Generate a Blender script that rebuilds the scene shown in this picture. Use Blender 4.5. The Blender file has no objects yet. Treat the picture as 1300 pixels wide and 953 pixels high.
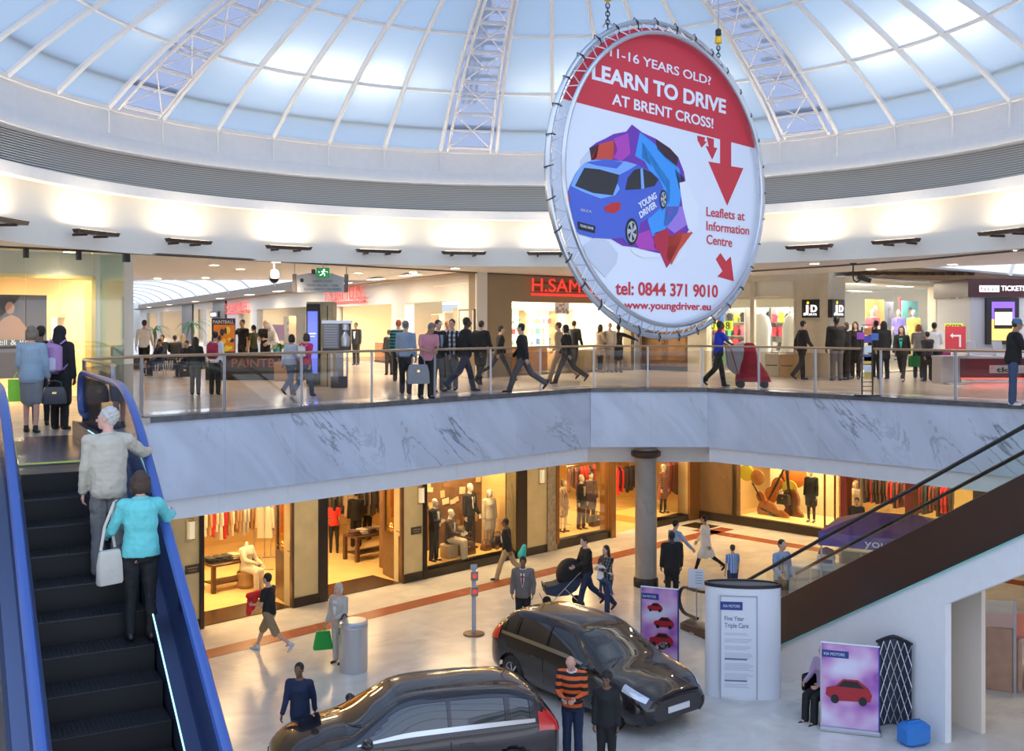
import bpy, bmesh, math, random
from mathutils import Vector, Matrix
random.seed(7)
PI = math.pi
F = 1350.0; HZ = 410.0; CX = 650.0; EYE = 7.0; U = 5.33; LC = 3.45; UC = 8.55
sc = bpy.context.scene
COL = sc.collection
MATS = {}

def nt(m):
    m.use_nodes = True
    n = m.node_tree.nodes; l = m.node_tree.links
    return n, l, n['Principled BSDF']

def mat(name, col, rough=0.5, metal=0.0, emit=0.0, ecol=None, var=0.0, vscale=6.0, bump=0.0, bscale=40.0, trans=0.0, coat=0.0, spec=0.5):
    """plain procedural material with optional noise variation in tone and bump"""
    if name in MATS: return MATS[name]
    m = bpy.data.materials.new(name); n, l, b = nt(m)
    b.inputs['Base Color'].default_value = (*col, 1)
    b.inputs['Roughness'].default_value = rough
    b.inputs['Metallic'].default_value = metal
    b.inputs['Specular IOR Level'].default_value = spec
    if coat: b.inputs['Coat Weight'].default_value = coat; b.inputs['Coat Roughness'].default_value = 0.03
    if emit > 0:
        b.inputs['Emission Color'].default_value = (*(ecol or col), 1)
        b.inputs['Emission Strength'].default_value = emit
    if var > 0 or bump > 0:
        tc = n.new('ShaderNodeTexCoord')
        if var > 0:
            nz = n.new('ShaderNodeTexNoise'); nz.inputs['Scale'].default_value = vscale; nz.inputs['Detail'].default_value = 4
            l.new(tc.outputs['Object'], nz.inputs['Vector'])
            r = n.new('ShaderNodeValToRGB')
            r.color_ramp.elements[0].position = 0.3; r.color_ramp.elements[1].position = 0.7
            r.color_ramp.elements[0].color = (*[max(0, c * (1 - var)) for c in col], 1)
            r.color_ramp.elements[1].color = (*[min(1, c * (1 + var)) for c in col], 1)
            l.new(nz.outputs['Fac'], r.inputs['Fac']); l.new(r.outputs['Color'], b.inputs['Base Color'])
        if bump > 0:
            nb = n.new('ShaderNodeTexNoise'); nb.inputs['Scale'].default_value = bscale; nb.inputs['Detail'].default_value = 3
            l.new(tc.outputs['Object'], nb.inputs['Vector'])
            bp = n.new('ShaderNodeBump'); bp.inputs['Strength'].default_value = bump; bp.inputs['Distance'].default_value = 0.02
            l.new(nb.outputs['Fac'], bp.inputs['Height']); l.new(bp.outputs['Normal'], b.inputs['Normal'])
    MATS[name] = m
    return m

def glass(name, col=(0.9, 0.97, 0.95), clear=0.88, rough=0.02, edge=0.45):
    """thin sheet glass: mostly clear, reflecting more at grazing angles"""
    if name in MATS: return MATS[name]
    m = bpy.data.materials.new(name); m.use_nodes = True
    n = m.node_tree.nodes; l = m.node_tree.links
    for x in list(n):
        if x.type != 'OUTPUT_MATERIAL': n.remove(x)
    out = [x for x in n if x.type == 'OUTPUT_MATERIAL'][0]
    t = n.new('ShaderNodeBsdfTransparent'); t.inputs['Color'].default_value = (*col, 1)
    g = n.new('ShaderNodeBsdfGlossy'); g.inputs['Roughness'].default_value = rough
    g.inputs['Color'].default_value = (0.95, 0.97, 1, 1)
    lw = n.new('ShaderNodeLayerWeight'); lw.inputs['Blend'].default_value = 0.25
    mr = n.new('ShaderNodeMapRange'); mr.inputs['To Min'].default_value = 1 - clear; mr.inputs['To Max'].default_value = edge
    l.new(lw.outputs['Fresnel'], mr.inputs['Value'])
    mx = n.new('ShaderNodeMixShader')
    l.new(mr.outputs['Result'], mx.inputs['Fac']); l.new(t.outputs[0], mx.inputs[1]); l.new(g.outputs[0], mx.inputs[2])
    l.new(mx.outputs[0], out.inputs['Surface'])
    MATS[name] = m
    return m

def marble(name, base, vein, vs=0.55, slab=None, rough=0.25, amount=0.6, floorlike=False, warp=3.2, ang=0.6):
    """polished marble with thin veins, optional slab joints"""
    if name in MATS: return MATS[name]
    m = bpy.data.materials.new(name); n, l, b = nt(m)
    b.inputs['Roughness'].default_value = rough
    tc = n.new('ShaderNodeTexCoord'); m0 = n.new('ShaderNodeMapping'); m0.inputs['Rotation'].default_value = (0, ang, ang * 0.3 if not floorlike else 0.6); mp = n.new('ShaderNodeMapping')
    mp.inputs['Scale'].default_value = (1.5, 1, 0.45)
    l.new(tc.outputs['Object'], m0.inputs['Vector']); l.new(m0.outputs[0], mp.inputs['Vector'])
    def vein_layer(scale, lo, hi, detail=8, dist=1.2):
        nz = n.new('ShaderNodeTexNoise'); nz.inputs['Scale'].default_value = scale; nz.inputs['Detail'].default_value = detail
        nz.inputs['Distortion'].default_value = dist; nz.inputs['Roughness'].default_value = 0.62
        l.new(mp.outputs[0], nz.inputs['Vector'])
        r = n.new('ShaderNodeValToRGB'); e = r.color_ramp.elements
        e[0].position = 0.5 - hi; e[0].color = (0, 0, 0, 1); e[1].position = 0.5; e[1].color = (1, 1, 1, 1)
        x = e.new(0.5 + hi); x.color = (0, 0, 0, 1)
        l.new(nz.outputs['Fac'], r.inputs['Fac'])
        msk = n.new('ShaderNodeTexNoise'); msk.inputs['Scale'].default_value = scale * 0.8; msk.inputs['Detail'].default_value = 2
        mp2 = n.new('ShaderNodeMapping'); mp2.inputs['Location'].default_value = (7.3 * scale, 3.1, 5.7)
        l.new(tc.outputs['Object'], mp2.inputs['Vector']); l.new(mp2.outputs[0], msk.inputs['Vector'])
        r2 = n.new('ShaderNodeValToRGB'); r2.color_ramp.elements[0].position = lo; r2.color_ramp.elements[1].position = lo + 0.15
        l.new(msk.outputs['Fac'], r2.inputs['Fac'])
        mu = n.new('ShaderNodeMath'); mu.operation = 'MULTIPLY'
        l.new(r.outputs['Color'], mu.inputs[0]); l.new(r2.outputs['Color'], mu.inputs[1])
        return mu
    a = vein_layer(vs, 0.50, 0.015); c = vein_layer(vs * 2.3, 0.58, 0.016, 6, 0.8)
    ad = n.new('ShaderNodeMath'); ad.operation = 'MULTIPLY_ADD'; ad.inputs[1].default_value = 0.45; ad.use_clamp = True
    l.new(c.outputs[0], ad.inputs[0]); l.new(a.outputs[0], ad.inputs[2])
    sc_ = n.new('ShaderNodeMath'); sc_.operation = 'MULTIPLY'; sc_.inputs[1].default_value = amount; l.new(ad.outputs[0], sc_.inputs[0])
    cl = n.new('ShaderNodeTexNoise'); cl.inputs['Scale'].default_value = 0.9; cl.inputs['Detail'].default_value = 6; cl.inputs['Distortion'].default_value = 1.5
    l.new(mp.outputs[0], cl.inputs['Vector'])
    cr = n.new('ShaderNodeValToRGB'); cr.color_ramp.elements[0].position = 0.35; cr.color_ramp.elements[1].position = 0.65
    cr.color_ramp.elements[0].color = (*[x * 0.84 for x in base], 1); cr.color_ramp.elements[1].color = (*base, 1)
    l.new(cl.outputs['Fac'], cr.inputs['Fac'])
    mx = n.new('ShaderNodeMixRGB'); l.new(sc_.outputs[0], mx.inputs['Fac']); l.new(cr.outputs[0], mx.inputs[1]); mx.inputs[2].default_value = (*vein, 1)
    last = mx.outputs[0]
    if slab:
        w, h, dark = slab
        br = n.new('ShaderNodeTexBrick'); br.inputs['Scale'].default_value = 1; br.inputs['Brick Width'].default_value = w; br.inputs['Row Height'].default_value = h
        br.inputs['Mortar Size'].default_value = 0.006; br.inputs['Color1'].default_value = (1, 1, 1, 1); br.inputs['Color2'].default_value = (0.9, 0.9, 0.92, 1)
        br.inputs['Mortar'].default_value = (dark, dark, dark, 1); br.offset = 0.5 if floorlike else 0.0
        if not floorlike:
            m3 = n.new('ShaderNodeMapping'); m3.inputs['Rotation'].default_value = (PI / 2, 0, 0)
            l.new(tc.outputs['Object'], m3.inputs['Vector']); l.new(m3.outputs[0], br.inputs['Vector'])
        else:
            m3 = n.new('ShaderNodeMapping'); m3.inputs['Rotation'].default_value = (0, 0, PI / 4)
            l.new(tc.outputs['Object'], m3.inputs['Vector']); l.new(m3.outputs[0], br.inputs['Vector'])
        mm = n.new('ShaderNodeMixRGB'); mm.blend_type = 'MULTIPLY'; mm.inputs['Fac'].default_value = 1
        l.new(last, mm.inputs[1]); l.new(br.outputs['Color'], mm.inputs[2]); last = mm.outputs[0]
    l.new(last, b.inputs['Base Color'])
    MATS[name] = m
    return m

# ---------------------------------------------------------------- meshes
class MB:
    def __init__(s): s.v = []; s.f = []
    def add(s, vs, fs):
        o = len(s.v); s.v += [tuple(x) for x in vs]; s.f += [tuple(i + o for i in f) for f in fs]; return s
    def box(s, c, d, rz=0.0, rx=0.0, ry=0.0):
        hx, hy, hz = d[0] / 2, d[1] / 2, d[2] / 2
        M = Matrix.Rotation(rz, 3, 'Z') @ Matrix.Rotation(ry, 3, 'Y') @ Matrix.Rotation(rx, 3, 'X'); c = Vector(c)
        vs = [M @ Vector((x * hx, y * hy, z * hz)) + c for x, y, z in ((-1,-1,-1),(1,-1,-1),(1,1,-1),(-1,1,-1),(-1,-1,1),(1,-1,1),(1,1,1),(-1,1,1))]
        return s.add(vs, [(0,3,2,1),(4,5,6,7),(0,1,5,4),(1,2,6,5),(2,3,7,6),(3,0,4,7)])
    def bb(s, x0, x1, y0, y1, z0, z1):
        return s.box(((x0+x1)/2, (y0+y1)/2, (z0+z1)/2), (abs(x1-x0), abs(y1-y0), abs(z1-z0)))
    def rbox(s, c, d, r=0.02, rz=0.0, rx=0.0, ry=0.0):
        """box with chamfered edges"""
        hx, hy, hz = d[0]/2, d[1]/2, d[2]/2; r = min(r, hx*0.9, hy*0.9, hz*0.9)
        M = Matrix.Rotation(rz, 3, 'Z') @ Matrix.Rotation(ry, 3, 'Y') @ Matrix.Rotation(rx, 3, 'X'); c = Vector(c)
        def ring(ix, iy, z): return [(-ix,-iy+r,z),(-ix+r,-iy,z),(ix-r,-iy,z),(ix,-iy+r,z),(ix,iy-r,z),(ix-r,iy,z),(-ix+r,iy,z),(-ix,iy-r,z)]
        rings = [ring(hx-r, hy-r, -hz), ring(hx, hy, -hz+r), ring(hx, hy, hz-r), ring(hx-r, hy-r, hz)]
        vs = [M @ Vector(p) + c for rg in rings for p in rg]; fs = []
        for k in range(3):
            for i in range(8):
                j = (i+1) % 8; fs.append((k*8+i, k*8+j, k*8+8+j, k*8+8+i))
        fs.append(tuple(range(7, -1, -1))); fs.append(tuple(range(24, 32)))
        return s.add(vs, fs)
    def tube(s, pts, r, seg=8, closed=False, caps=True, r2=None, flat=1.0):
        pts = [Vector(p) for p in pts]; n = len(pts)
        if n < 2: return s
        rr = r if isinstance(r, (list, tuple)) else [r + ((r2 if r2 is not None else r) - r) * i / (n - 1) for i in range(n)]
        vs = []; up = None
        for i, p in enumerate(pts):
            if closed: d = pts[(i+1) % n] - pts[i-1]
            else: d = pts[min(i+1, n-1)] - pts[max(i-1, 0)]
            if d.length < 1e-9: d = Vector((0, 0, 1))
            d.normalize()
            if up is None:
                a = Vector((0, 0, 1)) if abs(d.z) < 0.9 else Vector((0, 1, 0))
                up = (a - d * a.dot(d)).normalized()
            else:
                q = up - d * up.dot(d)
                up = q.normalized() if q.length > 1e-6 else up
            sd = d.cross(up)
            for k in range(seg):
                t = 2 * PI * k / seg
                vs.append(p + up * (math.cos(t) * rr[i] * flat) + sd * (math.sin(t) * rr[i]))
        fs = []
        for i in range(n if closed else n - 1):
            a = i * seg; b = ((i + 1) % n) * seg
            for k in range(seg):
                k2 = (k + 1) % seg; fs.append((a+k, a+k2, b+k2, b+k))
        if caps and not closed:
            fs.append(tuple(range(seg-1, -1, -1))); fs.append(tuple(range((n-1)*seg, n*seg)))
        return s.add(vs, fs)
    def cyl(s, p0, p1, r, seg=12, r2=None): return s.tube([p0, p1], r, seg, r2=r2)
    def lathe(s, prof, seg=24, c=(0, 0, 0), cap=True):
        vs = []; n = len(prof)
        for r, z in prof:
            for k in range(seg):
                t = 2*PI*k/seg; vs.append((c[0] + r*math.cos(t), c[1] + r*math.sin(t), c[2] + z))
        fs = []
        for i in range(n-1):
            for k in range(seg):
                k2 = (k+1) % seg; fs.append((i*seg+k, i*seg+k2, (i+1)*seg+k2, (i+1)*seg+k))
        if cap: fs.append(tuple(range(seg-1, -1, -1))); fs.append(tuple(range((n-1)*seg, n*seg)))
        return s.add(vs, fs)
    def ell(s, c, r, seg=12, rings=8, M=None):
        c = Vector(c); vs = []; fs = []
        if not hasattr(r, '__len__'): r = (r, r, r)
        for i in range(1, rings):
            a = PI * i / rings
            for k in range(seg):
                t = 2*PI*k/seg; vs.append(Vector((r[0]*math.sin(a)*math.cos(t), r[1]*math.sin(a)*math.sin(t), r[2]*math.cos(a))))
        vs.append(Vector((0, 0, r[2]))); vs.append(Vector((0, 0, -r[2])))
        if M is not None: vs = [M @ v for v in vs]
        vs = [v + c for v in vs]; T = (rings-1)*seg
        for i in range(rings-2):
            for k in range(seg):
                k2 = (k+1) % seg; fs.append((i*seg+k, (i+1)*seg+k, (i+1)*seg+k2, i*seg+k2))
        for k in range(seg):
            k2 = (k+1) % seg; fs.append((T, k, k2)); fs.append((T+1, (rings-2)*seg+k2, (rings-2)*seg+k))
        return s.add(vs, fs)
    def cap(s, a, b, ra, rb=None, seg=10):
        """tapered capsule"""
        rb = ra if rb is None else rb; a = Vector(a); b = Vector(b); d = b - a
        L = d.length; d = d.normalized() if L > 1e-6 else Vector((0, 0, 1))
        pts = []; rr = []
        for t in (-90, -55, -25): pts.append(a + d * (ra * math.sin(math.radians(t)))); rr.append(max(0.0005, ra * math.cos(math.radians(t))))
        pts += [a, b]; rr += [ra, rb]
        for t in (25, 55, 90): pts.append(b + d * (rb * math.sin(math.radians(t)))); rr.append(max(0.0005, rb * math.cos(math.radians(t))))
        return s.tube(pts, rr, seg)
    def prism(s, poly, z0, z1):
        """polygon in xy raised between two heights"""
        n = len(poly)
        a = sum(poly[i][0]*poly[(i+1) % n][1] - poly[(i+1) % n][0]*poly[i][1] for i in range(n))
        if a < 0: poly = poly[::-1]
        vs = [(x, y, z0) for x, y in poly] + [(x, y, z1) for x, y in poly]
        fs = [tuple(range(n-1, -1, -1)), tuple(range(n, 2*n))] + [(i, (i+1) % n, n+(i+1) % n, n+i) for i in range(n)]
        return s.add(vs, fs)
    def plate(s, poly, y0, y1):
        """polygon in xz thickened between two depths (y)"""
        n = len(poly)
        a = sum(poly[i][0]*poly[(i+1) % n][1] - poly[(i+1) % n][0]*poly[i][1] for i in range(n))
        if a < 0: poly = poly[::-1]
        vs = [(x, y0, z) for x, z in poly] + [(x, y1, z) for x, z in poly]
        fs = [tuple(range(n)), tuple(range(2*n-1, n-1, -1))] + [((i+1) % n, i, n+i, n+(i+1) % n) for i in range(n)]
        return s.add(vs, fs)
    def loft(s, rings, cap=True, closed=True):
        m = len(rings[0]); vs = [p for r in rings for p in r]; fs = []
        for i in range(len(rings)-1):
            for k in range(m if closed else m-1):
                k2 = (k+1) % m; fs.append((i*m+k, i*m+k2, (i+1)*m+k2, (i+1)*m+k))
        if cap: fs.append(tuple(range(m-1, -1, -1))); fs.append(tuple(range((len(rings)-1)*m, len(rings)*m)))
        return s.add(vs, fs)
    def xf(s, M):
        s.v = [tuple(M @ Vector(p)) for p in s.v]; return s
    def mesh(s, name, smooth=False):
        me = bpy.data.meshes.new(name); me.from_pydata([tuple(p) for p in s.v], [], s.f); me.update()
        if smooth:
            me.polygons.foreach_set('use_smooth', [True]*len(me.polygons))
            if smooth != 'all':
                try: me.set_sharp_from_angle(angle=math.radians(38))
                except Exception: pass
        return me
    def build(s, name, m, parent=None, loc=(0, 0, 0), rz=0.0, smooth=False, **tags):
        me = s.mesh(name, smooth); o = bpy.data.objects.new(name, me)
        if m is not None: me.materials.append(m)
        COL.objects.link(o)
        if parent is not None: o.parent = parent
        o.location = loc; o.rotation_euler = (0, 0, rz)
        for k, v in tags.items(): o[k] = v
        return o

def root(name, label, category, loc=(0, 0, 0), rz=0.0, group=None):
    o = bpy.data.objects.new(name, None); o.empty_display_size = 0.1; COL.objects.link(o)
    o.location = loc; o.rotation_euler = (0, 0, rz); o['label'] = label; o['category'] = category
    if group: o['group'] = group
    return o
def tag(o, label, category, group=None, kind=None):
    o['label'] = label; o['category'] = category
    if group: o['group'] = group
    if kind: o['kind'] = kind
    return o
def struct(name, mb, m, loc=(0, 0, 0), rz=0.0, smooth=False):
    return mb.build(name, m, None, loc, rz, smooth, kind='structure')
def kids(o): return [c for c in bpy.data.objects if c.parent == o]
def copy_tree(o, parent=None):
    c = o.copy(); COL.objects.link(c); c.parent = parent
    for ch in kids(o): copy_tree(ch, c)
    return c
def relabel(o, label, loc=None, rz=None):
    o['label'] = label
    if loc is not None: o.location = loc
    if rz is not None: o.rotation_euler = (0, 0, rz)
    return o

TEXTS = []
def text(s, m, parent, loc, size, width=None, rx=PI/2, rz=0.0, ex=0.004, name='lettering', align='LEFT', offset=0.0, **tags):
    c = bpy.data.curves.new(name, 'FONT'); c.body = s; c.size = size; c.extrude = ex; c.align_x = align; c.offset = offset
    c.materials.append(m); o = bpy.data.objects.new(name, c); COL.objects.link(o)
    o.parent = parent; o.location = loc; o.rotation_euler = (rx, 0, rz)
    for k, v in tags.items(): o[k] = v
    TEXTS.append((o, width))
    return o
def fit_texts():
    """turn every piece of writing into a plain mesh of the wanted width"""
    bpy.context.view_layer.update(); dg = bpy.context.evaluated_depsgraph_get(); new = []
    for o, w in TEXTS: new.append((o, w, bpy.data.meshes.new_from_object(o.evaluated_get(dg), depsgraph=dg)))
    for o, w, me in new:
        if w and len(me.vertices):
            xs = [v.co.x for v in me.vertices]; x0, x1 = min(xs), max(xs); k = w/max(1e-6, x1-x0)
            al = o.data.align_x; piv = x0 if al == 'LEFT' else 0.0
            for v in me.vertices: v.co.x = (v.co.x - piv)*k
        m = bpy.data.objects.new('lettering', me); COL.objects.link(m)
        m.parent = o.parent; m.location = o.location; m.rotation_euler = o.rotation_euler
        if hasattr(o, 'matrix_parent_inverse'): m.matrix_parent_inverse = o.matrix_parent_inverse.copy()
        bpy.data.objects.remove(o)

# ---------------------------------------------------------------- survey: directions seen from the viewpoint -> places on real planes
def on_floor(px, py, z=0.0):
    d = F * (EYE - z) / (py - HZ); return ((px - CX) / F * d, d)
class Frame:
    """upright plane: origin, direction along it; local y points behind it"""
    def __init__(s, x, y, deg): s.o = (x, y); s.rz = math.radians(deg); s.u = (math.cos(s.rz), math.sin(s.rz)); s.n = (-s.u[1], s.u[0])
    def a(s, px, dy=0.0):
        k = (px - CX) / F; ox = s.o[0] + s.n[0]*dy; oy = s.o[1] + s.n[1]*dy
        return (k*oy - ox) / (s.u[0] - k*s.u[1])
    def z(s, px, py, dy=0.0):
        a = s.a(px, dy); return EYE - (py - HZ) * (s.o[1] + s.n[1]*dy + a*s.u[1]) / F
    def w(s, a, b=0.0, z=0.0): return (s.o[0] + s.u[0]*a + s.n[0]*b, s.o[1] + s.u[1]*a + s.n[1]*b, z)
    def loc(s, z=0.0): return (s.o[0], s.o[1], z)

def wall_holes(x0, x1, z0, z1, y0, y1, holes):
    """upright slab with rectangular openings (a0,a1,b0,b1)"""
    mb = MB(); xs = sorted(set([x0, x1] + [h[0] for h in holes] + [h[1] for h in holes])); xs = [x for x in xs if x0 <= x <= x1]
    for i in range(len(xs)-1):
        a, b = xs[i], xs[i+1]; mid = (a+b)/2
        hs = sorted([(h[2], h[3]) for h in holes if h[0] <= mid <= h[1]]); z = z0
        for h0, h1 in hs:
            if h0 > z + 1e-4: mb.bb(a, b, y0, y1, z, h0)
            z = max(z, h1)
        if z < z1 - 1e-4: mb.bb(a, b, y0, y1, z, z1)
    return mb

def lamp(name, kind, loc, power, col=(1, 1, 1), size=0.5, size_y=None, rot=(0, 0, 0), spot=None, blend=0.5, parent=None):
    d = bpy.data.lights.new(name, kind); d.energy = power; d.color = col
    if kind == 'AREA':
        d.size = size
        if size_y: d.shape = 'RECTANGLE'; d.size_y = size_y
    elif kind in ('POINT', 'SPOT'): d.shadow_soft_size = size
    if kind == 'SPOT': d.spot_size = spot or 1.2; d.spot_blend = blend
    o = bpy.data.objects.new(name, d); COL.objects.link(o); o.location = loc; o.rotation_euler = rot
    if parent: o.parent = parent
    return o
# ================================================================ materials
WHITE = mat('painted plaster white', (0.80, 0.81, 0.84), 0.55, var=0.02)
WARMW = mat('warm white plaster', (0.86, 0.82, 0.75), 0.6)
CEIL = mat('ceiling paint', (0.82, 0.77, 0.72), 0.7)
RIB = mat('white steel', (0.78, 0.78, 0.80), 0.4)
STEEL = mat('brushed steel', (0.55, 0.55, 0.58), 0.3, 0.9)
DSTEEL = mat('grey painted steel', (0.36, 0.36, 0.39), 0.35, 0.6)
BLACK = mat('black', (0.012, 0.012, 0.014), 0.4)
DBROWN = mat('dark bronze', (0.06, 0.035, 0.025), 0.45)
MARB = marble('blue grey veined marble', (0.66, 0.73, 0.87), (0.07, 0.09, 0.15), 0.42, (1.55, 6.0, 0.86), 0.3, 0.8, ang=0.75)
FLOORL = marble('lower floor marble', (0.80, 0.77, 0.72), (0.50, 0.44, 0.38), 0.7, (1.2, 0.8, 0.90), 0.22, 0.45, True)
FLOORU = marble('upper floor marble', (0.72, 0.62, 0.52), (0.45, 0.36, 0.30), 0.7, (0.9, 0.9, 0.93), 0.2, 0.3, True)
REDM = marble('red marble band', (0.36, 0.10, 0.05), (0.62, 0.34, 0.24), 1.1, None, 0.25, 0.6)
PILM = marble('mottled grey granite', (0.36, 0.33, 0.30), (0.12, 0.11, 0.10), 2.2, None, 0.35, 0.8)
BROWNM = marble('mottled brown marble', (0.20, 0.12, 0.06), (0.06, 0.03, 0.015), 2.0, None, 0.3, 0.8)
CREAM = mat('cream stone', (0.62, 0.50, 0.26), 0.5, var=0.1, vscale=2.2)
BEIGE = mat('beige stone', (0.62, 0.51, 0.36), 0.55, var=0.05, vscale=1.5)
TAUPE = mat('taupe facing', (0.27, 0.20, 0.12), 0.55, var=0.05, vscale=1.2)
WOODRAIL = mat('bronze wood handrail', (0.42, 0.28, 0.17), 0.3, 0.3)
GLASS = glass('clear glass', (0.93, 0.96, 0.94), 0.955)
SHOPG = glass('shop window glass', (0.97, 0.98, 0.97), 0.98, edge=0.2)

def frosted(name, t, col):
    m = bpy.data.materials.new(name); m.use_nodes = True
    n = m.node_tree.nodes; l = m.node_tree.links
    for x in list(n):
        if x.type != 'OUTPUT_MATERIAL': n.remove(x)
    out = [x for x in n if x.type == 'OUTPUT_MATERIAL'][0]
    tr = n.new('ShaderNodeBsdfTranslucent'); tr.inputs['Color'].default_value = (*[c*t for c in col], 1)
    df = n.new('ShaderNodeBsdfDiffuse'); df.inputs['Color'].default_value = (0.5, 0.56, 0.62, 1)
    mx = n.new('ShaderNodeMixShader'); mx.inputs['Fac'].default_value = 0.25
    l.new(tr.outputs[0], mx.inputs[1]); l.new(df.outputs[0], mx.inputs[2]); l.new(mx.outputs[0], out.inputs['Surface'])
    return m
FROST = frosted('frosted dome glass', 0.50, (0.76, 0.90, 1.0))
FROSTC = frosted('frosted corridor glass', 0.95, (1.0, 0.98, 0.95))

def half_frost(name):
    m = FROST.copy(); m.name = name; n = m.node_tree.nodes; l = m.node_tree.links
    out = [x for x in n if x.type == 'OUTPUT_MATERIAL'][0]; src = out.inputs['Surface'].links[0].from_socket
    t = n.new('ShaderNodeBsdfTransparent'); t.inputs['Color'].default_value = (0.30, 0.31, 0.42, 1)
    mx = n.new('ShaderNodeMixShader'); mx.inputs['Fac'].default_value = 0.6
    l.new(src, mx.inputs[1]); l.new(t.outputs[0], mx.inputs[2]); l.new(mx.outputs[0], out.inputs['Surface'])
    return m
HALF = half_frost('half clear dome glass')

# ================================================================ floors and slab
struct('floor', MB().bb(-32, 34, -6, 60, -0.3, 0.0), FLOORL)
# slab outline: gallery around the opening
A = (2.01, 27.2); B = (5.0, 27.2)
esc_h = (-0.485, 0.8746)
slab_back = [(-6.35, 18.85), (-6.8, 17.25), (-4.72, 13.5), (-4.55, 13.3), (-6.6, 12.2), (-9.4, 10.6), (-20, 4), (-32, 4), (-90, 150), (40, 150), (40, 12), (11.5, 12), (11.2, 16.0), (13.0, 19.2), B, A]
struct('floor_gallery', MB().prism(slab_back, U - 0.10, U), FLOORU)
struct('ceiling_lower', MB().prism([(-7.5, 17.9), (-32, -4), (-90, 150), (40, 150), (40, 12), (13.3, 19.2), (5.3, 27.2), (5.3, 28.9), (1.7, 28.9), (1.7, 27.1)], LC, LC + 0.08), WARMW)
struct('floor_viewpoint', MB().bb(-14, 14, -8, 0.5, U - 0.4, U), FLOORU)
# gallery edge: dark kerb, marble fascia, white band below  (each wing in its own frame so slabs run along it)
FW = Frame(-6.45, 18.75, 45); FM = Frame(A[0], A[1], 0); FR = Frame(B[0], B[1], -45)
LW = math.hypot(A[0]+6.45, A[1]-18.75)
for i, (fr, a0, a1) in enumerate(((FW, 0, LW), (FM, 0, 3.0), (FR, 0, 11.3))):
    e = 0.02
    struct('wall_fascia_%s' % ('left', 'middle', 'right')[i], MB().bb(a0, a1, 0.0, 0.3, 3.83, U - 0.10), MARB, fr.loc(), fr.rz)
    struct('trim_%d' % (1 + i), MB().bb(a0, a1, -0.05, 0.35, U - 0.09, U + 0.012), mat('dark granite kerb', (0.10, 0.10, 0.11), 0.3, var=0.3, vscale=8), fr.loc(), fr.rz)
    mb = MB()
    b0 = 1.5 if i == 1 else 0.0; bz_ = 3.24 if i == 1 else LC; xa, xb = (a0-1.5, a1+1.5) if i == 1 else (a0, a1)
    mb.bb(xa, xb, 0.10+b0, 0.35+b0, bz_, 3.835)
    if i == 1: mb.bb(xa, xb, .3, 1.85, 3.835, 3.9)
    n = int((a1 - a0) / 1.6) + 1
    for k in range(n + 1):
        x = a0 + (a1 - a0) * k / n
        mb.bb(x - 0.012, x + 0.012, 0.088+b0, 0.1+b0, bz_, 3.83)
    struct('trim_%d' % (4 + i), mb, WHITE, fr.loc(), fr.rz)
    # pale strip along the balustrade: floor reflection painted as colour
    struct('trim_%d' % (7 + i), MB().bb(a0, a1, 0.36, 1.0, U, U + 0.006), mat('pale floor reflection', (0.80, 0.80, 0.84), 0.08), fr.loc(), fr.rz)
# return of the slab edge by the escalator head
struct('wall_fascia_return', MB().prism([(-6.45, 18.75), (-6.85, 17.2), (-4.75, 13.45), (-4.5, 13.3), (-6.6, 12.15), (-9.4, 10.6), (-9.5, 10.8), (-6.7, 12.4), (-4.9, 13.4), (-7.0, 17.2), (-6.7, 18.9)], LC, U - 0.1), WHITE)

# red marble band on the lower floor, parallel to the shop fronts
FL = Frame(-10.0, 21.5, 45)      # lower left shop line
FLR = Frame(6.7, 38.2, -45)      # lower right shop line
LL = math.hypot(16.7, 16.7)
ped = 1.55
struct('trim_10', MB().bb(-3, LL - 0.9, -ped - 0.55, -ped, 0.0, 0.006), REDM, FL.loc(), FL.rz)
struct('trim_11', MB().bb(1.2, 14, -ped - 0.55, -ped, 0.0, 0.006), REDM, FLR.loc(), FLR.rz)
mb = MB(); mb.box((0, 0, 0.003), (1.0, 0.9, 0.006)); struct('trim_12', mb, mat('black marble inset', (0.03, 0.02, 0.02), 0.2), FLR.w(0.9, -1.2), FLR.rz)

# ================================================================ drum, louvre and dome
DC = (0.67, 18.5); R0 = 10.1
YB = -4.0   # straight sides run back past the viewpoint
def stad(r, n=72, close=True):
    """half-round end of the atrium with straight sides, from right to left"""
    pts = [(DC[0] + r, YB)]
    for i in range(n + 1):
        t = PI * i / n; pts.append((DC[0] + r*math.cos(t), DC[1] + r*math.sin(t)))
    pts.append((DC[0] - r, YB)); return pts
def strip(prof, name, m, smooth=True, n=72):
    """sweep a closed profile of (r, z) round the stadium"""
    cols = [stad(r, n) for r, z in prof]; mb = MB()
    rings = [[(c[i][0], c[i][1], EYE + z) for c, (r, z) in zip(cols, prof)] for i in range(len(cols[0]))]
    mb.loft(rings); return struct(name, mb, m, smooth=smooth)
HZC = UC - EYE
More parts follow.
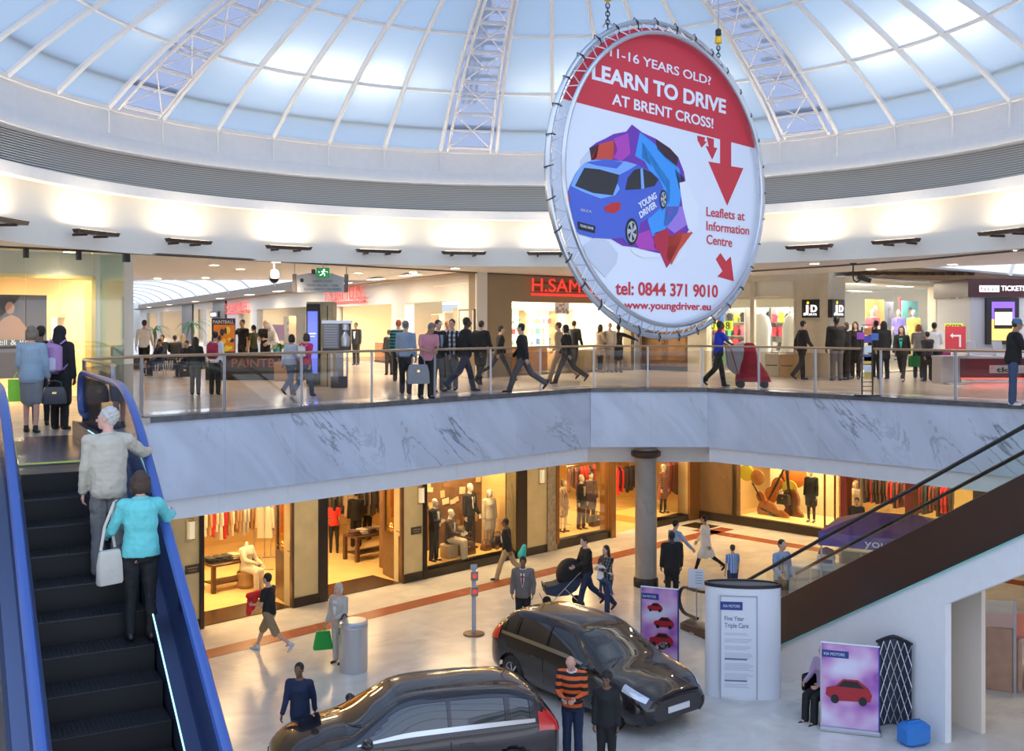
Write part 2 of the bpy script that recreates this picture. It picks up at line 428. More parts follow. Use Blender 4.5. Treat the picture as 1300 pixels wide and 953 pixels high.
# ceiling of the gallery round the drum
op = stad(R0 + 0.02)
KC = (-1.07, 32.3)                      # corner of the jeweller's shop
CDIR = Vector((-0.463, 1.0)).normalized()   # way the north corridor runs
OUTL = [(-40, YB), (-40, -6.3), (-8.95, 24.55), (-8.95 + CDIR.x*15.4, 24.55 + CDIR.y*15.4), (KC[0] + CDIR.x*6.6, KC[1] + CDIR.y*6.6), KC, (4.42, 38.3), (9.75, 32.75), (11.2, 29.9), (15.7, 25.4), (40, 20), (40, YB)]
def ray_out(x, y, dx, dy):
    best = 60
    for i in range(len(OUTL)-1):
        (x1, y1), (x2, y2) = OUTL[i], OUTL[i+1]; ex, ey = x2-x1, y2-y1; den = dx*ey - dy*ex
        if abs(den) < 1e-9: continue
        t = ((x1-x)*ey - (y1-y)*ex)/den; u = ((x1-x)*dy - (y1-y)*dx)/den
        if t > 0 and -1e-6 <= u <= 1+1e-6: best = min(best, t)
    return best
def ceil_mesh():
    """gallery ceiling with the drum opening cut out"""
    angs = [PI * i / 120 for i in range(121)]
    for x, y in OUTL[1:-1]:
        if y > DC[1]: angs.append(math.atan2(y-DC[1], x-DC[0]))
    angs = sorted(a for a in angs if -1e-9 <= a <= PI + 1e-9)
    inn = [(DC[0]+R0+.02, YB)]; out = [(40, YB)]
    for t in angs:
        c, s_ = math.cos(t), math.sin(t); r = ray_out(DC[0], DC[1], c, s_) + 0.05
        inn.append((DC[0]+(R0+.02)*c, DC[1]+(R0+.02)*s_)); out.append((DC[0]+r*c, DC[1]+r*s_))
    inn.append((DC[0]-R0-.02, YB)); out.append((-40, YB)); mb = MB()
    for i in range(len(inn)-1):
        (x0, y0), (x1, y1), (x2, y2), (x3, y3) = inn[i], inn[i+1], out[i+1], out[i]
        mb.add([(x0,y0,UC),(x1,y1,UC),(x2,y2,UC),(x3,y3,UC),(x0,y0,UC+.1),(x1,y1,UC+.1),(x2,y2,UC+.1),(x3,y3,UC+.1)],
               [(0,3,2,1),(4,5,6,7),(0,1,5,4),(2,3,7,6),(1,2,6,5),(3,0,4,7)])
    return mb
struct('ceiling_soffit', ceil_mesh(), CEIL)
strip([(R0, HZC - 0.03), (R0 + 0.06, HZC - 0.03), (R0 + 0.34, 2.78), (R0 + 0.20, 2.78)], 'wall_drum', WARMW)
strip([(R0 - 0.12, 2.76), (R0 + 0.5, 2.76), (R0 + 0.5, 2.98), (R0 - 0.12, 2.98)], 'trim_20', WHITE)
strip([(R0 + 0.32, 2.98), (R0 + 0.5, 2.98), (R0 + 0.5, 3.72), (R0 + 0.32, 3.72)], 'wall_louvre_back', mat('louvre shade', (0.42, 0.41, 0.40), 0.7))
for k in range(15):
    z = 3.01 + k * 0.048
    strip([(R0 + 0.24, z), (R0 + 0.33, z + 0.012), (R0 + 0.33, z + 0.03), (R0 + 0.24, z + 0.022)], 'trim_%d' % (21 + k), mat('grey louvre blade', (0.72, 0.71, 0.69), 0.5), n=60)
strip([(R0 - 0.05, 3.70), (R0 + 0.5, 3.70), (R0 + 0.5, 4.0), (R0 - 0.02, 4.0), (R0 - 0.05, 3.95)], 'trim_40', WHITE)
strip([(R0 - 0.02, 3.99), (R0 + 0.5, 3.99), (R0 + 0.5, 4.55), (R0 + 0.03, 4.55)], 'trim_41', WHITE)
strip([(R0 - 0.06, 4.52), (R0 + 0.35, 4.52), (R0 + 0.35, 4.62), (R0 - 0.06, 4.62)], 'trim_42', RIB)

RHO = 15.94
def zr(r): return 4.58 + RHO * (math.sqrt(max(0, 1 - (r/RHO)**2)) - math.sqrt(1 - (R0/RHO)**2))
NB = 42; DA = 2*PI/NB
TH0 = math.radians(-6.2)      # angle of a rib, measured from +Y clockwise
rings_r = [R0, 8.42, 6.6, 4.7, 2.8, 1.0]
def dp(th, r, dz=0.0): return (DC[0] + r*math.sin(th), DC[1] + r*math.cos(th), EYE + zr(r) + dz)
ks = [k for k in range(-11, 12) if abs(TH0 + k*DA) < PI/2 + 0.02]
ths = [TH0 + k*DA for k in ks]
if ths[0] > -PI/2 + .03: ths.insert(0, -PI/2); ks.insert(0, ks[0]-1)
if ths[-1] < PI/2 - .03: ths.append(PI/2); ks.append(ks[-1]+1)
ladder = {-1, 5, -7}           # bays of open lattice (between rib k and k+1)
n_win = 0
GS = []
clear_bay = glass('clear roof glass', (0.80, 0.88, 1.0), 0.93)
for idx in range(len(ks)-1):
    k = ks[idx]; t0, t1 = ths[idx], ths[idx+1]
    for j in range(len(rings_r)-1):
        ra, rb = rings_r[j], rings_r[j+1]; mb = MB(); g = 0.006
        rows = []
        for q in range(4):
            r = ra + (rb-ra)*q/3
            rows.append([dp(t0 + (t1-t0)*p/2, r, 0.05) for p in range(3)])
        vs = [p for rw in rows for p in rw]; fs = []
        for q in range(3):
            for p in range(2):
                a = q*3+p; fs.append((a, a+1, a+4, a+3))
        mb.add(vs, fs); n_win += 1
        struct('window_%d' % n_win, mb, HALF if k in ladder else FROST, smooth='all')
# straight vault behind (over the viewpoint): clear glass
mb = MB(); prof = [(R0, zr(R0)), (8.42, zr(8.42)), (6.6, zr(6.6)), (4.7, zr(4.7)), (2.4, zr(2.4)), (0, zr(0)), (-2.4, zr(2.4)), (-4.7, zr(4.7)), (-6.6, zr(6.6)), (-8.42, zr(8.42)), (-R0, zr(R0))]
mb.loft([[(DC[0]+x, y, EYE+z+0.05) for x, z in prof] for y in (YB, 11.5)], cap=False, closed=False)
struct('window_299', MB().loft([[(DC[0]+x, y, EYE+z+0.05) for x, z in prof] for y in (11.5, DC[1])], cap=False, closed=False), FROST)
n_win += 1; struct('window_%d' % n_win, mb, glass('vault glass', (0.97, 0.98, 1.0), 0.95))
# ribs
for i, t in enumerate(ths):
    pts = [dp(t, R0 + (0.6-R0)*q/14) for q in range(15)]
    struct('trim_%d' % (100+i), MB().tube(pts, 0.055, 6, flat=1.5), RIB, smooth=True)
for j, r in enumerate(rings_r[1:-1]):
    pts = [dp(ths[0] + (ths[-1]-ths[0])*q/80, r) for q in range(81)]
    struct('trim_%d' % (140+j), MB().tube(pts, 0.045, 6), RIB, smooth=True)
for j, (y, r) in enumerate([(y, 0) for y in (-3.9, -0.9, 2.2, 5.3, 8.4, 11.5, 14.6)]):
    struct('trim_%d' % (150+j), MB().tube([(DC[0]+x, y, EYE+z) for x, z in prof], 0.06, 6), RIB)
# lattice girders and service ladders in the clear bays
n_t = 160
for k in sorted(ladder):
    t0, t1 = TH0 + k*DA, TH0 + (k+1)*DA
    mb = MB()
    for e in (0.12, 0.88):
        mb.tube([dp(t0+(t1-t0)*e, R0-0.1+(1.4-R0)*q/12, -.10) for q in range(13)], 0.04, 6)
    for q in range(17):
        r = R0 - 0.2 - q*0.48
        a, b = dp(t0+(t1-t0)*0.12, r, -.10), dp(t0+(t1-t0)*0.88, r, -.10)
        mb.tube([a, b], 0.035 if q % 2 else 0.05, 5)
        if q % 2 == 0:
            r2 = r - 0.96
            mb.tube([a, dp(t0+(t1-t0)*0.88, r2, -.10)], 0.018, 5); mb.tube([b, dp(t0+(t1-t0)*0.12, r2, -.10)], 0.018, 5)
        if 0 < q: mb.box(Vector(dp(t0+(t1-t0)*0.5, r, 0.9)), (1.3 if q % 3 else 0.9, 0.2, 0.05), -(t0+t1)/2)
    for e in (0.4, 0.5, 0.6):
        mb.tube([dp(t0+(t1-t0)*e, R0-0.1+(1.4-R0)*q/8, 1.2) for q in range(9)], 0.05, 5)
    struct('trim_%d' % n_t, mb, mat('lattice girder paint', (0.75, 0.75, 0.78), 0.45)); n_t += 1
struct('trim_190', MB().tube([dp(ths[0] + (ths[-1]-ths[0])*q/80, 9.62, .17) for q in range(81)], .07, 4), mat('sky blocker blue grey', (.3, .34, .4), .6))  # ring added just outside the panes, blocks sky to darken a band
# small fixings on the drum
for i, t in enumerate(ths):
    if abs(t) < 1.25:
        p = (DC[0] + (R0-0.03)*math.sin(t), DC[1] + (R0-0.03)*math.cos(t))
        struct('trim_%d' % (200+i), MB().box((0, 0, 0), (0.03, 0.05, 0.55)), RIB, (p[0], p[1], EYE + 4.3), -t)

# ================================================================ light
w = bpy.data.worlds.new('World'); sc.world = w; w.use_nodes = True
bg = w.node_tree.nodes['Background']
tc = w.node_tree.nodes.new('ShaderNodeTexCoord'); sx = w.node_tree.nodes.new('ShaderNodeSeparateXYZ')
cr = w.node_tree.nodes.new('ShaderNodeValToRGB')
w.node_tree.links.new(tc.outputs['Generated'], sx.inputs[0]); w.node_tree.links.new(sx.outputs['Z'], cr.inputs['Fac'])
cr.color_ramp.elements[0].color = (0.80, 0.88, 1.0, 1); cr.color_ramp.elements[1].color = (0.40, 0.60, 1.0, 1)
w.node_tree.links.new(cr.outputs[0], bg.inputs['Color']); bg.inputs['Strength'].default_value = 1.95

# lamps added outside ring one to make glow spots in the frosted panes
for idx in range(len(ks)-1):
    k = ks[idx]
    if k in ladder or (k+1) in ladder or k % 2: pass
    t = TH0 + (k+0.5)*DA
    if k in ladder or abs(t) > 1.35: continue
    if (k-1) in ladder or (k+1) in ladder and k % 2 == 0: pw = 14
    else: pw = 55
    p = dp(t, 8.6, 0.75)
    lamp('pane_glow_lamp', 'POINT', p, pw, (1.0, 0.84, 0.58), 0.12)

# wall-wash uplighters on brackets
fix_px = [2, 123, 240, 367, 481, 589, 697, 806, 916, 1027, 1137, 1272]
def th_of(px, r):
    k = (px - CX)/F; lo, hi = -1.5, 1.5
    for _ in range(60):
        m = (lo+hi)/2; q = (DC[0]+r*math.sin(m))/(DC[1]+r*math.cos(m))
        if q < k: lo = m
        else: hi = m
    return lo
ups = [th_of(p, R0-0.3) for p in fix_px]
ups += [ups[-1] + 0.26, ups[0] - 0.26]
bronze = mat('dark bronze fitting', (0.055, 0.03, 0.02), 0.4, 0.4)
for i, t in enumerate(ups):
    r = R0 - 0.30; x, y = DC[0] + r*math.sin(t), DC[1] + r*math.cos(t)
    where = ['first', 'second', 'third', 'fourth', 'fifth', 'sixth', 'seventh', 'eighth', 'ninth', 'tenth', 'eleventh', 'twelfth', 'thirteenth', 'outermost'][i]
    o = root('wall_washer', 'long dark bronze uplighter on the drum wall, %s along the curve' % where, 'lamp', (x, y, EYE + 1.86), -t, 'uplighters round the drum')
    MB().plate([(-0.6, 0.03), (-0.55, -0.05), (0.55, -0.05), (0.6, 0.03)], -0.09, 0.09).build('housing', bronze, o)
    for s in (-0.3, 0.3):
        MB().box((s, 0.17, -0.06), (0.05, 0.36, 0.05)).build('bracket', bronze, o)
    MB().bb(-0.52, 0.52, -0.06, 0.06, 0.028, 0.036).build('lens', mat('lit lamp lens', (1, 0.9, 0.7), 0.5, emit=6, ecol=(1.0, 0.80, 0.52)), o)
    d = lamp('uplight', 'AREA', (0, 0.02, 0.05), 38, (1.0, 0.80, 0.54), 1.0, 0.1, rot=(PI + 0.25, 0, 0), parent=o)

# recessed downlights in the gallery ceiling
dl = [(88, 319), (62, 332), (272, 336), (305, 341), (200, 353), (261, 352), (351, 332), (455, 346), (524, 345), (578, 340), (1034, 334), (1106, 341), (1209, 335), (1294, 317)]
for i, (px, py) in enumerate(dl):
    d = F * (UC - EYE) / (HZ - py); x = (px - CX)/F*d
    o = root('downlight', 'round recessed downlight glowing in the gallery ceiling', 'ceiling light', (x, d, UC), 0, 'recessed gallery downlights')
    MB().lathe([(0.12, -0.015), (0.16, -0.012), (0.16, 0.0)], 20).build('trim_ring', WARMW, o, smooth=True)
    MB().lathe([(0.115, -0.02), (0.001, -0.02)], 20).build('diffuser', mat('downlight diffuser', (1, 0.95, 0.85), 0.5, emit=7, ecol=(1, 0.85, 0.66)), o)
    lamp('downlight_lamp', 'SPOT', (x, d, UC - 0.06), 210, (1.0, 0.84, 0.66), 0.1, spot=2.3, blend=0.6)

# ================================================================ camera
cd = bpy.data.cameras.new('Camera'); cam = bpy.data.objects.new('Camera', cd); COL.objects.link(cam)
cam.location = (0, 0, EYE); cam.rotation_euler = (PI/2, 0, 0)
cd.sensor_width = 36; cd.lens = 36 * F / 1300; cd.shift_y = -(476.5 - HZ) / 1300; cd.clip_end = 400; cd.clip_start = 0.05
sc.camera = cam
sc.view_settings.view_transform = 'Standard'; sc.view_settings.look = 'None'; sc.view_settings.gamma = 1; sc.view_settings.use_curve_mapping = False
sc.view_settings.exposure = 0.0
sc.cycles.transparent_max_bounces = 24; sc.cycles.max_bounces = 8; sc.cycles.sample_clamp_indirect = 6
# ================================================================ upper gallery shop fronts
FU = Frame(-16.0, 17.45, 45)                    # jeweller front / fashion shop front line
FC = Frame(KC[0] + CDIR.x*100, KC[1] + CDIR.y*100, math.degrees(math.atan2(-CDIR.y, -CDIR.x)))   # corridor wall, far end -> corner
R1 = Frame(4.42, 38.3, -45); R2 = Frame(9.75, 32.75, 45)
aK = FU.a(605); aI = FU.a(805.5)
def wl(name, fr, mb, m, z=0.0, smooth=False): return struct(name, mb, m, fr.loc(z), fr.rz, smooth)
TOPZ = UC + 0.3
# --- jeweller, front wing
wl('wall_jeweller_front', FU, wall_holes(aK, aI, U, TOPZ, 0, 0.35, [(FU.a(650), FU.a(801), U + 0.1, 7.68)]), TAUPE)
wl('window_301', FU, MB().bb(FU.a(650), FU.a(801), 0.16, 0.18, U+0.1, 7.68), SHOPG)
# --- jeweller, corridor wing
def cw(px): return FC.a(px)
LC_ = 100.0
wl('wall_corridor_north', FC, wall_holes(0, LC_, U, 9.1, 0, 0.35, [(cw(514), cw(581), U+0.5, 7.72), (cw(424), cw(497), U, 7.72), (cw(326), cw(395), U+0.5, 7.80), (cw(302), cw(318), U+0.4, 7.75),
    (cw(262), cw(272), U, 8.1), (cw(246), cw(258), U, 8.1), (cw(203), cw(240), U, 8.1), (cw(186), cw(200), U, 8.1)]), mat('pale corridor wall', (0.72, 0.66, 0.58), 0.6))
for i, (p0, p1, z0, z1) in enumerate([(514, 581, U+0.5, 7.72), (326, 395, U+0.5, 7.8), (302, 318, U+0.4, 7.75), (262, 272, U, 8.1), (246, 258, U, 8.1), (203, 240, U, 8.1), (186, 200, U, 8.1)]):
    wl('window_%d' % (302+i), FC, MB().bb(cw(p0), cw(p1), 0.15, 0.17, z0, z1), SHOPG)
wl('trim_310', FC, MB().bb(0, LC_-0.2, -0.45, 0.1, 8.50, 8.60).bb(0, LC_-6.5, -0.9, -0.45, 8.54, 8.62).bb(0, LC_-6.5, -0.16, 0, 8.6, 9.1), mat('brown cornice', (0.30, 0.22, 0.15), 0.6))
# shop interior box of the jeweller (prism following both wings)
kx, ky = KC
jin = [FU.w(aK, 0.35)[:2], FU.w(aI-0.1, 0.35)[:2], FU.w(aI-0.1, 6.5)[:2], (-2.0, 47.0), FC.w(LC_-15.5, 6.0)[:2], FC.w(LC_-15.5, 0.35)[:2]]
def room_shell(tag_, poly, z0, z1, mw, mf, mc, skip=()):
    """back and side walls, floor skin and ceiling of a shop behind its front; skip lists the open edges"""
    n = len(poly)
    struct('floor_' + tag_, MB().prism(poly, z0, z0 + 0.01), mf); struct('ceiling_' + tag_, MB().prism(poly, z1, z1 + 0.05), mc)
    mb = MB()
    for i in range(n):
        if i in skip: continue
        a, b = Vector(poly[i]), Vector(poly[(i+1) % n]); d = (b-a); L = d.length; ang = math.atan2(d.y, d.x); c = (a+b)/2
        mb.box((c.x, c.y, (z0+z1)/2), (L, 0.08, z1-z0), ang)
    struct('wall_' + tag_, mb, mw)
JW = mat('shop wall ivory', (0.86, 0.80, 0.66), 0.5); JF = marble('shop floor pale', (0.75, 0.66, 0.52), (0.5, 0.4, 0.3), 0.6, None, 0.2, 0.3)
room_shell('jeweller', jin, U, 8.2, JW, JF, JW, skip=(0, 4, 5))
def shop_light(x, y, z, power, col=(1, 0.88, 0.66), size=1.6, rz=0.0, label=None):
    o = root('ceiling_light_panel', label or 'glowing light panel in the shop ceiling', 'ceiling light', (x, y, z), rz, 'light panels in shop ceilings')
    MB().box((0, 0, 0), (size+0.06, 0.36, 0.03)).build('housing', RIB, o)
    MB().box((0, 0, -0.018), (size, 0.3, 0.006)).build('diffuser', mat('shop light diffuser', (1, 0.95, 0.85), 0.5, emit=4, ecol=(1, 0.9, 0.72)), o)
    lamp('shop_lamp', 'AREA', (x, y, z - 0.04), power, col, size, 0.3, rot=(0, 0, rz))
for a, b in ((aK+1.8, 1.6), (aK+3.9, 1.6), (aK+6.0, 1.6), (aK+2.5, 4.2), (aK+5.5, 4.4)):
    p = FU.w(a, b); shop_light(p[0], p[1], 8.15, 210, rz=FU.rz)
for a, b in ((LC_-2.6, 1.3), (LC_-6.0, 1.5), (LC_-9.5, 1.5), (LC_-13, 1.5), (LC_-8, 4)):
    p = FC.w(a, b); shop_light(p[0], p[1], 8.15, 190, rz=FC.rz)
# lettering
RED = mat('red lit sign', (0.55, 0.01, 0.01), 0.4, emit=1.0, ecol=(1, 0.05, 0.03))
REDD = mat('red sign side', (0.25, 0.01, 0.01), 0.5)
def big_sign(label, fr, p0, p1, ytop, ybot, dz=0.0):
    a0, a1 = fr.a(p0), fr.a(p1); zt, zb = fr.z((p0+p1)/2, ytop), fr.z((p0+p1)/2, ybot)
    x, y, _ = fr.w(a0, -0.12); o = root('shop_sign', label, 'sign', (x, y, zb), fr.rz)
    h = (zt - zb)
    text('H.SAMUEL', RED, o, (0, 0, 0.16), h*1.0, a1-a0, ex=0.006, offset=0.0)
    MB().bb(0.02, a1-a0, -0.03, 0.06, 0.02, 0.09).build('underline', RED, o)
    if fr is FU: MB().bb(0.1, a1-a0-0.1, 0.05, 0.12, 0.2, 0.24).bb(0.1, a1-a0-0.1, 0.05, 0.12, h*0.7, h*0.7+0.04).build('mounting_rail', REDD, o)
big_sign('big red illuminated jeweller sign on the taupe front wall', FU, 672, 770, 354, 377)
big_sign('red illuminated jeweller sign on the corridor wall behind the hanging sign', FC, 416, 466, 358, 385)
big_sign('small distant red jeweller sign further down the north corridor', FC, 289, 318, 382, 398)

# --- display cabinets and counters inside the jeweller
GOLD = mat('honey oak counter', (0.50, 0.20, 0.06), 0.35, var=0.15, vscale=5)
GLOW = mat('lit display back', (1, 0.93, 0.78), 0.6, emit=1.3, ecol=(1, 0.90, 0.68))
def counter(label, x, y, z, rz, w, d=0.7, h=0.95, body=GOLD, top=None, glass_top=True):
    o = root('shop_counter', label, 'counter', (x, y, z), rz)
    MB().rbox((0, 0, h*0.42), (w, d, h*0.84), 0.01).build('body', body, o)
    MB().bb(-w/2-0.01, w/2+0.01, -d/2-0.012, d/2, 0, 0.08).build('plinth', DBROWN, o)
    mb = MB(); n = max(2, int(w/0.9))
    for k in range(n): mb.rbox((-w/2+w*(k+0.5)/n, -d/2-0.008, h*0.45), (w/n-0.08, 0.02, h*0.62), 0.006)
    mb.build('front_panel', body, o)
    if glass_top:
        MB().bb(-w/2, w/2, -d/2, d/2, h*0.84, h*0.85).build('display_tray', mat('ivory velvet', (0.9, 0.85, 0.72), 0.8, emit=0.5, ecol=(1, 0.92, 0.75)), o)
        mb = MB(); g = 0.006
        mb.bb(-w/2, w/2, -d/2, -d/2+g, h*0.85, h*1.02).bb(-w/2, w/2, d/2-g, d/2, h*0.85, h*1.02).bb(-w/2, w/2, -d/2, d/2, h*1.02, h*1.03).build('glass_case', SHOPG, o)
    else: MB().rbox((0, 0, h*0.87), (w+0.06, d+0.06, 0.05), 0.01).build('worktop', top or body, o)
    return o
def tall_case(label, x, y, z, rz, w, h, n=4, seed=1):
    """lit wall display case with shelves of small jewellery boxes"""
    rnd = random.Random(seed)
    o = root('display_cabinet', label, 'cabinet', (x, y, z), rz)
    fr = MB().bb(-w/2-0.04, -w/2, -0.2, 0.2, 0, h).bb(w/2, w/2+0.04, -0.2, 0.2, 0, h).bb(-w/2-0.04, w/2+0.04, -0.2, 0.2, h, h+0.06).bb(-w/2-0.04, w/2+0.04, -0.2, 0.2, 0, 0.45)
    fr.build('frame', mat('pale oak', (0.66, 0.46, 0.24), 0.4, var=0.1), o)
    MB().bb(-w/2, w/2, 0.16, 0.19, 0.45, h).build('lit_back', GLOW, o)
    MB().bb(-w/2, w/2, -0.19, -0.184, 0.45, h).build('glass_door', SHOPG, o)
    for k in range(n):
        zz = 0.5 + (h-0.6)*k/n
        MB().bb(-w/2, w/2, -0.17, 0.16, zz, zz+0.015).build('shelf', SHOPG if k else MATS['pale oak'], o)
        m = int(w/0.3)
        for q in range(m):
            xx = -w/2 + w*(q+0.5)/m + rnd.uniform(-.03, .03); col = rnd.choice([(0.5,0.05,0.08),(0.1,0.2,0.5),(0.65,0.5,0.2),(0.9,0.9,0.9),(0.15,0.12,0.1),(0.1,0.4,0.35)])
            mm = mat('box tone %s' % (col,), col, 0.4); hh = rnd.uniform(0.08, 0.22); px_, py_ = x + math.cos(rz)*xx, y + math.sin(rz)*xx
            b = MB(); ww = rnd.uniform(0.05, 0.09)
            if rnd.random() < 0.5: b.rbox((0, 0, hh/2), (ww*2, 0.1, hh), 0.01)
            else: b.lathe([(ww, 0), (ww*0.4, hh*0.2), (ww*0.3, hh*0.6), (ww*0.9, hh)], 10)
            tag(b.build('display_stand', mm, None, (px_, py_, z+zz+0.016), rz), 'small jewellery display standing on a lit cabinet shelf', 'display', 'jewellery displays in the lit cabinets')
    return o
for i, (a, wd) in enumerate([(1.5, 1.5), (3.2, 1.5), (4.9, 1.5), (6.4, 1.1)]):
    p = FU.w(aK+1.3+a*0.93, 3.0); tall_case('lit jewellery cabinet behind the big front window, %s from the oak counter end' % ['first', 'second', 'third', 'fourth'][i], p[0], p[1], U+.01, FU.rz, wd, 2.1, 4, i)
p = FU.w((FU.a(652)+FU.a(712))/2, 0.95); counter('honey oak glass-topped counter behind the front window', p[0], p[1], U+.01, FU.rz, FU.a(712)-FU.a(652), 0.7, 1.0)
p = FU.w((FU.a(722)+FU.a(798))/2, 0.75); counter('pale low display counter filling the end of the front window', p[0], p[1], U+.01, FU.rz, FU.a(798)-FU.a(722), 0.5, 0.9, body=mat('pale oak', (0.66, 0.46, 0.24), 0.4))
p = FC.w((cw(424)+cw(497))/2-0.3, 1.6); counter('honey oak jewellery counter inside the corridor doorway', p[0], p[1], U+.01, FC.rz, 3.4, 0.7, 1.0)
for i, (px, w_) in enumerate([(450, 1.4), (480, 1.0), (545, 1.3), (345, 1.2), (372, 1.2)]):
    p = FC.w(cw(px)+ (1.2 if i < 2 else 0), 3.4 if i < 2 else 1.0); tall_case('lit jewellery cabinet %s' % ['beyond the doorway counter', 'at the end of the doorway counter', 'in the corridor window behind the stripe-topped shopper', 'in the far corridor window beside the dark red poster', 'in the far corridor window beside the screen totem'][i], p[0], p[1], U+.01, FC.rz, w_, 2.0, 4, 20+i)
# purple poster in the far window; wall-mounted framed notice
def panel(name, label, cat, fr, p0, p1, y0, y1, dy, m, border=None, bm=None, group=None, thick=0.03):
    a0, a1 = fr.a(p0, dy), fr.a(p1, dy); zt, zb = fr.z((p0+p1)/2, y0, dy), fr.z((p0+p1)/2, y1, dy)
    x, y, _ = fr.w((a0+a1)/2, dy); o = root(name, label, cat, (x, y, zb), fr.rz, group); W = a1-a0; H = zt-zb
    MB().bb(-W/2, W/2, -thick/2, thick/2, 0, H).build('board', m, o)
    if border:
        b = border; MB().bb(-W/2-b, W/2+b, -thick, 0.03, -b, 0).bb(-W/2-b, W/2+b, -thick, 0.03, H, H+b).bb(-W/2-b, -W/2, -thick, 0.03, 0, H).bb(W/2, W/2+b, -thick, 0.03, 0, H).build('frame', bm or DBROWN, o)
    return o, W, H
panel('poster', 'dark red poster with a pale rim in the corridor window', 'poster', FC, 344, 360, 412, 432, 0.3, mat('maroon print', (0.25, 0.03, 0.09), 0.5))
panel('wall_notice', 'blank pale notice in a dark frame at the corner of the corridor wall', 'notice', FC, 584, 602, 394, 440, -0.03, mat('pale notice', (0.55, 0.52, 0.48), 0.5), 0.04, mat('olive frame', (0.12, 0.10, 0.05), 0.4))
o, W, H = panel('poster', 'pink floral poster hanging over the front window display', 'poster', FU, 704, 722, 384, 398, 0.5, mat('ivory print', (0.8, 0.72, 0.62), 0.5))
mb = MB()
for k in range(14): mb.ell((random.uniform(-W/2, W/2)*.8, -0.03, H*random.uniform(.1, .9)), (0.06, 0.012, 0.05), 8, 5)
mb.build('print_blots', mat('rose print', (0.42, 0.18, 0.18), 0.5), o)
for nm, fr, px, py in (('round white wall clock inside the front window', FU, 669, 390), ('round white wall clock beyond the corridor doorway', FC, 471, 396)):
    a = fr.a(px, 2.6); x, y, _ = fr.w(a, 2.6); o = root('wall_clock', nm, 'clock', (x, y, fr.z(px, py, 2.6)), fr.rz)
    m2 = MB().lathe([(0.2, 0), (0.2, 0.04), (0.17, 0.05)], 20); m2.xf(Matrix.Rotation(PI/2, 4, 'X')); m2.build('case', mat('clock case', (0.8, 0.7, 0.6), 0.4), o)
    MB().box((0, -0.06, 0.05), (0.015, 0.01, 0.12)).box((0.03, -0.06, 0), (0.09, 0.01, 0.015)).build('hands', BLACK, o)

# --- inner corner: timber doors, pillars and the sportswear shops
STONE = mat('pale facade stone', (0.62, 0.55, 0.43), 0.55, var=0.05)
aD0, aD1 = R1.a(812), R1.a(873); aG0, aG1 = R1.a(897), R1.a(1010); L1 = math.hypot(9.75-4.42, 38.3-32.75)
wl('wall_sports_front', R1, wall_holes(0, L1, U, TOPZ, 0, 0.3, [(aD0, aD1, U, 8.0), (aG0, aG1, U, 8.35)]), STONE)
wood = mat('walnut door', (0.20, 0.09, 0.03), 0.35, var=0.35, vscale=3)
o = root('timber_doors', 'pair of closed walnut doors with panels in the inner corner', 'door', R1.w((aD0+aD1)/2, 0.15, U), R1.rz); W = aD1-aD0
for s in (-1, 1):
    lf = MB().bb(0.01 if s > 0 else -W/2, W/2 if s > 0 else -0.01, -0.03, 0.03, 0.0, 2.6).build('door_leaf', wood, o)
    m2 = MB()
    for z0, z1 in ((0.35, 1.15), (1.35, 2.4)): m2.rbox((s*W/4, -0.035, (z0+z1)/2), (W/2-0.3, 0.03, z1-z0), 0.012)
    m2.build('raised_panel', mat('walnut panel', (0.30, 0.15, 0.05), 0.35, var=0.3, vscale=3), lf)
    MB().tube([(s*0.06, -0.04, 1.0), (s*0.06, -0.09, 1.05), (s*0.06, -0.09, 1.35), (s*0.06, -0.04, 1.4)], 0.014, 8).build('handle', mat('brass', (0.7, 0.5, 0.2), 0.3, 1.0), lf)
MB().bb(-W/2, W/2, -0.045, 0.045, 0, 0.16).build('kick_plate', BLACK, o)
for s in (-1, 1): tag(MB().rbox((0, 0, 0), (0.22, 0.02, 0.26), 0.005).build('door_notice', mat('red notice %d' % s, (0.75, 0.08, 0.05) if s < 0 else (0.75, 0.6, 0.55), 0.5), None, R1.w((aD0+aD1)/2 + s*0.33, 0.08, 7.05), R1.rz), '%s notice stuck on the walnut doors' % ('plain red' if s < 0 else 'pink and white'), 'notice')
wl('trim_320', R1, MB().bb(R1.a(953), R1.a(958), -0.03, 0.1, U, 8.35).bb(aG0, aG1, -0.02, 0.1, 7.78, 7.86).bb(aG1-0.06, aG1, -0.02, 0.1, U, 8.35), STONE)
wl('window_320', R1, MB().bb(aG0, R1.a(953), 0.12, 0.14, U, 7.78), SHOPG); wl('window_321', R1, MB().bb(R1.a(958), aG1-0.06, 0.12, 0.14, U, 7.78), SHOPG)
wl('window_322', R1, MB().bb(aG0, aG1, 0.12, 0.15, 7.86, 8.35), mat('milky fascia panel', (0.80, 0.78, 0.68), 0.4))
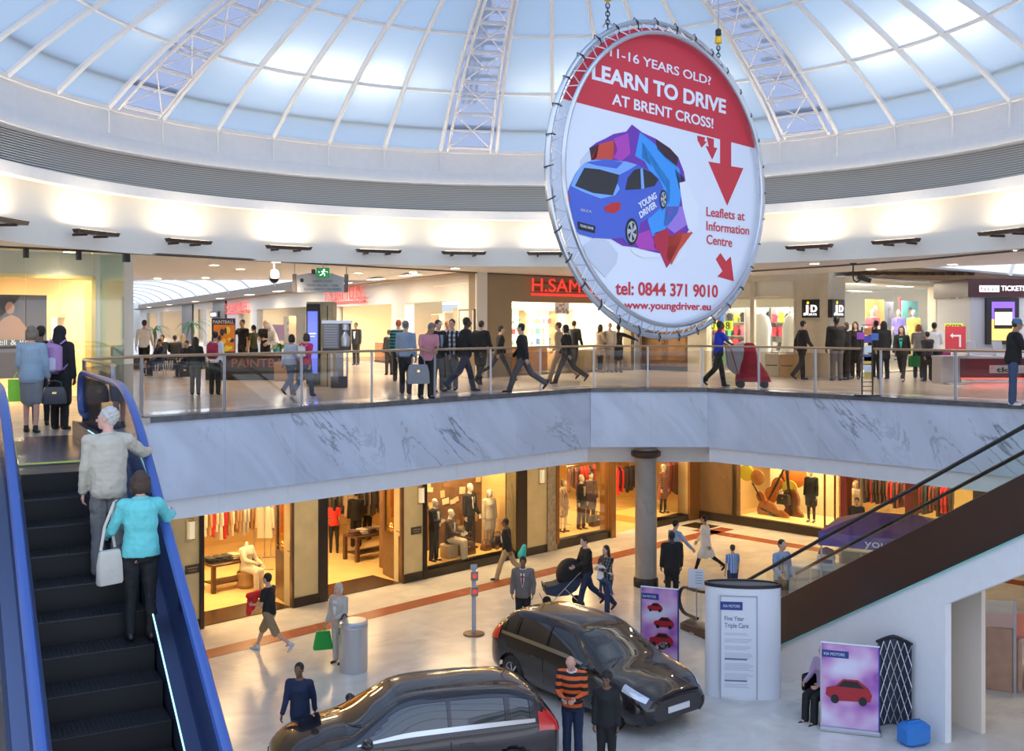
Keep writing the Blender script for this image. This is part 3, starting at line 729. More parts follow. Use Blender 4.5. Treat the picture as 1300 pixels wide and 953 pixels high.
# R2 wing
b0, b1, b2 = R2.a(1073), R2.a(1188), R2.a(1200)
wl('wall_sports_side', R2, wall_holes(0, 30, U, TOPZ, 0, 0.3, [(b0, b1, U+0.05, 8.3), (b2, b2+2.2, U, 7.95), (b2+3.5, b2+14, U, 7.9)]), STONE)
wl('window_323', R2, MB().bb(b0, b1, 0.12, 0.14, U+0.05, 8.3), SHOPG)
wl('window_324', R2, MB().bb(b2, b2+2.2, 0.12, 0.14, 6.0+1.5, 7.95), SHOPG)
SW = mat('sports shop wall', (0.86, 0.83, 0.74), 0.6)
sport = [R1.w(aD1+0.6, 0.3)[:2], R1.w(L1+0.3, 0.3)[:2], R2.w(14, 0.3)[:2], R2.w(14, 7.5)[:2], (7.0, 46.5)]
room_shell('sports', sport, U, 8.42, SW, JF, SW, skip=(0, 1))
for a, b in ((1.8, 1.2), (4.5, 1.2), (7.5, 1.2), (3, 3.6), (6.5, 3.6)):
    p = R2.w(a, b); shop_light(p[0], p[1], 8.36, 170, (1, 0.93, 0.78), rz=R2.rz)
p = R1.w(L1-2.2, 1.6); shop_light(p[0], p[1], 8.36, 130, (1, 0.95, 0.85), rz=R1.rz)
p = R1.w(L1-3.8, 1.8); shop_light(p[0], p[1], 8.36, 130, (1, 0.95, 0.85), rz=R1.rz)
# JD signs
YEL = mat('sign yellow', (1, 0.75, 0.02), 0.4, emit=1.0, ecol=(1, 0.75, 0.05)); WHL = mat('lit sign white', (1, 1, 1), 0.4, emit=1.3)
def jd(label, fr, p0, p1, y0, y1, dy, full=True):
    a0, a1 = fr.a(p0, dy), fr.a(p1, dy); zt, zb = fr.z((p0+p1)/2, y0, dy), fr.z((p0+p1)/2, y1, dy); W = a1-a0; H = zt-zb
    x, y, _ = fr.w(a0, dy); o = root('shop_sign', label, 'sign', (x, y, zb), fr.rz)
    MB().rbox((W/2, 0.06, H/2), (W, 0.16, H), 0.01).build('light_box', BLACK, o)
    text('J', WHL, o, (W*0.16, -0.03, H*0.32), H*0.52, W*0.22, ex=0.01, offset=0.01); text('D', WHL, o, (W*0.52, -0.03, H*0.32), H*0.52, W*0.34, ex=0.01, offset=0.01)
    MB().ell((W*0.36, -0.03, H*0.82), (W*0.07, 0.015, W*0.07), 10, 6).build('dot', YEL, o)
    MB().ell((W*0.46, -0.03, H*0.5), (W*0.04, 0.015, W*0.04), 10, 6).build('dot', RED, o)
    if full: text('SPORTS', WHL, o, (W*0.12, -0.03, H*0.12), H*0.16, W*0.72, ex=0.01)
jd('square black sportswear sign on the pillar face towards the atrium', R1, 1018, 1041, 380, 403, -0.12)
jd('square black sportswear sign on the pillar face towards the corridor', R2, 1056, 1071.5, 380, 403, -0.12)
jd('small black sportswear blade sign beside the shop doorway', R2, 1211, 1222, 362, 383, -0.15, False)
# posters in the sports window
def fig_poster(label, fr, p0, p1, y0, y1, dy, bgc, bodyc, skin, hairc, extra=None):
    o, W, H = panel('poster', label, 'poster', fr, p0, p1, y0, y1, dy, mat('poster ground %s' % (bgc,), bgc, 0.5))
    MB().plate([(-W*.28, 0.02), (W*.28, 0.02), (W*.24, H*.5), (W*.1, H*.62), (-W*.1, H*.62), (-W*.24, H*.5)], -0.03, -0.02).build('printed_body', mat('print %s' % (bodyc,), bodyc, 0.5), o)
    MB().ell((0, -0.03, H*.73), (W*.1, 0.01, H*.09), 12, 8).build('printed_face', mat('print %s' % (skin,), skin, 0.5), o)
    MB().ell((0, -0.022, H*.79), (W*.13, 0.01, H*.08), 12, 8).build('printed_hair', mat('print %s' % (hairc,), hairc, 0.5), o)
fig_poster('orange poster of a figure in a puffed silver hat in the sports window', R2, 1099, 1122, 380, 438, 1.4, (0.95, 0.45, 0.06), (0.85, 0.82, 0.8), (0.7, 0.4, 0.25), (0.75, 0.75, 0.78))
fig_poster('dark grey poster of a dim figure next to the orange poster', R2, 1123, 1134, 383, 438, 1.4, (0.16, 0.17, 0.22), (0.07, 0.07, 0.09), (0.4, 0.25, 0.18), (0.03, 0.02, 0.02))
fig_poster('teal poster of a figure in a yellow top in the sports window', R2, 1145, 1165, 382, 440, 1.4, (0.10, 0.36, 0.36), (0.85, 0.65, 0.05), (0.45, 0.25, 0.15), (0.03, 0.02, 0.02))
tag(MB().bb(-0.05, 0.05, -0.02, 0.02, 0, 1.3).bb(-0.08, 0.08, -0.03, 0.03, 1.28, 1.33).build('hanging_banner', mat('deep red fabric', (0.45, 0.02, 0.03), 0.7), None, R2.w(R2.a(1143, 1.2), 1.2, 6.6), R2.rz), 'narrow deep red hanging banner beside the teal poster', 'banner')
# clothes and shoes on the front shop's shelves
def shelf_rack(label, x, y, z, rz, w, h, palette, goods_label, group, rows=4, seed=3, cat='shelf', item=None):
    rnd = random.Random(seed); o = root('display_shelving', label, cat, (x, y, z), rz)
    for s in (-1, 1): MB().bb(s*w/2-0.02, s*w/2+0.02, -0.02, 0.28, 0, h).build('upright', STEEL, o)
    MB().bb(-w/2, w/2, 0.26, 0.28, 0.1, h).build('back_panel', mat('slat panel', (0.45, 0.42, 0.38), 0.6), o)
    for k in range(rows):
        zz = 0.25 + (h-0.3)*k/rows; MB().bb(-w/2, w/2, 0, 0.26, zz, zz+0.02).build('shelf', STEEL, o)
        n = max(2, int(w/0.24))
        for q in range(n):
            c = rnd.choice(palette); xx = -w/2 + w*(q+0.5)/n
            b = MB(); hh = (h-0.3)/rows*rnd.uniform(.5, .8)
            if item == 'shoe': b.cap((-0.06, 0.05, 0.04), (0.07, 0.0, 0.03), 0.045, 0.03, 8).cap((-0.07, 0.05, 0.05), (-0.06, 0.05, 0.1), 0.04, 0.035, 8)
            else: b.plate([(-0.07, 0), (0.07, 0), (0.075, hh*.7), (0.11, hh*.55), (0.12, hh*.72), (0.05, hh), (-0.05, hh), (-0.12, hh*.72), (-0.11, hh*.55), (-0.075, hh*.7)], 0.06, 0.14)
            tag(b.build('shoe' if item == 'shoe' else 'folded_shirt', mat('goods %s' % (c,), c, 0.6), None, (x+math.cos(rz)*xx, y+math.sin(rz)*xx, z+zz+0.02), rz), goods_label, 'shoe' if item == 'shoe' else 'shirt', group)
    return o
bright = [(0.85, 0.8, 0.05), (0.9, 0.9, 0.9), (0.05, 0.2, 0.7), (0.85, 0.05, 0.1), (0.02, 0.02, 0.02), (0.95, 0.3, 0.5), (0.1, 0.5, 0.2)]
for i, (px, w_) in enumerate([(908, .82), (933, .82), (966, .8), (990, .8)]):
    p = R1.w(R1.a(px, 1.8), 1.8); shelf_rack('shelving of bright sports clothes in the glazed front, %s' % ['behind the blue-shirted man', 'behind the red pushchair', 'beyond the stone mullion', 'next to the black sign pillar'][i], p[0], p[1], U+.01, R1.rz, w_, 2.2, bright, 'bright sports shirt on the shelving of the glazed front', 'sports shirts on the shelving', 4, 5+i)
for i, (px, dy) in enumerate([(1085, 3.2), (1175, 3.0)]):
    p = R2.w(R2.a(px, dy), dy); shelf_rack('wall shelving of trainers %s' % ['behind the orange poster', 'at the far end of the sports window'][i], p[0], p[1], U+.01, R2.rz, 1.5, 1.6, [(0.8, 0.8, 0.8), (0.1, 0.1, 0.1), (0.6, 0.1, 0.1)], 'trainer on the shelves inside the sports shop', 'trainers on wall shelves', 4, 15+i, item='shoe')
for i, (lbl, col, px, yc, wpx) in enumerate([('yellow-green square price sign with an 8 shape behind the blue-shirted man', (0.75, 0.9, 0.05), 925, 413, 10), ('yellow-green square price sign with a 0 shape beside the banner ring', (0.75, 0.9, 0.05), 906, 413, 8)]):
    o, W, H = panel('price_sign', lbl, 'sign', R1, px-wpx/2, px+wpx/2, yc-6, yc+6, 0.5, mat('fluorescent yellow', col, 0.5, emit=0.35))
    text('8' if i == 0 else '0', BLACK, o, (-W*.3, -0.03, H*.12), H*1.05, W*.5)
tag(MB().rbox((0, 0, .35), (.42, .3, .7), .01).bb(-.3, .3, -.2, .2, .68, .72).build('white_plinth', WHITE, None, R1.w(R1.a(973, 1.0), 1.0, U), R1.rz), 'white plinth with a small screen panel in the glazed front', 'plinth')
for i, (px, lb) in enumerate([(967, 'upright'), (997, 'leaning')]):    # white draped display forms
    x, y, _ = R1.w(R1.a(px, 0.6), 0.6)
    mb = MB(); mb.loft([[(r*math.cos(t)*(1.3 if i == 0 else 1), r*.7*math.sin(t), z) for t in [2*PI*q/14 for q in range(14)]] for r, z in ((.34, 0), (.30, .5), (.22, 1.1), (.28, 1.5), (.20, 1.85), (.05, 2.0))])
    if i: mb.xf(Matrix.Rotation(0.12, 4, 'Y'))
    tag(mb.build('draped_form', mat('white drape', (0.85, 0.83, 0.78), 0.8), None, (x, y, U+.01), R1.rz, smooth='all'), 'white %s draped display form in the glazed front window' % lb, 'display form')
for i, (px, col) in enumerate([(984, (0.62, 0.55, 0.42)), (1003, (0.5, 0.33, 0.15))]):
    o = root('display_box', '%s plinth box with shoes on it by the black sign pillar' % ('cream' if i == 0 else 'tan wooden'), 'plinth', R1.w(R1.a(px, -0.6), -0.6, U), R1.rz)
    MB().rbox((0, 0, 0.35), (0.5, 0.4, 0.7), 0.01).build('box', mat('plinth %d' % i, col, 0.5), o); MB().bb(-.2, .2, -.205, -.2, .33, .36).build('slot', DBROWN, o)
    tag(MB().cap((-0.1, 0, 0.05), (0.1, 0, 0.04), 0.05, 0.035).cap((-.1, 0, .05), (-.09, 0, .12), .045, .04).build('shoe', mat('white leather', (.8, .78, .7), .5), None, R1.w(R1.a(px, -0.6), -0.6, U+0.705), R1.rz+.4, smooth='all'), 'pale shoe standing on the %s plinth box' % ('cream' if i == 0 else 'tan wooden'), 'shoe')

# --- fashion shop behind frameless glass at the west side
a_l0, a_l1 = FU.a(-60), FU.a(157)
aO = FU.a(121)
PALEW = mat('pale grey green wall', (0.56, 0.55, 0.46), 0.6)
wl('wall_fashion_front', FU, wall_holes(-14, a_l1, U, TOPZ, 0, 0.3, [(-12, aO, U, 8.02)]), PALEW)
wl('trim_330', FU, MB().bb(aO-0.1, aO+0.0, -0.03, 0.33, U, 8.06).bb(-12, aO, -0.03, 0.33, 7.98, 8.06), mat('gold portal', (0.85, 0.62, 0.22), 0.35, 0.3))
fash = [FU.w(-13, 0.3)[:2], FU.w(a_l1, 0.3)[:2], FU.w(a_l1-1.0, 7)[:2], FU.w(-13, 7)[:2]]
GW = mat('golden shop wall', (0.85, 0.62, 0.34), 0.45)
room_shell('fashion', fash, U, 8.3, GW, JF, WARMW, skip=(0,))
struct('wall_corridor_west', MB().box((0, 0, (U+9.1)/2), (100, 0.3, 9.1-U)), WARMW, (-8.95+CDIR.x*50.2, 24.75+CDIR.y*50.2, 0), FC.rz)
for a, b in ((aO-1.2, 1.6), (aO-3.4, 1.6), (aO-5.5, 1.6), (aO-2.4, 4.6)):
    p = FU.w(a, b); shop_light(p[0], p[1], 8.24, 190, (1, 0.78, 0.45), rz=FU.rz)
o, W, H = panel('poster', 'tall dark fashion poster of a curly-haired figure inside the golden shop', 'poster', FU, -20, 59, 374, 480, 0.7, mat('dark poster', (0.07, 0.045, 0.04), 0.45))
cx = (FU.a(13, .7)+0)-(FU.a(-20, .7)+FU.a(59, .7))/2
MB().plate([(cx-.33, H*.46), (cx+.36, H*.46), (cx+.34, H*.6), (cx+.18, H*.72), (cx+.02, H*.76), (cx-.15, H*.72), (cx-.3, H*.62)], -0.03, -0.02).build('printed_shoulders', mat('tan print', (0.45, 0.22, 0.10), 0.5), o)
MB().ell((cx-.02, -0.03, H*.84), (.1, .012, .14), 12, 8).build('printed_face', mat('face print', (0.42, 0.2, 0.12), 0.5), o)
MB().ell((cx-.02, -0.022, H*.88), (.22, .01, .17), 12, 8).build('printed_hair', mat('hair print', (0.03, 0.02, 0.02), 0.5), o)
text('Russell & Bromley', mat('pale print', (0.8, 0.78, 0.75), 0.5, emit=0.3), o, (cx-.62, -0.022, H*.40), 0.2, 1.5, ex=0.002)
panel('wall_column_panel', 'narrow black hanging panel at the mouth of the golden shop', 'panel', FU, 109, 114, 369, 470, 0.6, BLACK)
panel('gold_display_column', 'polished gold display column inside the golden shop', 'column', FU, 94, 103, 380, 475, 2.2, mat('polished gold', (0.9, 0.6, 0.15), 0.2, 0.9), thick=0.3)
x, y = on_floor(98, 508, U); o = root('black_plinth', 'black upright plinth with a small lit top in the golden shop', 'plinth', (x-.9, y+.9, U+.01), .3)
MB().rbox((0, 0, 0.55), (0.34, 0.34, 1.1), 0.01).build('body', BLACK, o); MB().bb(-.15, .15, -.15, .15, 1.1, 1.12).build('top_plate', STEEL, o)
for i, (px, d) in enumerate([(84, 1.6)]):
    p = FU.w(FU.a(px, 2.6), 2.6); tall_case('lit golden shoe cabinet at the back of the golden shop, %s the gold column' % ('beside' if i == 0 else 'further from'), p[0], p[1], U+.01, FU.rz, 0.9, 1.8, 4, 60+i)
# frameless glass screen with black clamps hanging from the ceiling track
FG = Frame(FU.w(0, -1.3)[0], FU.w(0, -1.3)[1], 45)
g0, g1 = FG.a(-60), FG.a(157)
o = root('glass_screen', 'frameless glass screen hung on black clamps before the golden shop', 'glass screen', FG.loc(U), FG.rz)
n = 5
for k in range(n): MB().bb(g0+(g1-g0)*k/n+.01, g0+(g1-g0)*(k+1)/n-.01, -.006, .006, 0.02, UC-U-.02).build('glass_pane', GLASS, o)
MB().bb(g1, g1+.012, 0, 1.2, 0.02, UC-U-.02).build('glass_pane', glass('greenish glass edge', (0.85, 0.93, 0.86), 0.9), o)
for px in (33, 100, 159, 162): MB().bb(FG.a(px)-.04, FG.a(px)+.04, -.05, .05, UC-U-.22, UC-U-.02).build('clamp', BLACK, o)
# ceiling track
mb = MB()
tr = [FG.w(g0-3, 0)[:2], FG.w(FG.a(740), 0)[:2]]
mb.tube([(*tr[0], UC-.012), (*FG.w(g1, 0)[:2], UC-.012)], .03, 4); mb.tube([(*FG.w(g1, 0)[:2], UC-.012), (*FU.w(FU.a(605), -0.04)[:2], UC-.012)], .03, 4)
mb.tube([(*FU.w(FU.a(605), -0.04)[:2], UC-.012), (*FU.w(FU.a(803), -0.04)[:2], UC-.012)], .03, 4)
arc = [(px, py) for px, py in ((905, 346.5), (975, 342), (1060, 336.5), (1158, 329.6), (1300, 316), (1380, 306))]
mb.tube([((px-CX)/F*(F*(UC-EYE)/(HZ-py)), F*(UC-EYE)/(HZ-py), UC-.012) for px, py in arc], .03, 4)
struct('trim_340', mb, DBROWN)

# --- corridor vaults (frosted, bright) and far ends
VAULTG = FROSTC.copy(); VAULTG.name = 'milky vault glass'
_n = VAULTG.node_tree.nodes; _l = VAULTG.node_tree.links; _o = [x for x in _n if x.type == 'OUTPUT_MATERIAL'][0]; _s = _o.inputs['Surface'].links[0].from_socket
_t = _n.new('ShaderNodeBsdfTransparent'); _m = _n.new('ShaderNodeMixShader'); _m.inputs['Fac'].default_value = 0.6
_l.new(_s, _m.inputs[1]); _l.new(_t.outputs[0], _m.inputs[2]); _l.new(_m.outputs[0], _o.inputs['Surface'])
def vault(idx, p0, d, L, wid, z0, rise, m):
    """barrel roof light along direction d starting at p0 (right-hand springing), spreading to the west by wid"""
    n = Vector((-d.y, d.x)); mb = MB(); rings = []
    for q in range(13):
        t = PI*q/12; off = wid/2 - wid/2*math.cos(t); z = z0 + rise*math.sin(t)
        rings.append([(p0.x+n.x*off, p0.y+n.y*off, z), (p0.x+n.x*off+d.x*L, p0.y+n.y*off+d.y*L, z)])
    mb.loft(rings, cap=False, closed=False); struct('window_%d' % idx, mb, m, smooth='all')
    k = 0
    while k*7.0 < L:
        struct('trim_%d' % (idx+50+k), MB().tube([(p0.x+n.x*(wid/2-wid/2*math.cos(PI*q/12))+d.x*7*k, p0.y+n.y*(wid/2-wid/2*math.cos(PI*q/12))+d.y*7*k, z0+(rise-.04)*math.sin(PI*q/12)) for q in range(13)], .07, 6), WARMW); k += 1
vault(400, Vector((KC[0], KC[1]))+CDIR*6.3, CDIR, 93, 8.2, 8.66, 1.6, VAULTG)
struct('wall_corridor_end', MB().box((0, 0, 7.3), (12, 0.2, 4.2)), WARMW, (KC[0]+CDIR.x*100-3, KC[1]+CDIR.y*100, 0), FC.rz + PI/2)
struct('ceiling_corridor_north', MB().prism([(-8.95+CDIR.x*14.5, 24.55+CDIR.y*14.5), (-8.95+CDIR.x*14.5+1.2, 25.05+CDIR.y*14.5), (-8.95+CDIR.x*100+1.2, 25.05+CDIR.y*100), (-8.95+CDIR.x*100, 24.55+CDIR.y*100)], 8.74, 8.8), CEIL)
rd = Vector((1, 1)).normalized()
p0 = Vector((15.7, 25.4)); vault(460, p0, rd, 26, 6.2, 8.56, 1.5, VAULTG)
slat = MB()
for k in range(14): slat.bb(.9+k*.22, 30, -0.35-k*0.2, -0.25-k*0.2, UC-.05, UC+.05)
wl('trim_345', R2, slat, mat('brown slatted ceiling', (0.12, 0.07, 0.04), 0.6))
wl('ceiling_corridor_east', R2, MB().prism([(0.3, 0), (30, 0), (30, -3.05), (-.6, -3.05)], UC+.06, UC+.1), mat('brown ceiling', (0.10, 0.06, 0.04), 0.7))
struct('wall_corridor_far_east', MB().box((0, 0, 7.0), (0.2, 60, 4)), WARMW, (36, 45, 0), 0.5)
struct('wall_east', MB().bb(0, 22, 0, 0.3, U, TOPZ), WARMW, (21.5, 33.5, 0), -PI/4)
struct('wall_back_close', MB().bb(-70, 42, 94+50, 94.3+50, 0, 9.5), WARMW)
for i, (px, s_) in enumerate([(-4.5, 0), (-9, 0), (-15, 0), (-21, 0), (-28, 0)]):
    p = FC.w(LC_ + px, 1.4)
    if i > 2: shop_light(p[0], p[1], 8.15, 150, rz=FC.rz)
for a in (1.5, 5, 9, 14, 20, 27, 36, 46, 60, 75):
    p = FC.w(LC_-a, -1.6); shop_light(p[0], p[1], 8.5, 110, (1, .86, .68), 1.2, FC.rz, label='added slim fill light over the corridor shop fronts')  # panels added to brighten the dull corridor wall
far = [FC.w(0, .35)[:2], FC.w(LC_-16, .35)[:2], FC.w(LC_-16, 5)[:2], FC.w(0, 5)[:2]]
room_shell('corridor_shops', far, U, 8.6, mat('far shop wall', (0.72, 0.58, 0.36), .6), JF, JW, skip=(0,))
for px_ in (182, 200, 222, 240, 255, 267):
    p = FC.w(cw(px_), 2.2); shop_light(p[0], p[1], 8.5, 190, rz=FC.rz)
wl('wall_corridor_piers', FC, MB().bb(cw(272), cw(288), -.12, 0, U, 8.6).bb(cw(233), cw(246), -.14, 0, U, 8.6), mat('dark pier', (0.06, 0.05, 0.05), 0.4))
for x_, y_ in ((15.5, 33), (19, 37), (17, 30)): shop_light(x_, y_, 8.3, 160, (1, .9, .75), rz=.78)  # panels added to fill the unlit east corridor
# black and white blade sign far down the corridor
o, W, H = panel('shop_sign', 'small black and white shop sign far down the north corridor', 'sign', FC, 267, 277, 395, 403, -0.2, BLACK)
MB().bb(-W*.4, W*.25, -.03, -.02, H*.25, H*.75).build('lit_name_plate', WHL, o)
# ================================================================ lower level shops
LG = mat('golden shop floor', (0.80, 0.58, 0.26), 0.22, var=0.08, vscale=1.5)
BRW = mat('dark walnut shopfit', (0.10, 0.045, 0.02), 0.3, var=0.3, vscale=4)
BRASS = mat('polished brass', (0.85, 0.6, 0.25), 0.2, 1.0)
fa = FL.a
ops = [(258, 372), (415, 510), (541, 655), (706, 775), (780, 805), (834, 875)]
holes = [(fa(258), fa(372), 0, LC), (fa(415), fa(512), 0, LC), (fa(541), fa(655), 0.22, LC), (fa(706), fa(775), 0.22, LC), (fa(781), fa(833), 0, LC), (fa(834), fa(873), 0.22, LC)]
struct('wall_lower_left', wall_holes(-4, LL-0.05, 0, LC, 0, 0.4, holes), CREAM, FL.loc(), FL.rz)
# dark plinths and frames
mb = MB()
for p0, p1 in ((220, 254), (372, 404), (512, 541), (655, 706)): mb.bb(fa(p0), fa(p1), -0.03, 0.1, 0, 0.24)
for p0, p1 in ((253, 258), (404, 415), (536.5, 541), (655, 668)): mb.bb(fa(p0), fa(p1), -0.05, 0.45, 0, LC)
for p0, p1 in ((541, 655), (706, 775), (834, 875)): mb.bb(fa(p0), fa(p1), -0.02, 0.4, 0.0, 0.22)
struct('trim_350', mb, mat('near black shopfit', (0.022, 0.014, 0.010), 0.3), FL.loc(), FL.rz)
struct('trim_351', MB().bb(fa(694), fa(706), -0.06, 0.42, 0, LC), mat('speckled stone pier', (0.30, 0.24, 0.16), 0.4, var=0.3, vscale=9), FL.loc(), FL.rz)
struct('trim_352', MB().bb(fa(773.5), fa(779), -0.1, 0.4, 0, LC).bb(fa(873), LL, -0.1, 0.42, 0, LC).bb(fa(704), fa(708), -.08, .1, .2, LC), mat('bronze brown frame', (0.25, 0.12, 0.04), 0.3, 0.4), FL.loc(), FL.rz)
for i, (p0, p1, z0) in enumerate([(541, 655, .22), (708, 773.5, .22), (834, 873, .22)]):
    struct('window_%d' % (500+i), MB().bb(fa(p0), fa(p1), 0.03, 0.05, z0, LC), SHOPG, FL.loc(), FL.rz)
# right wing: brown marble pier, display window, further shops
fb = FLR.a
struct('wall_lower_right', wall_holes(0, 24, 0, LC, 0, 0.35, [(fb(933), fb(1068), 0.25, LC), (fb(1075), fb(1150), 0, LC), (fb(1160), fb(1235), 0, LC)]), mat('dark shop pier', (0.09, 0.05, 0.03), 0.4), FLR.loc(), FLR.rz)
struct('wall_marble_pier', MB().bb(0, fb(932), -0.05, 0.0, 0.3, LC), BROWNM, FLR.loc(), FLR.rz)
struct('trim_353', MB().bb(0, 24, -0.09, 0.02, 0, 0.3).bb(fb(931), fb(933), -.07, .1, 0, LC), mat('near black shopfit', (0.02, 0.01, 0.01), 0.3), FLR.loc(), FLR.rz)
struct('window_505', MB().bb(fb(933), fb(1068), 0.03, 0.05, 0.25, LC), SHOPG, FLR.loc(), FLR.rz)
struct('trim_354', MB().bb(fb(1068), fb(1075), -0.06, .3, 0, LC).bb(fb(1150), fb(1160), -0.06, .3, 0, LC), mat('maroon pier', (0.16, 0.015, 0.02), 0.4), FLR.loc(), FLR.rz)
struct('trim_357', MB().bb(fa(258), fa(372), .1, 1.2, .01, .018).bb(fa(415), fa(511), .1, 1.3, .01, .018), mat('dark threshold', (.05, .022, .01), .25), FL.loc(), FL.rz)
p = (12.6, 20.5); shop_light(p[0], p[1], LC-.03, 90, (1, .8, .5), 1.0, .5, label='added warm fill light over the service booth')  # panel added to lighten the dark opening under the escalator
# granite column under the corner of the gallery
d = 28.35; cxx = (820-CX)/F*d
o = root('pillar', 'mottled grey granite pillar holding up the gallery corner', 'pillar', (cxx, d, 0)); o['kind'] = 'structure'
MB().lathe([(0.29, 0.22), (0.29, 3.7)], 24).build('shaft', PILM, o, smooth=True)
MB().lathe([(0.33, 0), (0.33, 0.2), (0.30, 0.24)], 24).build('base', BLACK, o, smooth=True)
MB().lathe([(0.29, 3.42), (0.38, 3.46), (0.40, 3.50), (0.40, 3.58), (0.33, 3.62)], 24).build('capital', DBROWN, o, smooth=True)
# interiors
SG = mat('golden wall', (0.72, 0.48, 0.20), 0.55); DKB = mat('dark brown shop wall', (0.16, 0.08, 0.035), 0.6, var=0.3, vscale=2)
room_shell('gents_outfitter', [FL.w(-2, .4)[:2], FL.w(fa(668), .4)[:2], FL.w(fa(668), 8)[:2], FL.w(-2, 8)[:2]], 0, LC-.02, SG, LG, WARMW, skip=(0,))
room_shell('ladies_outfitter', [FL.w(fa(668)+.1, .4)[:2], FL.w(LL+6, .4)[:2], FL.w(LL+6, 8)[:2], FL.w(fa(668)+.1, 8)[:2]], 0, LC-.02, mat('amber wall', (0.80, 0.52, 0.12), .5), LG, WARMW, skip=(0,))
room_shell('gift_shop', [FLR.w(.2, .36)[:2], FLR.w(24, .36)[:2], FLR.w(24, 6)[:2], FLR.w(.2, 6)[:2]], 0, LC-.02, mat('pale gold wall', (0.78, 0.60, 0.32), .55), LG, WARMW, skip=(0,))
# partitions behind the display windows
struct('wall_partition', MB().bb(fa(541)-.1, fa(541), .4, 1.95, 0, LC-.03).bb(fa(541), FL.a(612, 1.9), 1.9, 2.0, 0, LC-.03), DKB, FL.loc(), FL.rz)
struct('wall_window_back', MB().bb(FL.a(612, 1.9), fa(668), 1.9, 2.0, 0, LC-.03), SG, FL.loc(), FL.rz)
struct('floor_window_stage', MB().bb(fa(541), fa(655), .4, 1.9, 0, .22).bb(fa(708), fa(773), .4, 1.9, 0, .22).bb(fa(834), fa(873), .4, 2.2, 0, .22), mat('amber stage', (0.80, 0.50, 0.16), .4), FL.loc(), FL.rz)
struct('floor_window_stage_right', MB().bb(fb(933), fb(1068), .36, 2.3, 0, .25), mat('pale amber stage', (0.85, 0.68, 0.36), .4), FLR.loc(), FLR.rz)
struct('wall_window_back_right', MB().bb(fb(933), fb(1020), 2.3, 2.4, 0, LC-.03), mat('ivory backdrop board', (0.85, 0.74, 0.50), .5), FLR.loc(), FLR.rz)
WC = (1.0, 0.66, 0.28)
def warm(fr, a, b, power, z=LC-.06, size=1.2):
    p = fr.w(a, b); shop_light(p[0], p[1], z, power*.4, WC, size, fr.rz, label='glowing warm light panel in a lower shop ceiling')
for px, b, pw in ((270, 2.0, 260), (335, 2.2, 260), (300, 5, 200), (430, 2.0, 260), (480, 2.2, 260), (455, 5, 200), (560, 1.0, 190), (598, 1.0, 190), (638, 1.1, 190), (600, 5, 150),
                  (722, 1.0, 170), (755, 1.0, 170), (740, 4.5, 200), (795, 2.2, 240), (815, 5.2, 200), (855, 1.2, 220), (845, 4.0, 220)):
    warm(FL, fa(px, 0), b, pw)
for px, b, pw in ((950, 1.3, 230), (990, 1.3, 230), (1035, 1.3, 200), (1060, 3.6, 180), (1110, 2.0, 200), (1190, 2, 200), (1250, 2, 200)):
    warm(FLR, fb(px), b, pw)
# outside the shop fronts: soffit downlights warming the marble floor (lamps under the gallery edge)
for px in (300, 400, 500, 600, 700, 790, 855):
    p = FL.w(fa(px), -1.6); shop_light(p[0], p[1], LC-.03, 16, (1, .8, .5), .6, FL.rz, label='warm light panel in the soffit over the lower walkway')
for px in (905, 960, 1020, 1090, 1170, 1250):
    p = FLR.w(fb(px), -2.4); shop_light(p[0], p[1], LC-.03, 18, (1, .78, .45), .6, FLR.rz, label='warm light panel in the soffit over the lower walkway')

# open door leaves
def door_leaf(label, px0, swing):
    """tall walnut door standing open, hinged at the pilaster"""
    p = FL.w(fa(px0), -0.02); o = root('shop_door', label, 'door', (p[0], p[1], 0.0), FL.rz + swing)
    W = 1.25; H = LC - .05
    MB().bb(0, .14, -.03, .03, .02, H).bb(W-.14, W, -.03, .03, .02, H).bb(.14, W-.14, -.03, .03, .02, 1.25).bb(.14, W-.14, -.03, .03, H-.14, H).build('door_frame', BRW, o)
    MB().bb(.14, W-.14, -.008, .008, 1.25, H-.14).build('door_glass', glass('amber door glass', (.95, .8, .45), .8), o)
    mb = MB(); mb.rbox((W/2, -.04, .68), (W-.4, .03, .85), .012); mb.build('raised_panel', mat('walnut mid', (0.16, 0.07, 0.03), .3), o)
    for s in (-1, 1):
        mb = MB()
        for k in range(8): t = 2*PI*k/8; mb.ell((W/2 + math.cos(t)*.09, s*.06, 1.42 + math.sin(t)*.09), (.045, .02, .045), 8, 5)
        mb.ell((W/2, s*.07, 1.42), (.05, .03, .05), 10, 6); mb.tube([(W/2-.5, s*.05, 1.38), (W/2+.5, s*.05, 1.38)], .014, 6); mb.build('handle', BRASS, o, smooth='all')
    return o
door_leaf('walnut and glass shop door standing open beside the man in khaki shorts', 371.5, math.radians(76))
door_leaf('walnut and glass shop door standing open beside the plaque pilaster', 511, math.radians(76))
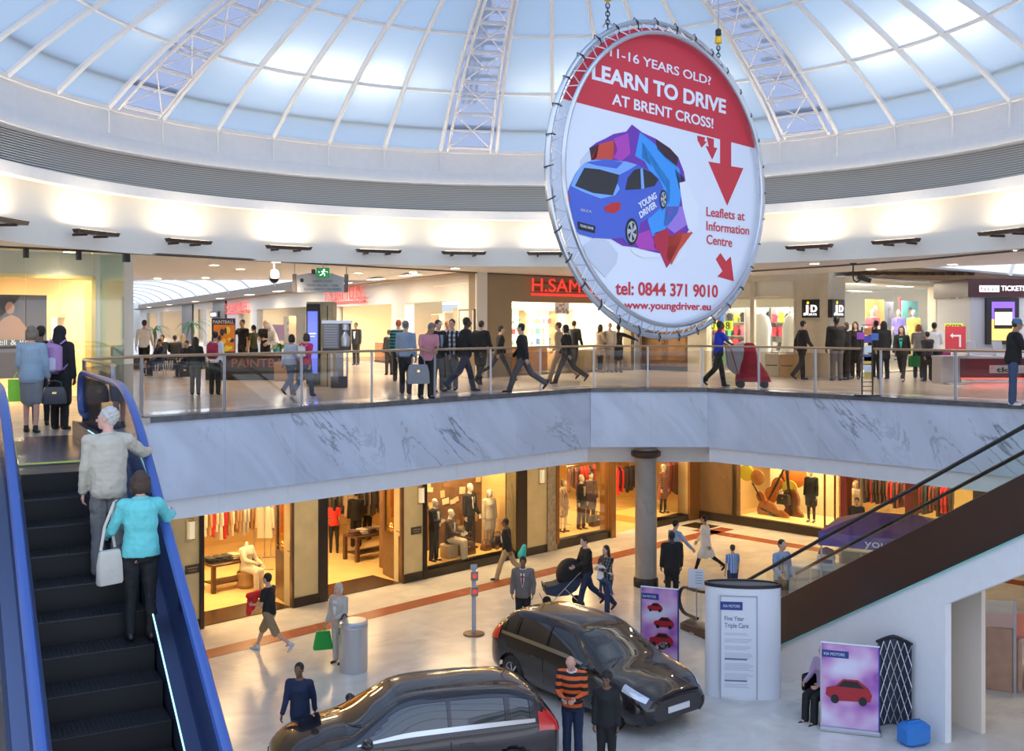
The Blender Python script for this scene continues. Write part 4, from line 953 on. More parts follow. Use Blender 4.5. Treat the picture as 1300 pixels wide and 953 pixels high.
# sconces and plaques on the pilasters
for i, (px, py) in enumerate([(241, 672), (533, 628), (686, 604)]):
    nm = ['by the escalator', 'beside the suit window', 'next to the granite pier'][i]
    a = fa(px); p = FL.w(a, 0); z = FL.z(px, py); o = root('wall_sconce', 'brass and glass box sconce on the cream pilaster %s' % nm, 'wall light', (p[0], p[1], z), FL.rz)
    MB().rbox((0, -.02, 0), (.18, .03, .5), .01).build('back_plate', BRASS, o); MB().bb(-.06, .06, -.12, -.03, -.2, .2).build('lamp_glass', mat('sconce glass', (.75, .7, .55), .15, emit=.4, ecol=(1, .8, .5)), o)
    MB().bb(-.07, .07, -.13, -.03, .2, .22).bb(-.07, .07, -.13, -.03, -.22, -.2).build('cap', BRASS, o)
for i, (px, py) in enumerate([(244, 722), (528, 673)]):
    p = FL.w(fa(px), 0); o = root('brass_plaque', 'dark bronze name plaque on the pilaster %s' % ('by the escalator' if i == 0 else 'beside the suit window'), 'plaque', (p[0], p[1], FL.z(px, py)), FL.rz)
    MB().rbox((0, -.015, 0), (.36, .03, .2), .006).build('plate', mat('dark bronze plaque', (.09, .07, .05), .3, .5), o)
    MB().bb(-.13, .13, -.034, -.03, .02, .04).bb(-.1, .1, -.034, -.03, -.04, -.025).build('engraving', mat('plaque engraving', (.3, .27, .2), .4), o)
# ---- clothes
def garment(mb, L, w, d=.09, flare=1.05):
    """hanging coat/dress hung by its shoulders at z=0"""
    pr = [(0.0, .04, .4), (-.05, w*.30, .8), (-.12, w*.5, 1), (-.30, w*.47, 1.05), (-L*.6, w*.46*flare, 1.1), (-L, w*.5*flare, 1.2)]
    mb.loft([[(x*hw, y*d/2*q, z) for x, y in ((1, .0), (.92, .7), (.5, 1), (0, .85), (-.5, 1), (-.92, .7), (-1, 0), (-.92, -.7), (-.5, -1), (0, -.85), (.5, -1), (.92, -.7))] for z, hw, q in pr])
    for s in (-1, 1): mb.cap((s*w*.47, 0, -.13), (s*w*.56, 0, -min(.62, L*.7)), .055, .04, 8)
    return mb
def rail(label, fr, a, b, w, palette, glabel, group, z=0.0, h=1.75, L=.95, turn=0.0, step=.12, seed=1, cloth_turn=PI/2):
    rnd = random.Random(seed); x, y, _ = fr.w(a, b); rz = fr.rz + turn; o = root('clothes_rail', label, 'clothes rail', (x, y, z), rz)
    for s in (-1, 1):
        MB().tube([(s*w/2, 0, .04), (s*w/2, 0, h)], .014, 6).build('upright', STEEL, o)
        MB().bb(s*w/2-.03, s*w/2+.03, -.25, .25, 0, .04).build('foot', STEEL, o)
    MB().tube([(-w/2, 0, h), (w/2, 0, h)], .014, 6).build('bar', STEEL, o)
    n = int(w/step)
    for k in range(n):
        c = rnd.choice(palette); xx = -w/2 + w*(k+.5)/n; mb = MB(); garment(mb, L*rnd.uniform(.8, 1.1), .42, .09)
        mb.tube([(0, 0, 0.0), (0, 0, .05), (.02, 0, .075), (0, 0, .09)], .005, 5)
        g = mb.build('hanging_coat', mat('cloth %s' % (c,), c, .75, bump=.3, bscale=30), None, (x+math.cos(rz)*xx, y+math.sin(rz)*xx, z+h-.065), rz+cloth_turn+rnd.uniform(-.15, .15), smooth=True)
        tag(g, glabel, 'coat', group)
    return o
REDS = [(.55, .02, .03), (.06, .03, .03), (.04, .04, .05), (.65, .04, .03), (.2, .05, .04)]
DARKS = [(.03, .03, .04), (.08, .05, .04), (.12, .10, .08), (.04, .05, .09), (.25, .03, .04)]
EARTH = [(.12, .06, .05), (.35, .05, .05), (.05, .05, .07), (.25, .18, .10), (.45, .30, .2), (.55, .5, .42)]
rail('chrome clothes rail of ivory and red tops at the back of the first shop', FL, fa(272, 5.4), 5.4, 2.6, [(.7, .6, .45), (.6, .02, .03), (.75, .7, .6), (.5, .3, .15)], 'ivory or red garment on the back rail of the first shop', 'garments at the back of the first shop', seed=2, h=1.9)
rail('chrome clothes rail of mixed tops beside the open door', FL, fa(340, 4.6), 4.6, 1.6, [(.6, .5, .35), (.5, .1, .08), (.2, .2, .2)], 'mixed garment on the rail behind the seated mannequin', 'garments behind the seated mannequin', seed=3, h=1.9, turn=.9)
rail('chrome clothes rail of dark coats beyond the second doorway', FL, fa(425, 6.3), 6.3, 1.9, DARKS, 'dark coat on the rail beyond the second doorway', 'coats beyond the second doorway', seed=4)
rail('chrome clothes rail of grey jackets at the back of the second shop', FL, fa(472, 5.2), 5.2, 1.9, [(.3, .28, .25), (.12, .1, .1), (.5, .42, .3), (.05, .05, .06)], 'grey or dark jacket at the back of the second shop', 'jackets at the back of the second shop', seed=5, h=1.9)
rail('high rail of red dresses over the ladies window', FL, fa(738, 1.75), 1.75, 1.5, REDS, 'red or black dress on the high rail over the ladies window', 'dresses over the ladies window', z=.22, h=1.95, seed=6, step=.16, cloth_turn=.9, L=.75)
rail('chrome clothes rail of black and red coats in the ladies doorway', FL, fa(800, 3.6), 3.6, 1.7, DARKS+REDS, 'dark or red coat in the ladies shop doorway', 'coats in the ladies shop doorway', seed=7, h=1.55, step=.12, cloth_turn=.9)
rail('clothes rail crowded with patterned coats behind the granite pillar', FL, fa(856, 1.3), 1.3, 1.5, EARTH+REDS, 'patterned coat on the crowded rail behind the granite pillar', 'coats behind the granite pillar', z=.22, seed=8, step=.11, h=1.75, L=1.15, cloth_turn=.9)
rail('chrome clothes rail of dark clothes far inside the right-hand window shop'.replace('right-hand window', 'instrument window'), FLR, fb(1050), 3.8, 2.4, DARKS, 'dark garment on the rail beyond the instrument window', 'garments beyond the instrument window', seed=9)
rail('chrome clothes rail of red garments under the escalator line', FLR, fb(1115), 3.0, 2.2, REDS, 'red or dark garment in the maroon shop', 'garments in the maroon shop', seed=10)
def table(label, fr, a, b, w=1.4, d=.7, h=.75, col=BRW, seed=1, n=6, pal=EARTH, glabel='', group='', z0=0.0):
    rnd = random.Random(seed); x, y, _ = fr.w(a, b); o = root('display_table', label, 'table', (x, y, z0), fr.rz)
    MB().rbox((0, 0, h-.03), (w, d, .06), .01).build('table_top', col, o)
    for sx in (-1, 1):
        for sy in (-1, 1): MB().bb(sx*w/2-.05*(sx+1), sx*w/2-.05*(sx-1), sy*d/2-.05*(sy+1), sy*d/2-.05*(sy-1), 0, h-.06).build('leg', col, o)
    MB().bb(-w/2+.1, w/2-.1, -d/2+.1, d/2-.1, .2, .24).build('lower_shelf', col, o)
    for k in range(n):
        c = rnd.choice(pal); xx = -w/2+w*(k+.5)/n; q = MB()
        for j in range(3): q.rbox((rnd.uniform(-.01, .01), 0, .03+.05*j), (w/n*.85, .34, .045), .02)
        tag(q.build('folded_jumper', mat('cloth %s' % (c,), c, .75, bump=.3, bscale=30), None, (x+math.cos(fr.rz)*xx, y+math.sin(fr.rz)*xx, z0+h), fr.rz, smooth=True), glabel, 'folded clothes', group)
    return o
table('walnut display table of folded knitwear in the first shop', FL, fa(292, 2.9), 2.9, seed=1, glabel='folded knitwear stack on the table in the first shop', group='knitwear on the first shop table', pal=[(.03, .03, .03), (.5, .4, .25), (.3, .05, .05)])
table('long walnut table of folded clothes in the second shop', FL, fa(470, 3.4), 3.2, 1.8, seed=2, glabel='folded clothes stack on the table in the second shop', group='clothes on the second shop table')
table('low walnut table of bags and knitwear in the suit window', FL, fa(583, 1.5), 1.5, .8, .45, .5, seed=3, glabel='folded knitwear stack in the suit window', group='knitwear in the suit window', n=4, z0=.22)
# photographs pinned on the window back wall
rnd = random.Random(5)
for k in range(46):
    a = FL.a(541, 1.9)+.05 + rnd.random()*(FL.a(612, 1.9)-FL.a(541, 1.9)-.2); z = rnd.uniform(.9, 3.2); p = FL.w(a, 1.885)
    m = mat('pinned print %d' % (k % 4), [(.62, .42, .22), (.5, .3, .14), (.75, .58, .36), (.25, .12, .06)][k % 4], .6)
    tag(MB().rbox((0, 0, 0), (rnd.uniform(.16, .3), .008, rnd.uniform(.12, .24)), .002, ry=rnd.uniform(-.3, .3)).build('pinned_photograph', m, None, (p[0], p[1], z), FL.rz), 'sepia photograph pinned on the dark back wall of the suit window', 'photograph', 'photographs pinned in the suit window')
# bags in the suit window and ladies window
def bag(mb, w, h, d):
    mb.loft([[(x*w/2*s, y*d/2*s, z) for x, y in ((1, .6), (.9, 1), (-.9, 1), (-1, .6), (-1, -.6), (-.9, -1), (.9, -1), (1, -.6))] for z, s in ((0, .92), (.02, 1), (h*.6, .95), (h*.95, .8), (h, .72))])
def handbag(label, loc, rz, w, h, d, m, strap=.14, cat='bag', hang=False):
    o = root('handbag', label, cat, loc, rz); mb = MB(); bag(mb, w, h, d); mb.build('body', m, o, smooth=True)
    for s in (-1, 1): MB().tube([(-w*.28, s*d*.3, h*.92), (-w*.26, s*d*.25, h+strap*.7), (0, s*d*.1, h+strap), (w*.26, s*d*.25, h+strap*.7), (w*.28, s*d*.3, h*.92)], .011, 6).build('handle', m, o, smooth=True)
    MB().bb(-.03, .03, -d/2-.008, -d/2*.9, h*.6, h*.72).build('buckle', BRASS, o)
    return o
LEA = mat('brown leather', (.12, .05, .025), .4); LEB = mat('black leather', (.015, .013, .013), .35)
for i, (px, b, w_, m_, lb) in enumerate([(592, .7, .62, LEA, 'brown leather holdall on the stage below the tall suited mannequin'), (632, .8, .55, LEB, 'large black tote bag on the stage at the end of the suit window'), (617, .75, .3, LEA, 'small brown bag between the suit and coat mannequins')]):
    handbag(lb, FL.w(fa(px, b), b, .22), FL.rz, w_, w_*.6, .24, m_)
handbag('dark holdall on the stage beside the ladies window post', FL.w(fa(756, .9), .9, .22), FL.rz, .5, .35, .25, LEB)
# right-hand display window: violins, records and bags hung on the board
VI = mat('varnished violin wood', (.35, .12, .03), .25, coat=.4, var=.2); VD = mat('dark violin wood', (.14, .045, .015), .25, coat=.4)
def violin(label, fr, px, py, dy, s, roll, m=VI):
    a = fr.a(px, dy); p = fr.w(a, dy); z = fr.z(px, py, dy)
    o = root('violin', label, 'violin', (p[0], p[1], z), fr.rz); o.rotation_euler = (0, roll, fr.rz)
    pr = []
    for k in range(40):
        t = 2*PI*k/40; y = math.cos(t)*.5; wdt = .24*abs(math.sin(t))**.5*(1 - .35*math.exp(-((y-.05)/.1)**2)) * (1.15 if y < 0 else .92)
        pr.append(((1 if math.sin(t) >= 0 else -1)*wdt*s, y*s))
    mb = MB(); mb.plate(pr, -.05*s, .05*s); mb.plate([(x*.93, z_*.95) for x, z_ in pr], -.07*s, .07*s); mb.build('body', m, o, smooth=True)
    MB().bb(-.03*s, .03*s, -.1*s, -.07*s, -.1*s, .85*s).ell((0, -.08*s, .9*s), (.05*s, .05*s, .08*s), 8, 6).build('neck', BLACK, o)
    MB().bb(-.02*s, .02*s, -.09*s, -.07*s, -.38*s, -.16*s).build('tailpiece', BLACK, o)
    return o
violin('large varnished violin hanging high on the display board', FLR, 983, 622, 1.6, 1.0, .5)
violin('dark double bass standing on the display stage', FLR, 1006, 648, 1.5, 1.5, -.1, VD)
violin('varnished cello lying low across the display stage', FLR, 982, 652, 1.1, 1.25, 1.9)
violin('small varnished violin beside the handbag on the display board', FLR, 970, 637, 1.2, .8, -.6)
violin('slim violin hung beside the orange disc', FLR, 998, 612, 1.9, .7, 2.6)
for i, (px, py, r, c, lb) in enumerate([(1010, 603, .45, (.75, .22, .04), 'large orange disc'), (948, 600, .3, (.5, .5, .05), 'small olive green disc'), (1017, 667, .34, (.35, .5, .04), 'lime green disc'), (1003, 620, .3, (.45, .4, .05), 'mustard disc'), (962, 606, .28, (.35, .15, .05), 'brown disc')]):
    dy = 1.75 - .03*i; p = FLR.w(fb(px), dy) if False else FLR.w(FLR.a(px, dy), dy); z = FLR.z(px, py, dy)
    mb = MB().lathe([(r, 0), (r, .03), (r*.97, .04), (r*.3, .035), (.02, .045)], 28); mb.xf(Matrix.Rotation(PI/2, 4, 'X'))
    tag(mb.build('display_disc', mat('disc %s' % (c,), c, .4), None, (p[0], p[1], z), FLR.rz, smooth=True), '%s hung in the instrument display window' % lb, 'display disc')
handbag('brown and black handbag among the instruments', FLR.w(FLR.a(995, 1.0), 1.0, FLR.z(995, 640, 1.0)), FLR.rz, .5, .34, .2, LEB)
tag(MB().cap((-.25, 0, 0), (.25, 0, .22), .09, .05).build('rod_ornament', mat('bright orange', (.95, .35, .02), .4), None, FLR.w(FLR.a(968, 1.0), 1.0, 2.62), FLR.rz), 'bright orange slanted rod ornament beside the high violin', 'ornament')
# glass doors beyond the display window
for i, px in enumerate((1040, 1053)):
    p = FLR.w(fb(px), .3); o = root('shop_door', 'brass-framed glass door %s the instrument window shop' % ('nearer the boots mannequin in' if i == 0 else 'nearer the dark end of'), 'door', (p[0], p[1], 0.25), FLR.rz + .9)
    MB().bb(0, .06, -.02, .02, 0, 2.9).bb(.9, .96, -.02, .02, 0, 2.9).bb(.06, .9, -.02, .02, 0, .1).bb(.06, .9, -.02, .02, 2.8, 2.9).build('frame', BRASS, o); MB().bb(.06, .9, -.005, .005, .1, 2.8).build('glass_pane', SHOPG, o)
# ================================================================ balustrade round the opening
RP = mat('grey balustrade post', (0.42, 0.42, 0.46), 0.35, 0.5)
GR = glass('balustrade glass', (0.84, 0.82, 0.80), 0.975, edge=.3)
def balustrade(label, pts, posts, panels=None):
    """pts: polyline of the handrail in world xy; posts: list of world xy"""
    o = root('balustrade', label, 'railing', (0, 0, U))
    MB().tube([(x, y, 1.08) for x, y in pts], .045, 8, flat=.6).build('handrail', WOODRAIL, o, smooth=True)
    for i, (x, y) in enumerate(posts): MB().bb(x-.022, x+.022, y-.03, y+.03, 0.0, 1.06).build('post', RP, o)
    for (x0, y0), (x1, y1) in zip((panels or posts)[:-1], (panels or posts)[1:]):
        d = Vector((x1-x0, y1-y0)); L = d.length
        if L > 3: continue
        ang = math.atan2(d.y, d.x); c = ((x0+x1)/2, (y0+y1)/2)
        MB().box((c[0], c[1], .52), (L-.1, .012, .88), ang).build('glass_panel', GR, o)
    return o
def seg_pts(fr, off, pxs): return [fr.w(fr.a(p, off), off)[:2] for p in pxs]
off = .22
pl = seg_pts(FW, off, (180, 285, 383, 472, 552, 623, 686)) + [(A[0]+.1, A[1]+off)]
balustrade('long glass balustrade with bronze handrail over the pale marble, from escalator to the flat middle', pl, pl)
pm = [(A[0]+.1, A[1]+off), (3.5, B[1]+off), (B[0]-.1, B[1]+off)]
balustrade('short flat middle run of glass balustrade below the round banner', pm, pm[1:2], pm)
pr = [(B[0]-.1, B[1]+off)] + seg_pts(FR, off, (963, 1035, 1118, 1213, 1330))
balustrade('glass balustrade with bronze handrail running towards the ticket kiosk', pr, pr)
pe = [pl[0], (-6.9, 17.15), (-5.55, 14.8)]
balustrade('short return of glass balustrade beside the escalator head', pe, pe[1:], pe)

# ================================================================ escalators
SLOPE = math.tan(math.radians(30))
def escalator(label, ox, oy, hd, t_end, handrail_m, inner_m, glass_m, out_m, step_w=1.0, top_run=3.2, out_h=.9, led=None, outer_from=0.0, bot_run=2.2):
    """origin = start of slope at the centre line on the upper floor; local -y descends. built in local frame: x across, y along (away = up)"""
    ang = math.atan2(hd[1], hd[0]) - PI/2
    o = root('escalator', label, 'escalator', (ox, oy, 0), ang)
    rise = U; tl = rise / SLOPE
    def zc(t):                    # t metres along the descent
        r = .9
        if t <= -r: return U
        if t < r: return U - SLOPE*(t+r)**2/(4*r)
        if t <= tl - r: return U - SLOPE*t
        if t < tl + r: return SLOPE*(tl+r-t)**2/(4*r)
        return 0.0
    ts = [-top_run + k*.3 for k in range(int((tl+top_run+bot_run)/.3)+1)]
    hw = step_w/2
    # handrails with round newel ends
    for s in (-1, 1):
        x = s*(hw+.16); pts = []
        e0, e1 = ts[0], ts[-1]
        for q in range(9):
            a = -PI/2 + PI*q/8; pts.append((x, -e0 + .3*math.cos(a) - .0, U + .62 + .31*math.sin(a)))
        pts += [(x, -t, zc(t) + .93) for t in ts[1:-1]]
        for q in range(9):
            a = PI/2 - PI*q/8; pts.append((x, -e1 - .3*math.cos(a), .62 + .31*math.sin(a)))
        pts.append((x, -e1+.4, .31)); pts.insert(0, (x, -e0-.4, U+.31))
        h = MB().tube(pts, .052, 8, flat=.7).build('handrail', handrail_m, o, smooth=True)
        mb = MB(); rg = []
        for t in ts: rg.append([(x-.012, -t, zc(t)+.12), (x+.012, -t, zc(t)+.12), (x+.012, -t, zc(t)+.88), (x-.012, -t, zc(t)+.88)])
        mb.loft(rg).build('balustrade_panel', glass_m, o)
        mb = MB(); rg = []
        for t in ts: rg.append([(s*(hw+.01), -t, zc(t)+.22), (s*(hw+.30), -t, zc(t)+.16), (s*(hw+.30), -t, zc(t)-.1), (s*(hw+.01), -t, zc(t)-.16)])
        mb.loft(rg).build('deck', inner_m, o)
        if led and s == 1:
            MB().tube([(hw-.0, -t, zc(t)+.235) for t in ts[6:]], .008, 5).build('light_strip', led, o)
        if out_m:
            mb = MB(); rg = []
            for t in ts:
                if t < outer_from: continue
                zt = zc(t)+.14; zb = max(zc(t)-out_h+.14, 0.004)
                rg.append([(s*(hw+.29), -t, zt), (s*(hw+.34), -t, zt), (s*(hw+.34), -t, zb), (s*(hw+.29), -t, zb)])
            mb.loft(rg).build('side_cladding', out_m, o)
    mb = MB(); rg = []
    for t in ts:
        zt = zc(t)-.3; zb = max(zc(t)-out_h+.1, 0.002)
        if zt - zb < .02: zt = zb + .02
        rg.append([(-hw-.3, -t, zt), (hw+.3, -t, zt), (hw+.3, -t, zb), (-hw-.3, -t, zb)])
    mb.loft(rg).build('truss', MATS['near black shopfit'], o)
    # steps
    tread = mat('escalator tread', (0.045, 0.045, 0.052), .35, .6); riser = mat('escalator riser', (0.008, 0.008, 0.010), .5, .2)
    n = int(round(rise/.2309)); d = .4
    for k in range(n):
        z = U - .2309*(k+1); y = -(k*d) - .1
        st = MB().bb(-hw+.01, hw-.01, y-d, y, z-.02, z).build('step', tread, o)
        mb = MB().bb(-hw+.01, hw-.01, y-.012, y, z-.0, z+.2309-.012)
        mb.build('riser', riser, st)
        gv = MB()
        for g in range(24): gv.bb(-hw+.03+g*.04, -hw+.04+g*.04, y-d+.01, y-.02, z, z+.006)
        gv.build('tread_ribs', tread, st)
    for q in range(2): MB().bb(-hw+.01, hw-.01, -.1+q*.4+.005, .3+q*.4-.005, U-.03, U-.008).build('step', tread, o)
    MB().bb(-hw, hw, -.1-n*d-bot_run, -.1-n*d, -.01, .012).build('landing_plate', mat('landing plate steel', (.30, .32, .40), .25, .9), o)
    MB().bb(-hw, hw, .7, top_run, U-.02, U+.008).build('landing_plate', mat('landing plate steel', (.30, .32, .40), .25, .9), o)
    MB().bb(-hw+.01, hw-.01, .66, .76, U+.006, U+.014).build('yellow_comb_line', mat('comb yellow', (.75, .8, .1), .5), o)
    return o
BLUEH = mat('blue rubber handrail', (0.045, 0.10, 0.34), .3, coat=.3)
hx, hy = esc_h; nx, ny = hy, -hx      # across, to the right when facing up
ctr = (-4.86 - nx*.66 - hx*.8, 13.1 - ny*.66 - hy*.8)
OLD_STEP, TEAL_STEP = 3, 5
INN = mat('dark blue grey steel deck', (0.10, 0.12, 0.20), .28, .75)
PAN = mat('blue grey inner panel', (0.09, 0.11, 0.19), .22, .7)
up_esc = escalator('near escalator with blue handrails carrying two riders up to the gallery', ctr[0], ctr[1], esc_h, 0, BLUEH, INN, glass('smoked escalator glass', (.36, .40, .52), .80), mat('blue escalator cladding', (.06, .07, .12), .3, .5), step_w=1.0, top_run=4.0, led=mat('cyan light strip', (.5, 1, 1), .5, emit=1.2, ecol=(.5, 1, 1)), out_h=1.1)
# far escalator, descending away from the viewpoint to the lower floor. near side plane passes through (3.83,24.6)
t_b = -math.atan2(-.4531, .8914)
h2 = Vector((.453, -.8914))           # direction of climb
foot = Vector((4.05 + .55*.8914*1.0, 24.6 + .55*.453*1.0))   # centre line at the foot of the landing
tl = U/SLOPE
c2 = foot + h2*(1.2 + tl)
BRN = mat('dark brown escalator cladding', (0.055, 0.028, 0.022), .35, .2)
dn_esc = escalator('far escalator with black handrails and dark brown cladding over the car display', c2.x, c2.y, (h2.x, h2.y), 0, mat('black rubber handrail', (.01, .01, .012), .35), mat('warm grey deck', (.25, .22, .2), .3, .6), glass('clear escalator glass', (.95, .98, .96), .985, edge=.25), BRN, step_w=1.0, out_h=.95, top_run=2.0, bot_run=1.2)
# white enclosure wall below the far escalator, in the plane of its near side
H2 = Frame(foot.x + (-.8914*.86), foot.y - .453*.86, math.degrees(math.atan2(h2.y, h2.x)))
def zb_(a): return max(0.02, SLOPE*(a-1.2) - .81)
ax = H2.a(1199)
poly = [(2.7, 0.0), (ax, 0.0), (ax, H2.z(1199, 767)), (H2.a(1300), H2.z(1300, 727)), (10.4, zb_(10.4)-.9), (10.4, zb_(10.4)), (2.7, zb_(2.7))]
mb = MB().plate(poly, 0.02, 0.16); struct('wall_under_escalator', mb, WHITE, H2.loc(), H2.rz)
struct('trim_360', MB().bb(H2.a(1190, .9), H2.a(1246, .9), 0.9, 1.0, 0, 2.9), mat('beige inner partition', (.80, .70, .60), .6), H2.loc(), H2.rz)
struct('trim_361', MB().plate([(2.8, zb_(2.8)-.005), (10.4, zb_(10.4)-.005), (10.4, zb_(10.4)+.01), (2.8, zb_(2.8)+.01)], -.05, .02), mat('teal edge strip', (.2, .6, .55), .4), H2.loc(), H2.rz)

# ================================================================ round banner in its ring truss
BD = 14.0; BX = 2.037; BZ = EYE + .1333*BD; BPH = math.radians(43)
BF = Frame(BX, BD, 43)
def bz(px, py):
    """point of the banner plane seen at a pixel, in banner coordinates"""
    k = (px-CX)/F; u = (k*BD - BX)/(math.cos(BPH) - k*math.sin(BPH)); dep = BD + math.sin(BPH)*u
    return (u, EYE - (py-HZ)/F*dep - BZ)
ban = root('round_banner', 'huge round hanging driving-lesson banner in a silver ring truss', 'banner', (BX, BD, BZ), BPH)
RH, RV = .1584*BD, .1466*BD
ALU = mat('aluminium truss tube', (0.60, 0.62, 0.66), .28, .95)
def ering(fh, y, n=72): return [(RH*fh*math.cos(2*PI*k/n), y, RV*fh*math.sin(2*PI*k/n)) for k in range(n)]
tr_ = MB().tube(ering(1.0, 0.0), .035, 8, closed=True).build('truss_ring', ALU, ban, smooth=True)
MB().tube(ering(.925, -.10), .030, 8, closed=True).build('truss_ring', ALU, ban, smooth=True)
MB().tube(ering(.955, .12), .028, 8, closed=True).build('truss_ring', ALU, ban, smooth=True)
mb = MB(); n = 52
for k in range(n):
    a0 = 2*PI*k/n; a1 = 2*PI*(k+.5)/n; a2 = 2*PI*(k+1)/n
    p = lambda a, f, y: (RH*f*math.cos(a), y, RV*f*math.sin(a))
    mb.tube([p(a0, 1.0, 0), p(a1, .925, -.10)], .007, 5); mb.tube([p(a1, .925, -.10), p(a2, 1.0, 0)], .009, 5)
mb.build('truss_bracing', ALU, ban)
n = 34
for k in range(n):
    a0 = 2*PI*k/n; MB().tube([p(a0, .96, -.01), p(a0+.01, 1.0, -.045), p(a0+.02, 1.03, -.01), p(a0+.02, 1.0, .04)], .008, 5).build('cable_tie', BLACK, ban)

def eplate(mb, poly, y0, y1): return mb.plate(poly, y0, y1)
PW = mat('banner white vinyl', (0.76, 0.80, 0.90), .5)
PR_ = mat('banner red print', (0.62, 0.035, 0.055), .5)
FB = .965
eplate(MB(), [(RH*FB*math.cos(2*PI*k/96), RV*FB*math.sin(2*PI*k/96)) for k in range(96)], 0.0, .012).build('vinyl_face', PW, ban)
# red cap above the line (715,130)-(950,187)
L0, L1_ = bz(700, 126.5), bz(955, 188)
sl = (L1_[1]-L0[1])/(L1_[0]-L0[0]); el = [(RH*FB*.999*math.cos(2*PI*k/240), RV*FB*.999*math.sin(2*PI*k/240)) for k in range(240)]
cap_ = [q for q in el if q[1] > L0[1] + sl*(q[0]-L0[0])]
st = max(range(len(cap_)), key=lambda i: (Vector(cap_[i])-Vector(cap_[i-1])).length); cap_ = cap_[st:] + cap_[:st]
eplate(MB(), cap_, -.003, 0).build('red_print', PR_, ban)
def pxpoly(name, pts, m, y, parent=ban):
    me = MB(); me.plate([bz(*q) for q in pts], y-.002, y); return me.build(name, m, parent)
pxpoly('red_arrow', [(885, 172), (895, 174.5), (894, 179), (897, 180), (890.5, 187.5), (885.5, 178)], PR_, -.002)
pxpoly('red_arrow', [(897, 174), (906, 176.5), (906, 187), (910.5, 188), (904, 202.5), (895.5, 185), (899.5, 186)], PR_, -.002)
pxpoly('red_arrow', [(914, 176), (928, 180), (928, 211), (943.5, 213.5), (923, 261), (899, 205), (914, 207.5)], PR_, -.002)
pxpoly('red_arrow', [(914.5, 321), (921.5, 331.5), (927.5, 325.5), (931.5, 357), (910.5, 351), (917, 344), (908.5, 329)], PR_, -.002)
# burst of colour seen through torn paper
burst = [(745, 232), (749, 205), (748, 188), (757, 181), (768, 176), (779, 170), (795, 167), (802, 158), (815, 168), (832, 176), (850, 188), (861, 200), (868, 218), (871, 236), (868, 262), (875, 290), (868, 303), (858, 318), (852, 332), (846, 340), (838, 322), (822, 318), (806, 314), (790, 312), (775, 303), (760, 296), (747, 280)]
ps = {k: mat('banner print ' + k, c, .5) for k, c in dict(violet=(.16, .04, .40), red=(.62, .07, .04), magenta=(.45, .06, .45), blue=(.05, .32, .85), dark=(.05, .015, .03), crimson=(.5, .02, .06), cyan=(.10, .55, .9), lilac=(.35, .2, .7), paper=(.80, .83, .90), shade=(.60, .64, .74)).items()}
pxpoly('burst_print', burst, ps['violet'], -.002)
for nm, pts in (('red', [(750, 200), (760, 183), (779, 178), (784, 190), (775, 206), (756, 212)]), ('dark', [(748, 188), (760, 183), (757, 200), (750, 206)]), ('magenta', [(779, 176), (797, 169), (800, 195), (788, 205), (778, 200)]),
                ('blue', [(812, 168), (830, 182), (846, 200), (862, 214), (866, 240), (860, 270), (845, 290), (828, 300), (822, 280), (836, 240), (818, 205), (806, 198)]), ('cyan', [(815, 180), (822, 190), (836, 210), (850, 230), (850, 255), (838, 270), (846, 240), (828, 212), (814, 200)]),
                ('dark', [(832, 176), (850, 188), (861, 200), (858, 212), (846, 202), (834, 190)]), ('dark', [(856, 214), (868, 226), (870, 244), (862, 240)]), ('lilac', [(845, 262), (866, 262), (872, 285), (856, 296), (842, 285)]),
                ('crimson', [(830, 296), (846, 290), (852, 300), (866, 292), (864, 306), (846, 340), (838, 320), (830, 314)]), ('red', [(848, 300), (880, 294), (862, 318), (852, 336), (846, 326)]), ('magenta', [(800, 300), (824, 292), (834, 318), (812, 316)])):
    pxpoly('burst_print', pts, ps[nm], -.004)
for pts in ([(862, 232), (870, 230), (886, 262), (887, 286), (880, 296), (873, 290), (866, 262)], [(799, 314), (838, 322), (836, 326), (818, 328), (804, 322)], [(740, 312), (756, 300), (772, 306), (784, 322), (782, 334), (768, 352), (756, 340), (744, 326)], [(736, 205), (748, 190), (750, 204), (742, 222)], [(852, 338), (866, 316), (872, 304), (868, 326), (856, 336)]):
    pxpoly('torn_paper_print', pts, ps['shade'] if pts[0][0] in (740, 736) else ps['paper'], -.006)
# printed car
cb = mat('banner car blue', (.07, .13, .60), .4); cl = mat('banner car light blue', (.22, .42, .85), .4); ck = mat('banner car glass', (.03, .03, .035), .4)
pxpoly('car_print', [(719, 246), (724, 234), (731, 219), (741, 207), (752, 203), (768, 202), (794, 205), (808, 209), (824, 216), (836, 227), (841, 238), (842, 252), (838, 264), (826, 275), (812, 283), (810, 296), (803, 311), (795, 309), (790, 302), (772, 303), (752, 302), (735, 297), (728, 290), (722, 270)], cb, -.008)
pxpoly('car_print', [(731, 219), (741, 207), (752, 203), (794, 205), (808, 209), (797, 216), (785, 222), (780, 226), (786, 240), (780, 248), (762, 252), (740, 244), (724, 236)], cl, -.010)
pxpoly('car_print', [(743, 206), (768, 203), (790, 206), (782, 214), (756, 210)], cb, -.012)
pxpoly('car_print', [(741, 213), (760, 215), (785, 222), (783, 232), (777, 248), (752, 245), (729, 236), (735, 224)], ck, -.012)
pxpoly('car_print', [(793, 241), (796, 226), (804, 216), (814, 213), (826, 219), (835, 228), (830, 236), (812, 240)], ck, -.012)
pxpoly('car_print', [(812, 214), (815, 213.5), (817, 239), (813, 240)], cl, -.013)
pxpoly('car_print', [(766, 263), (776, 257), (787, 257), (786, 266), (778, 271), (768, 269)], mat('banner lamp red', (.55, .03, .03), .4), -.012)
pxpoly('car_print', [(719, 246), (722, 248), (723, 256), (720, 255)], MATS['banner lamp red'], -.012)
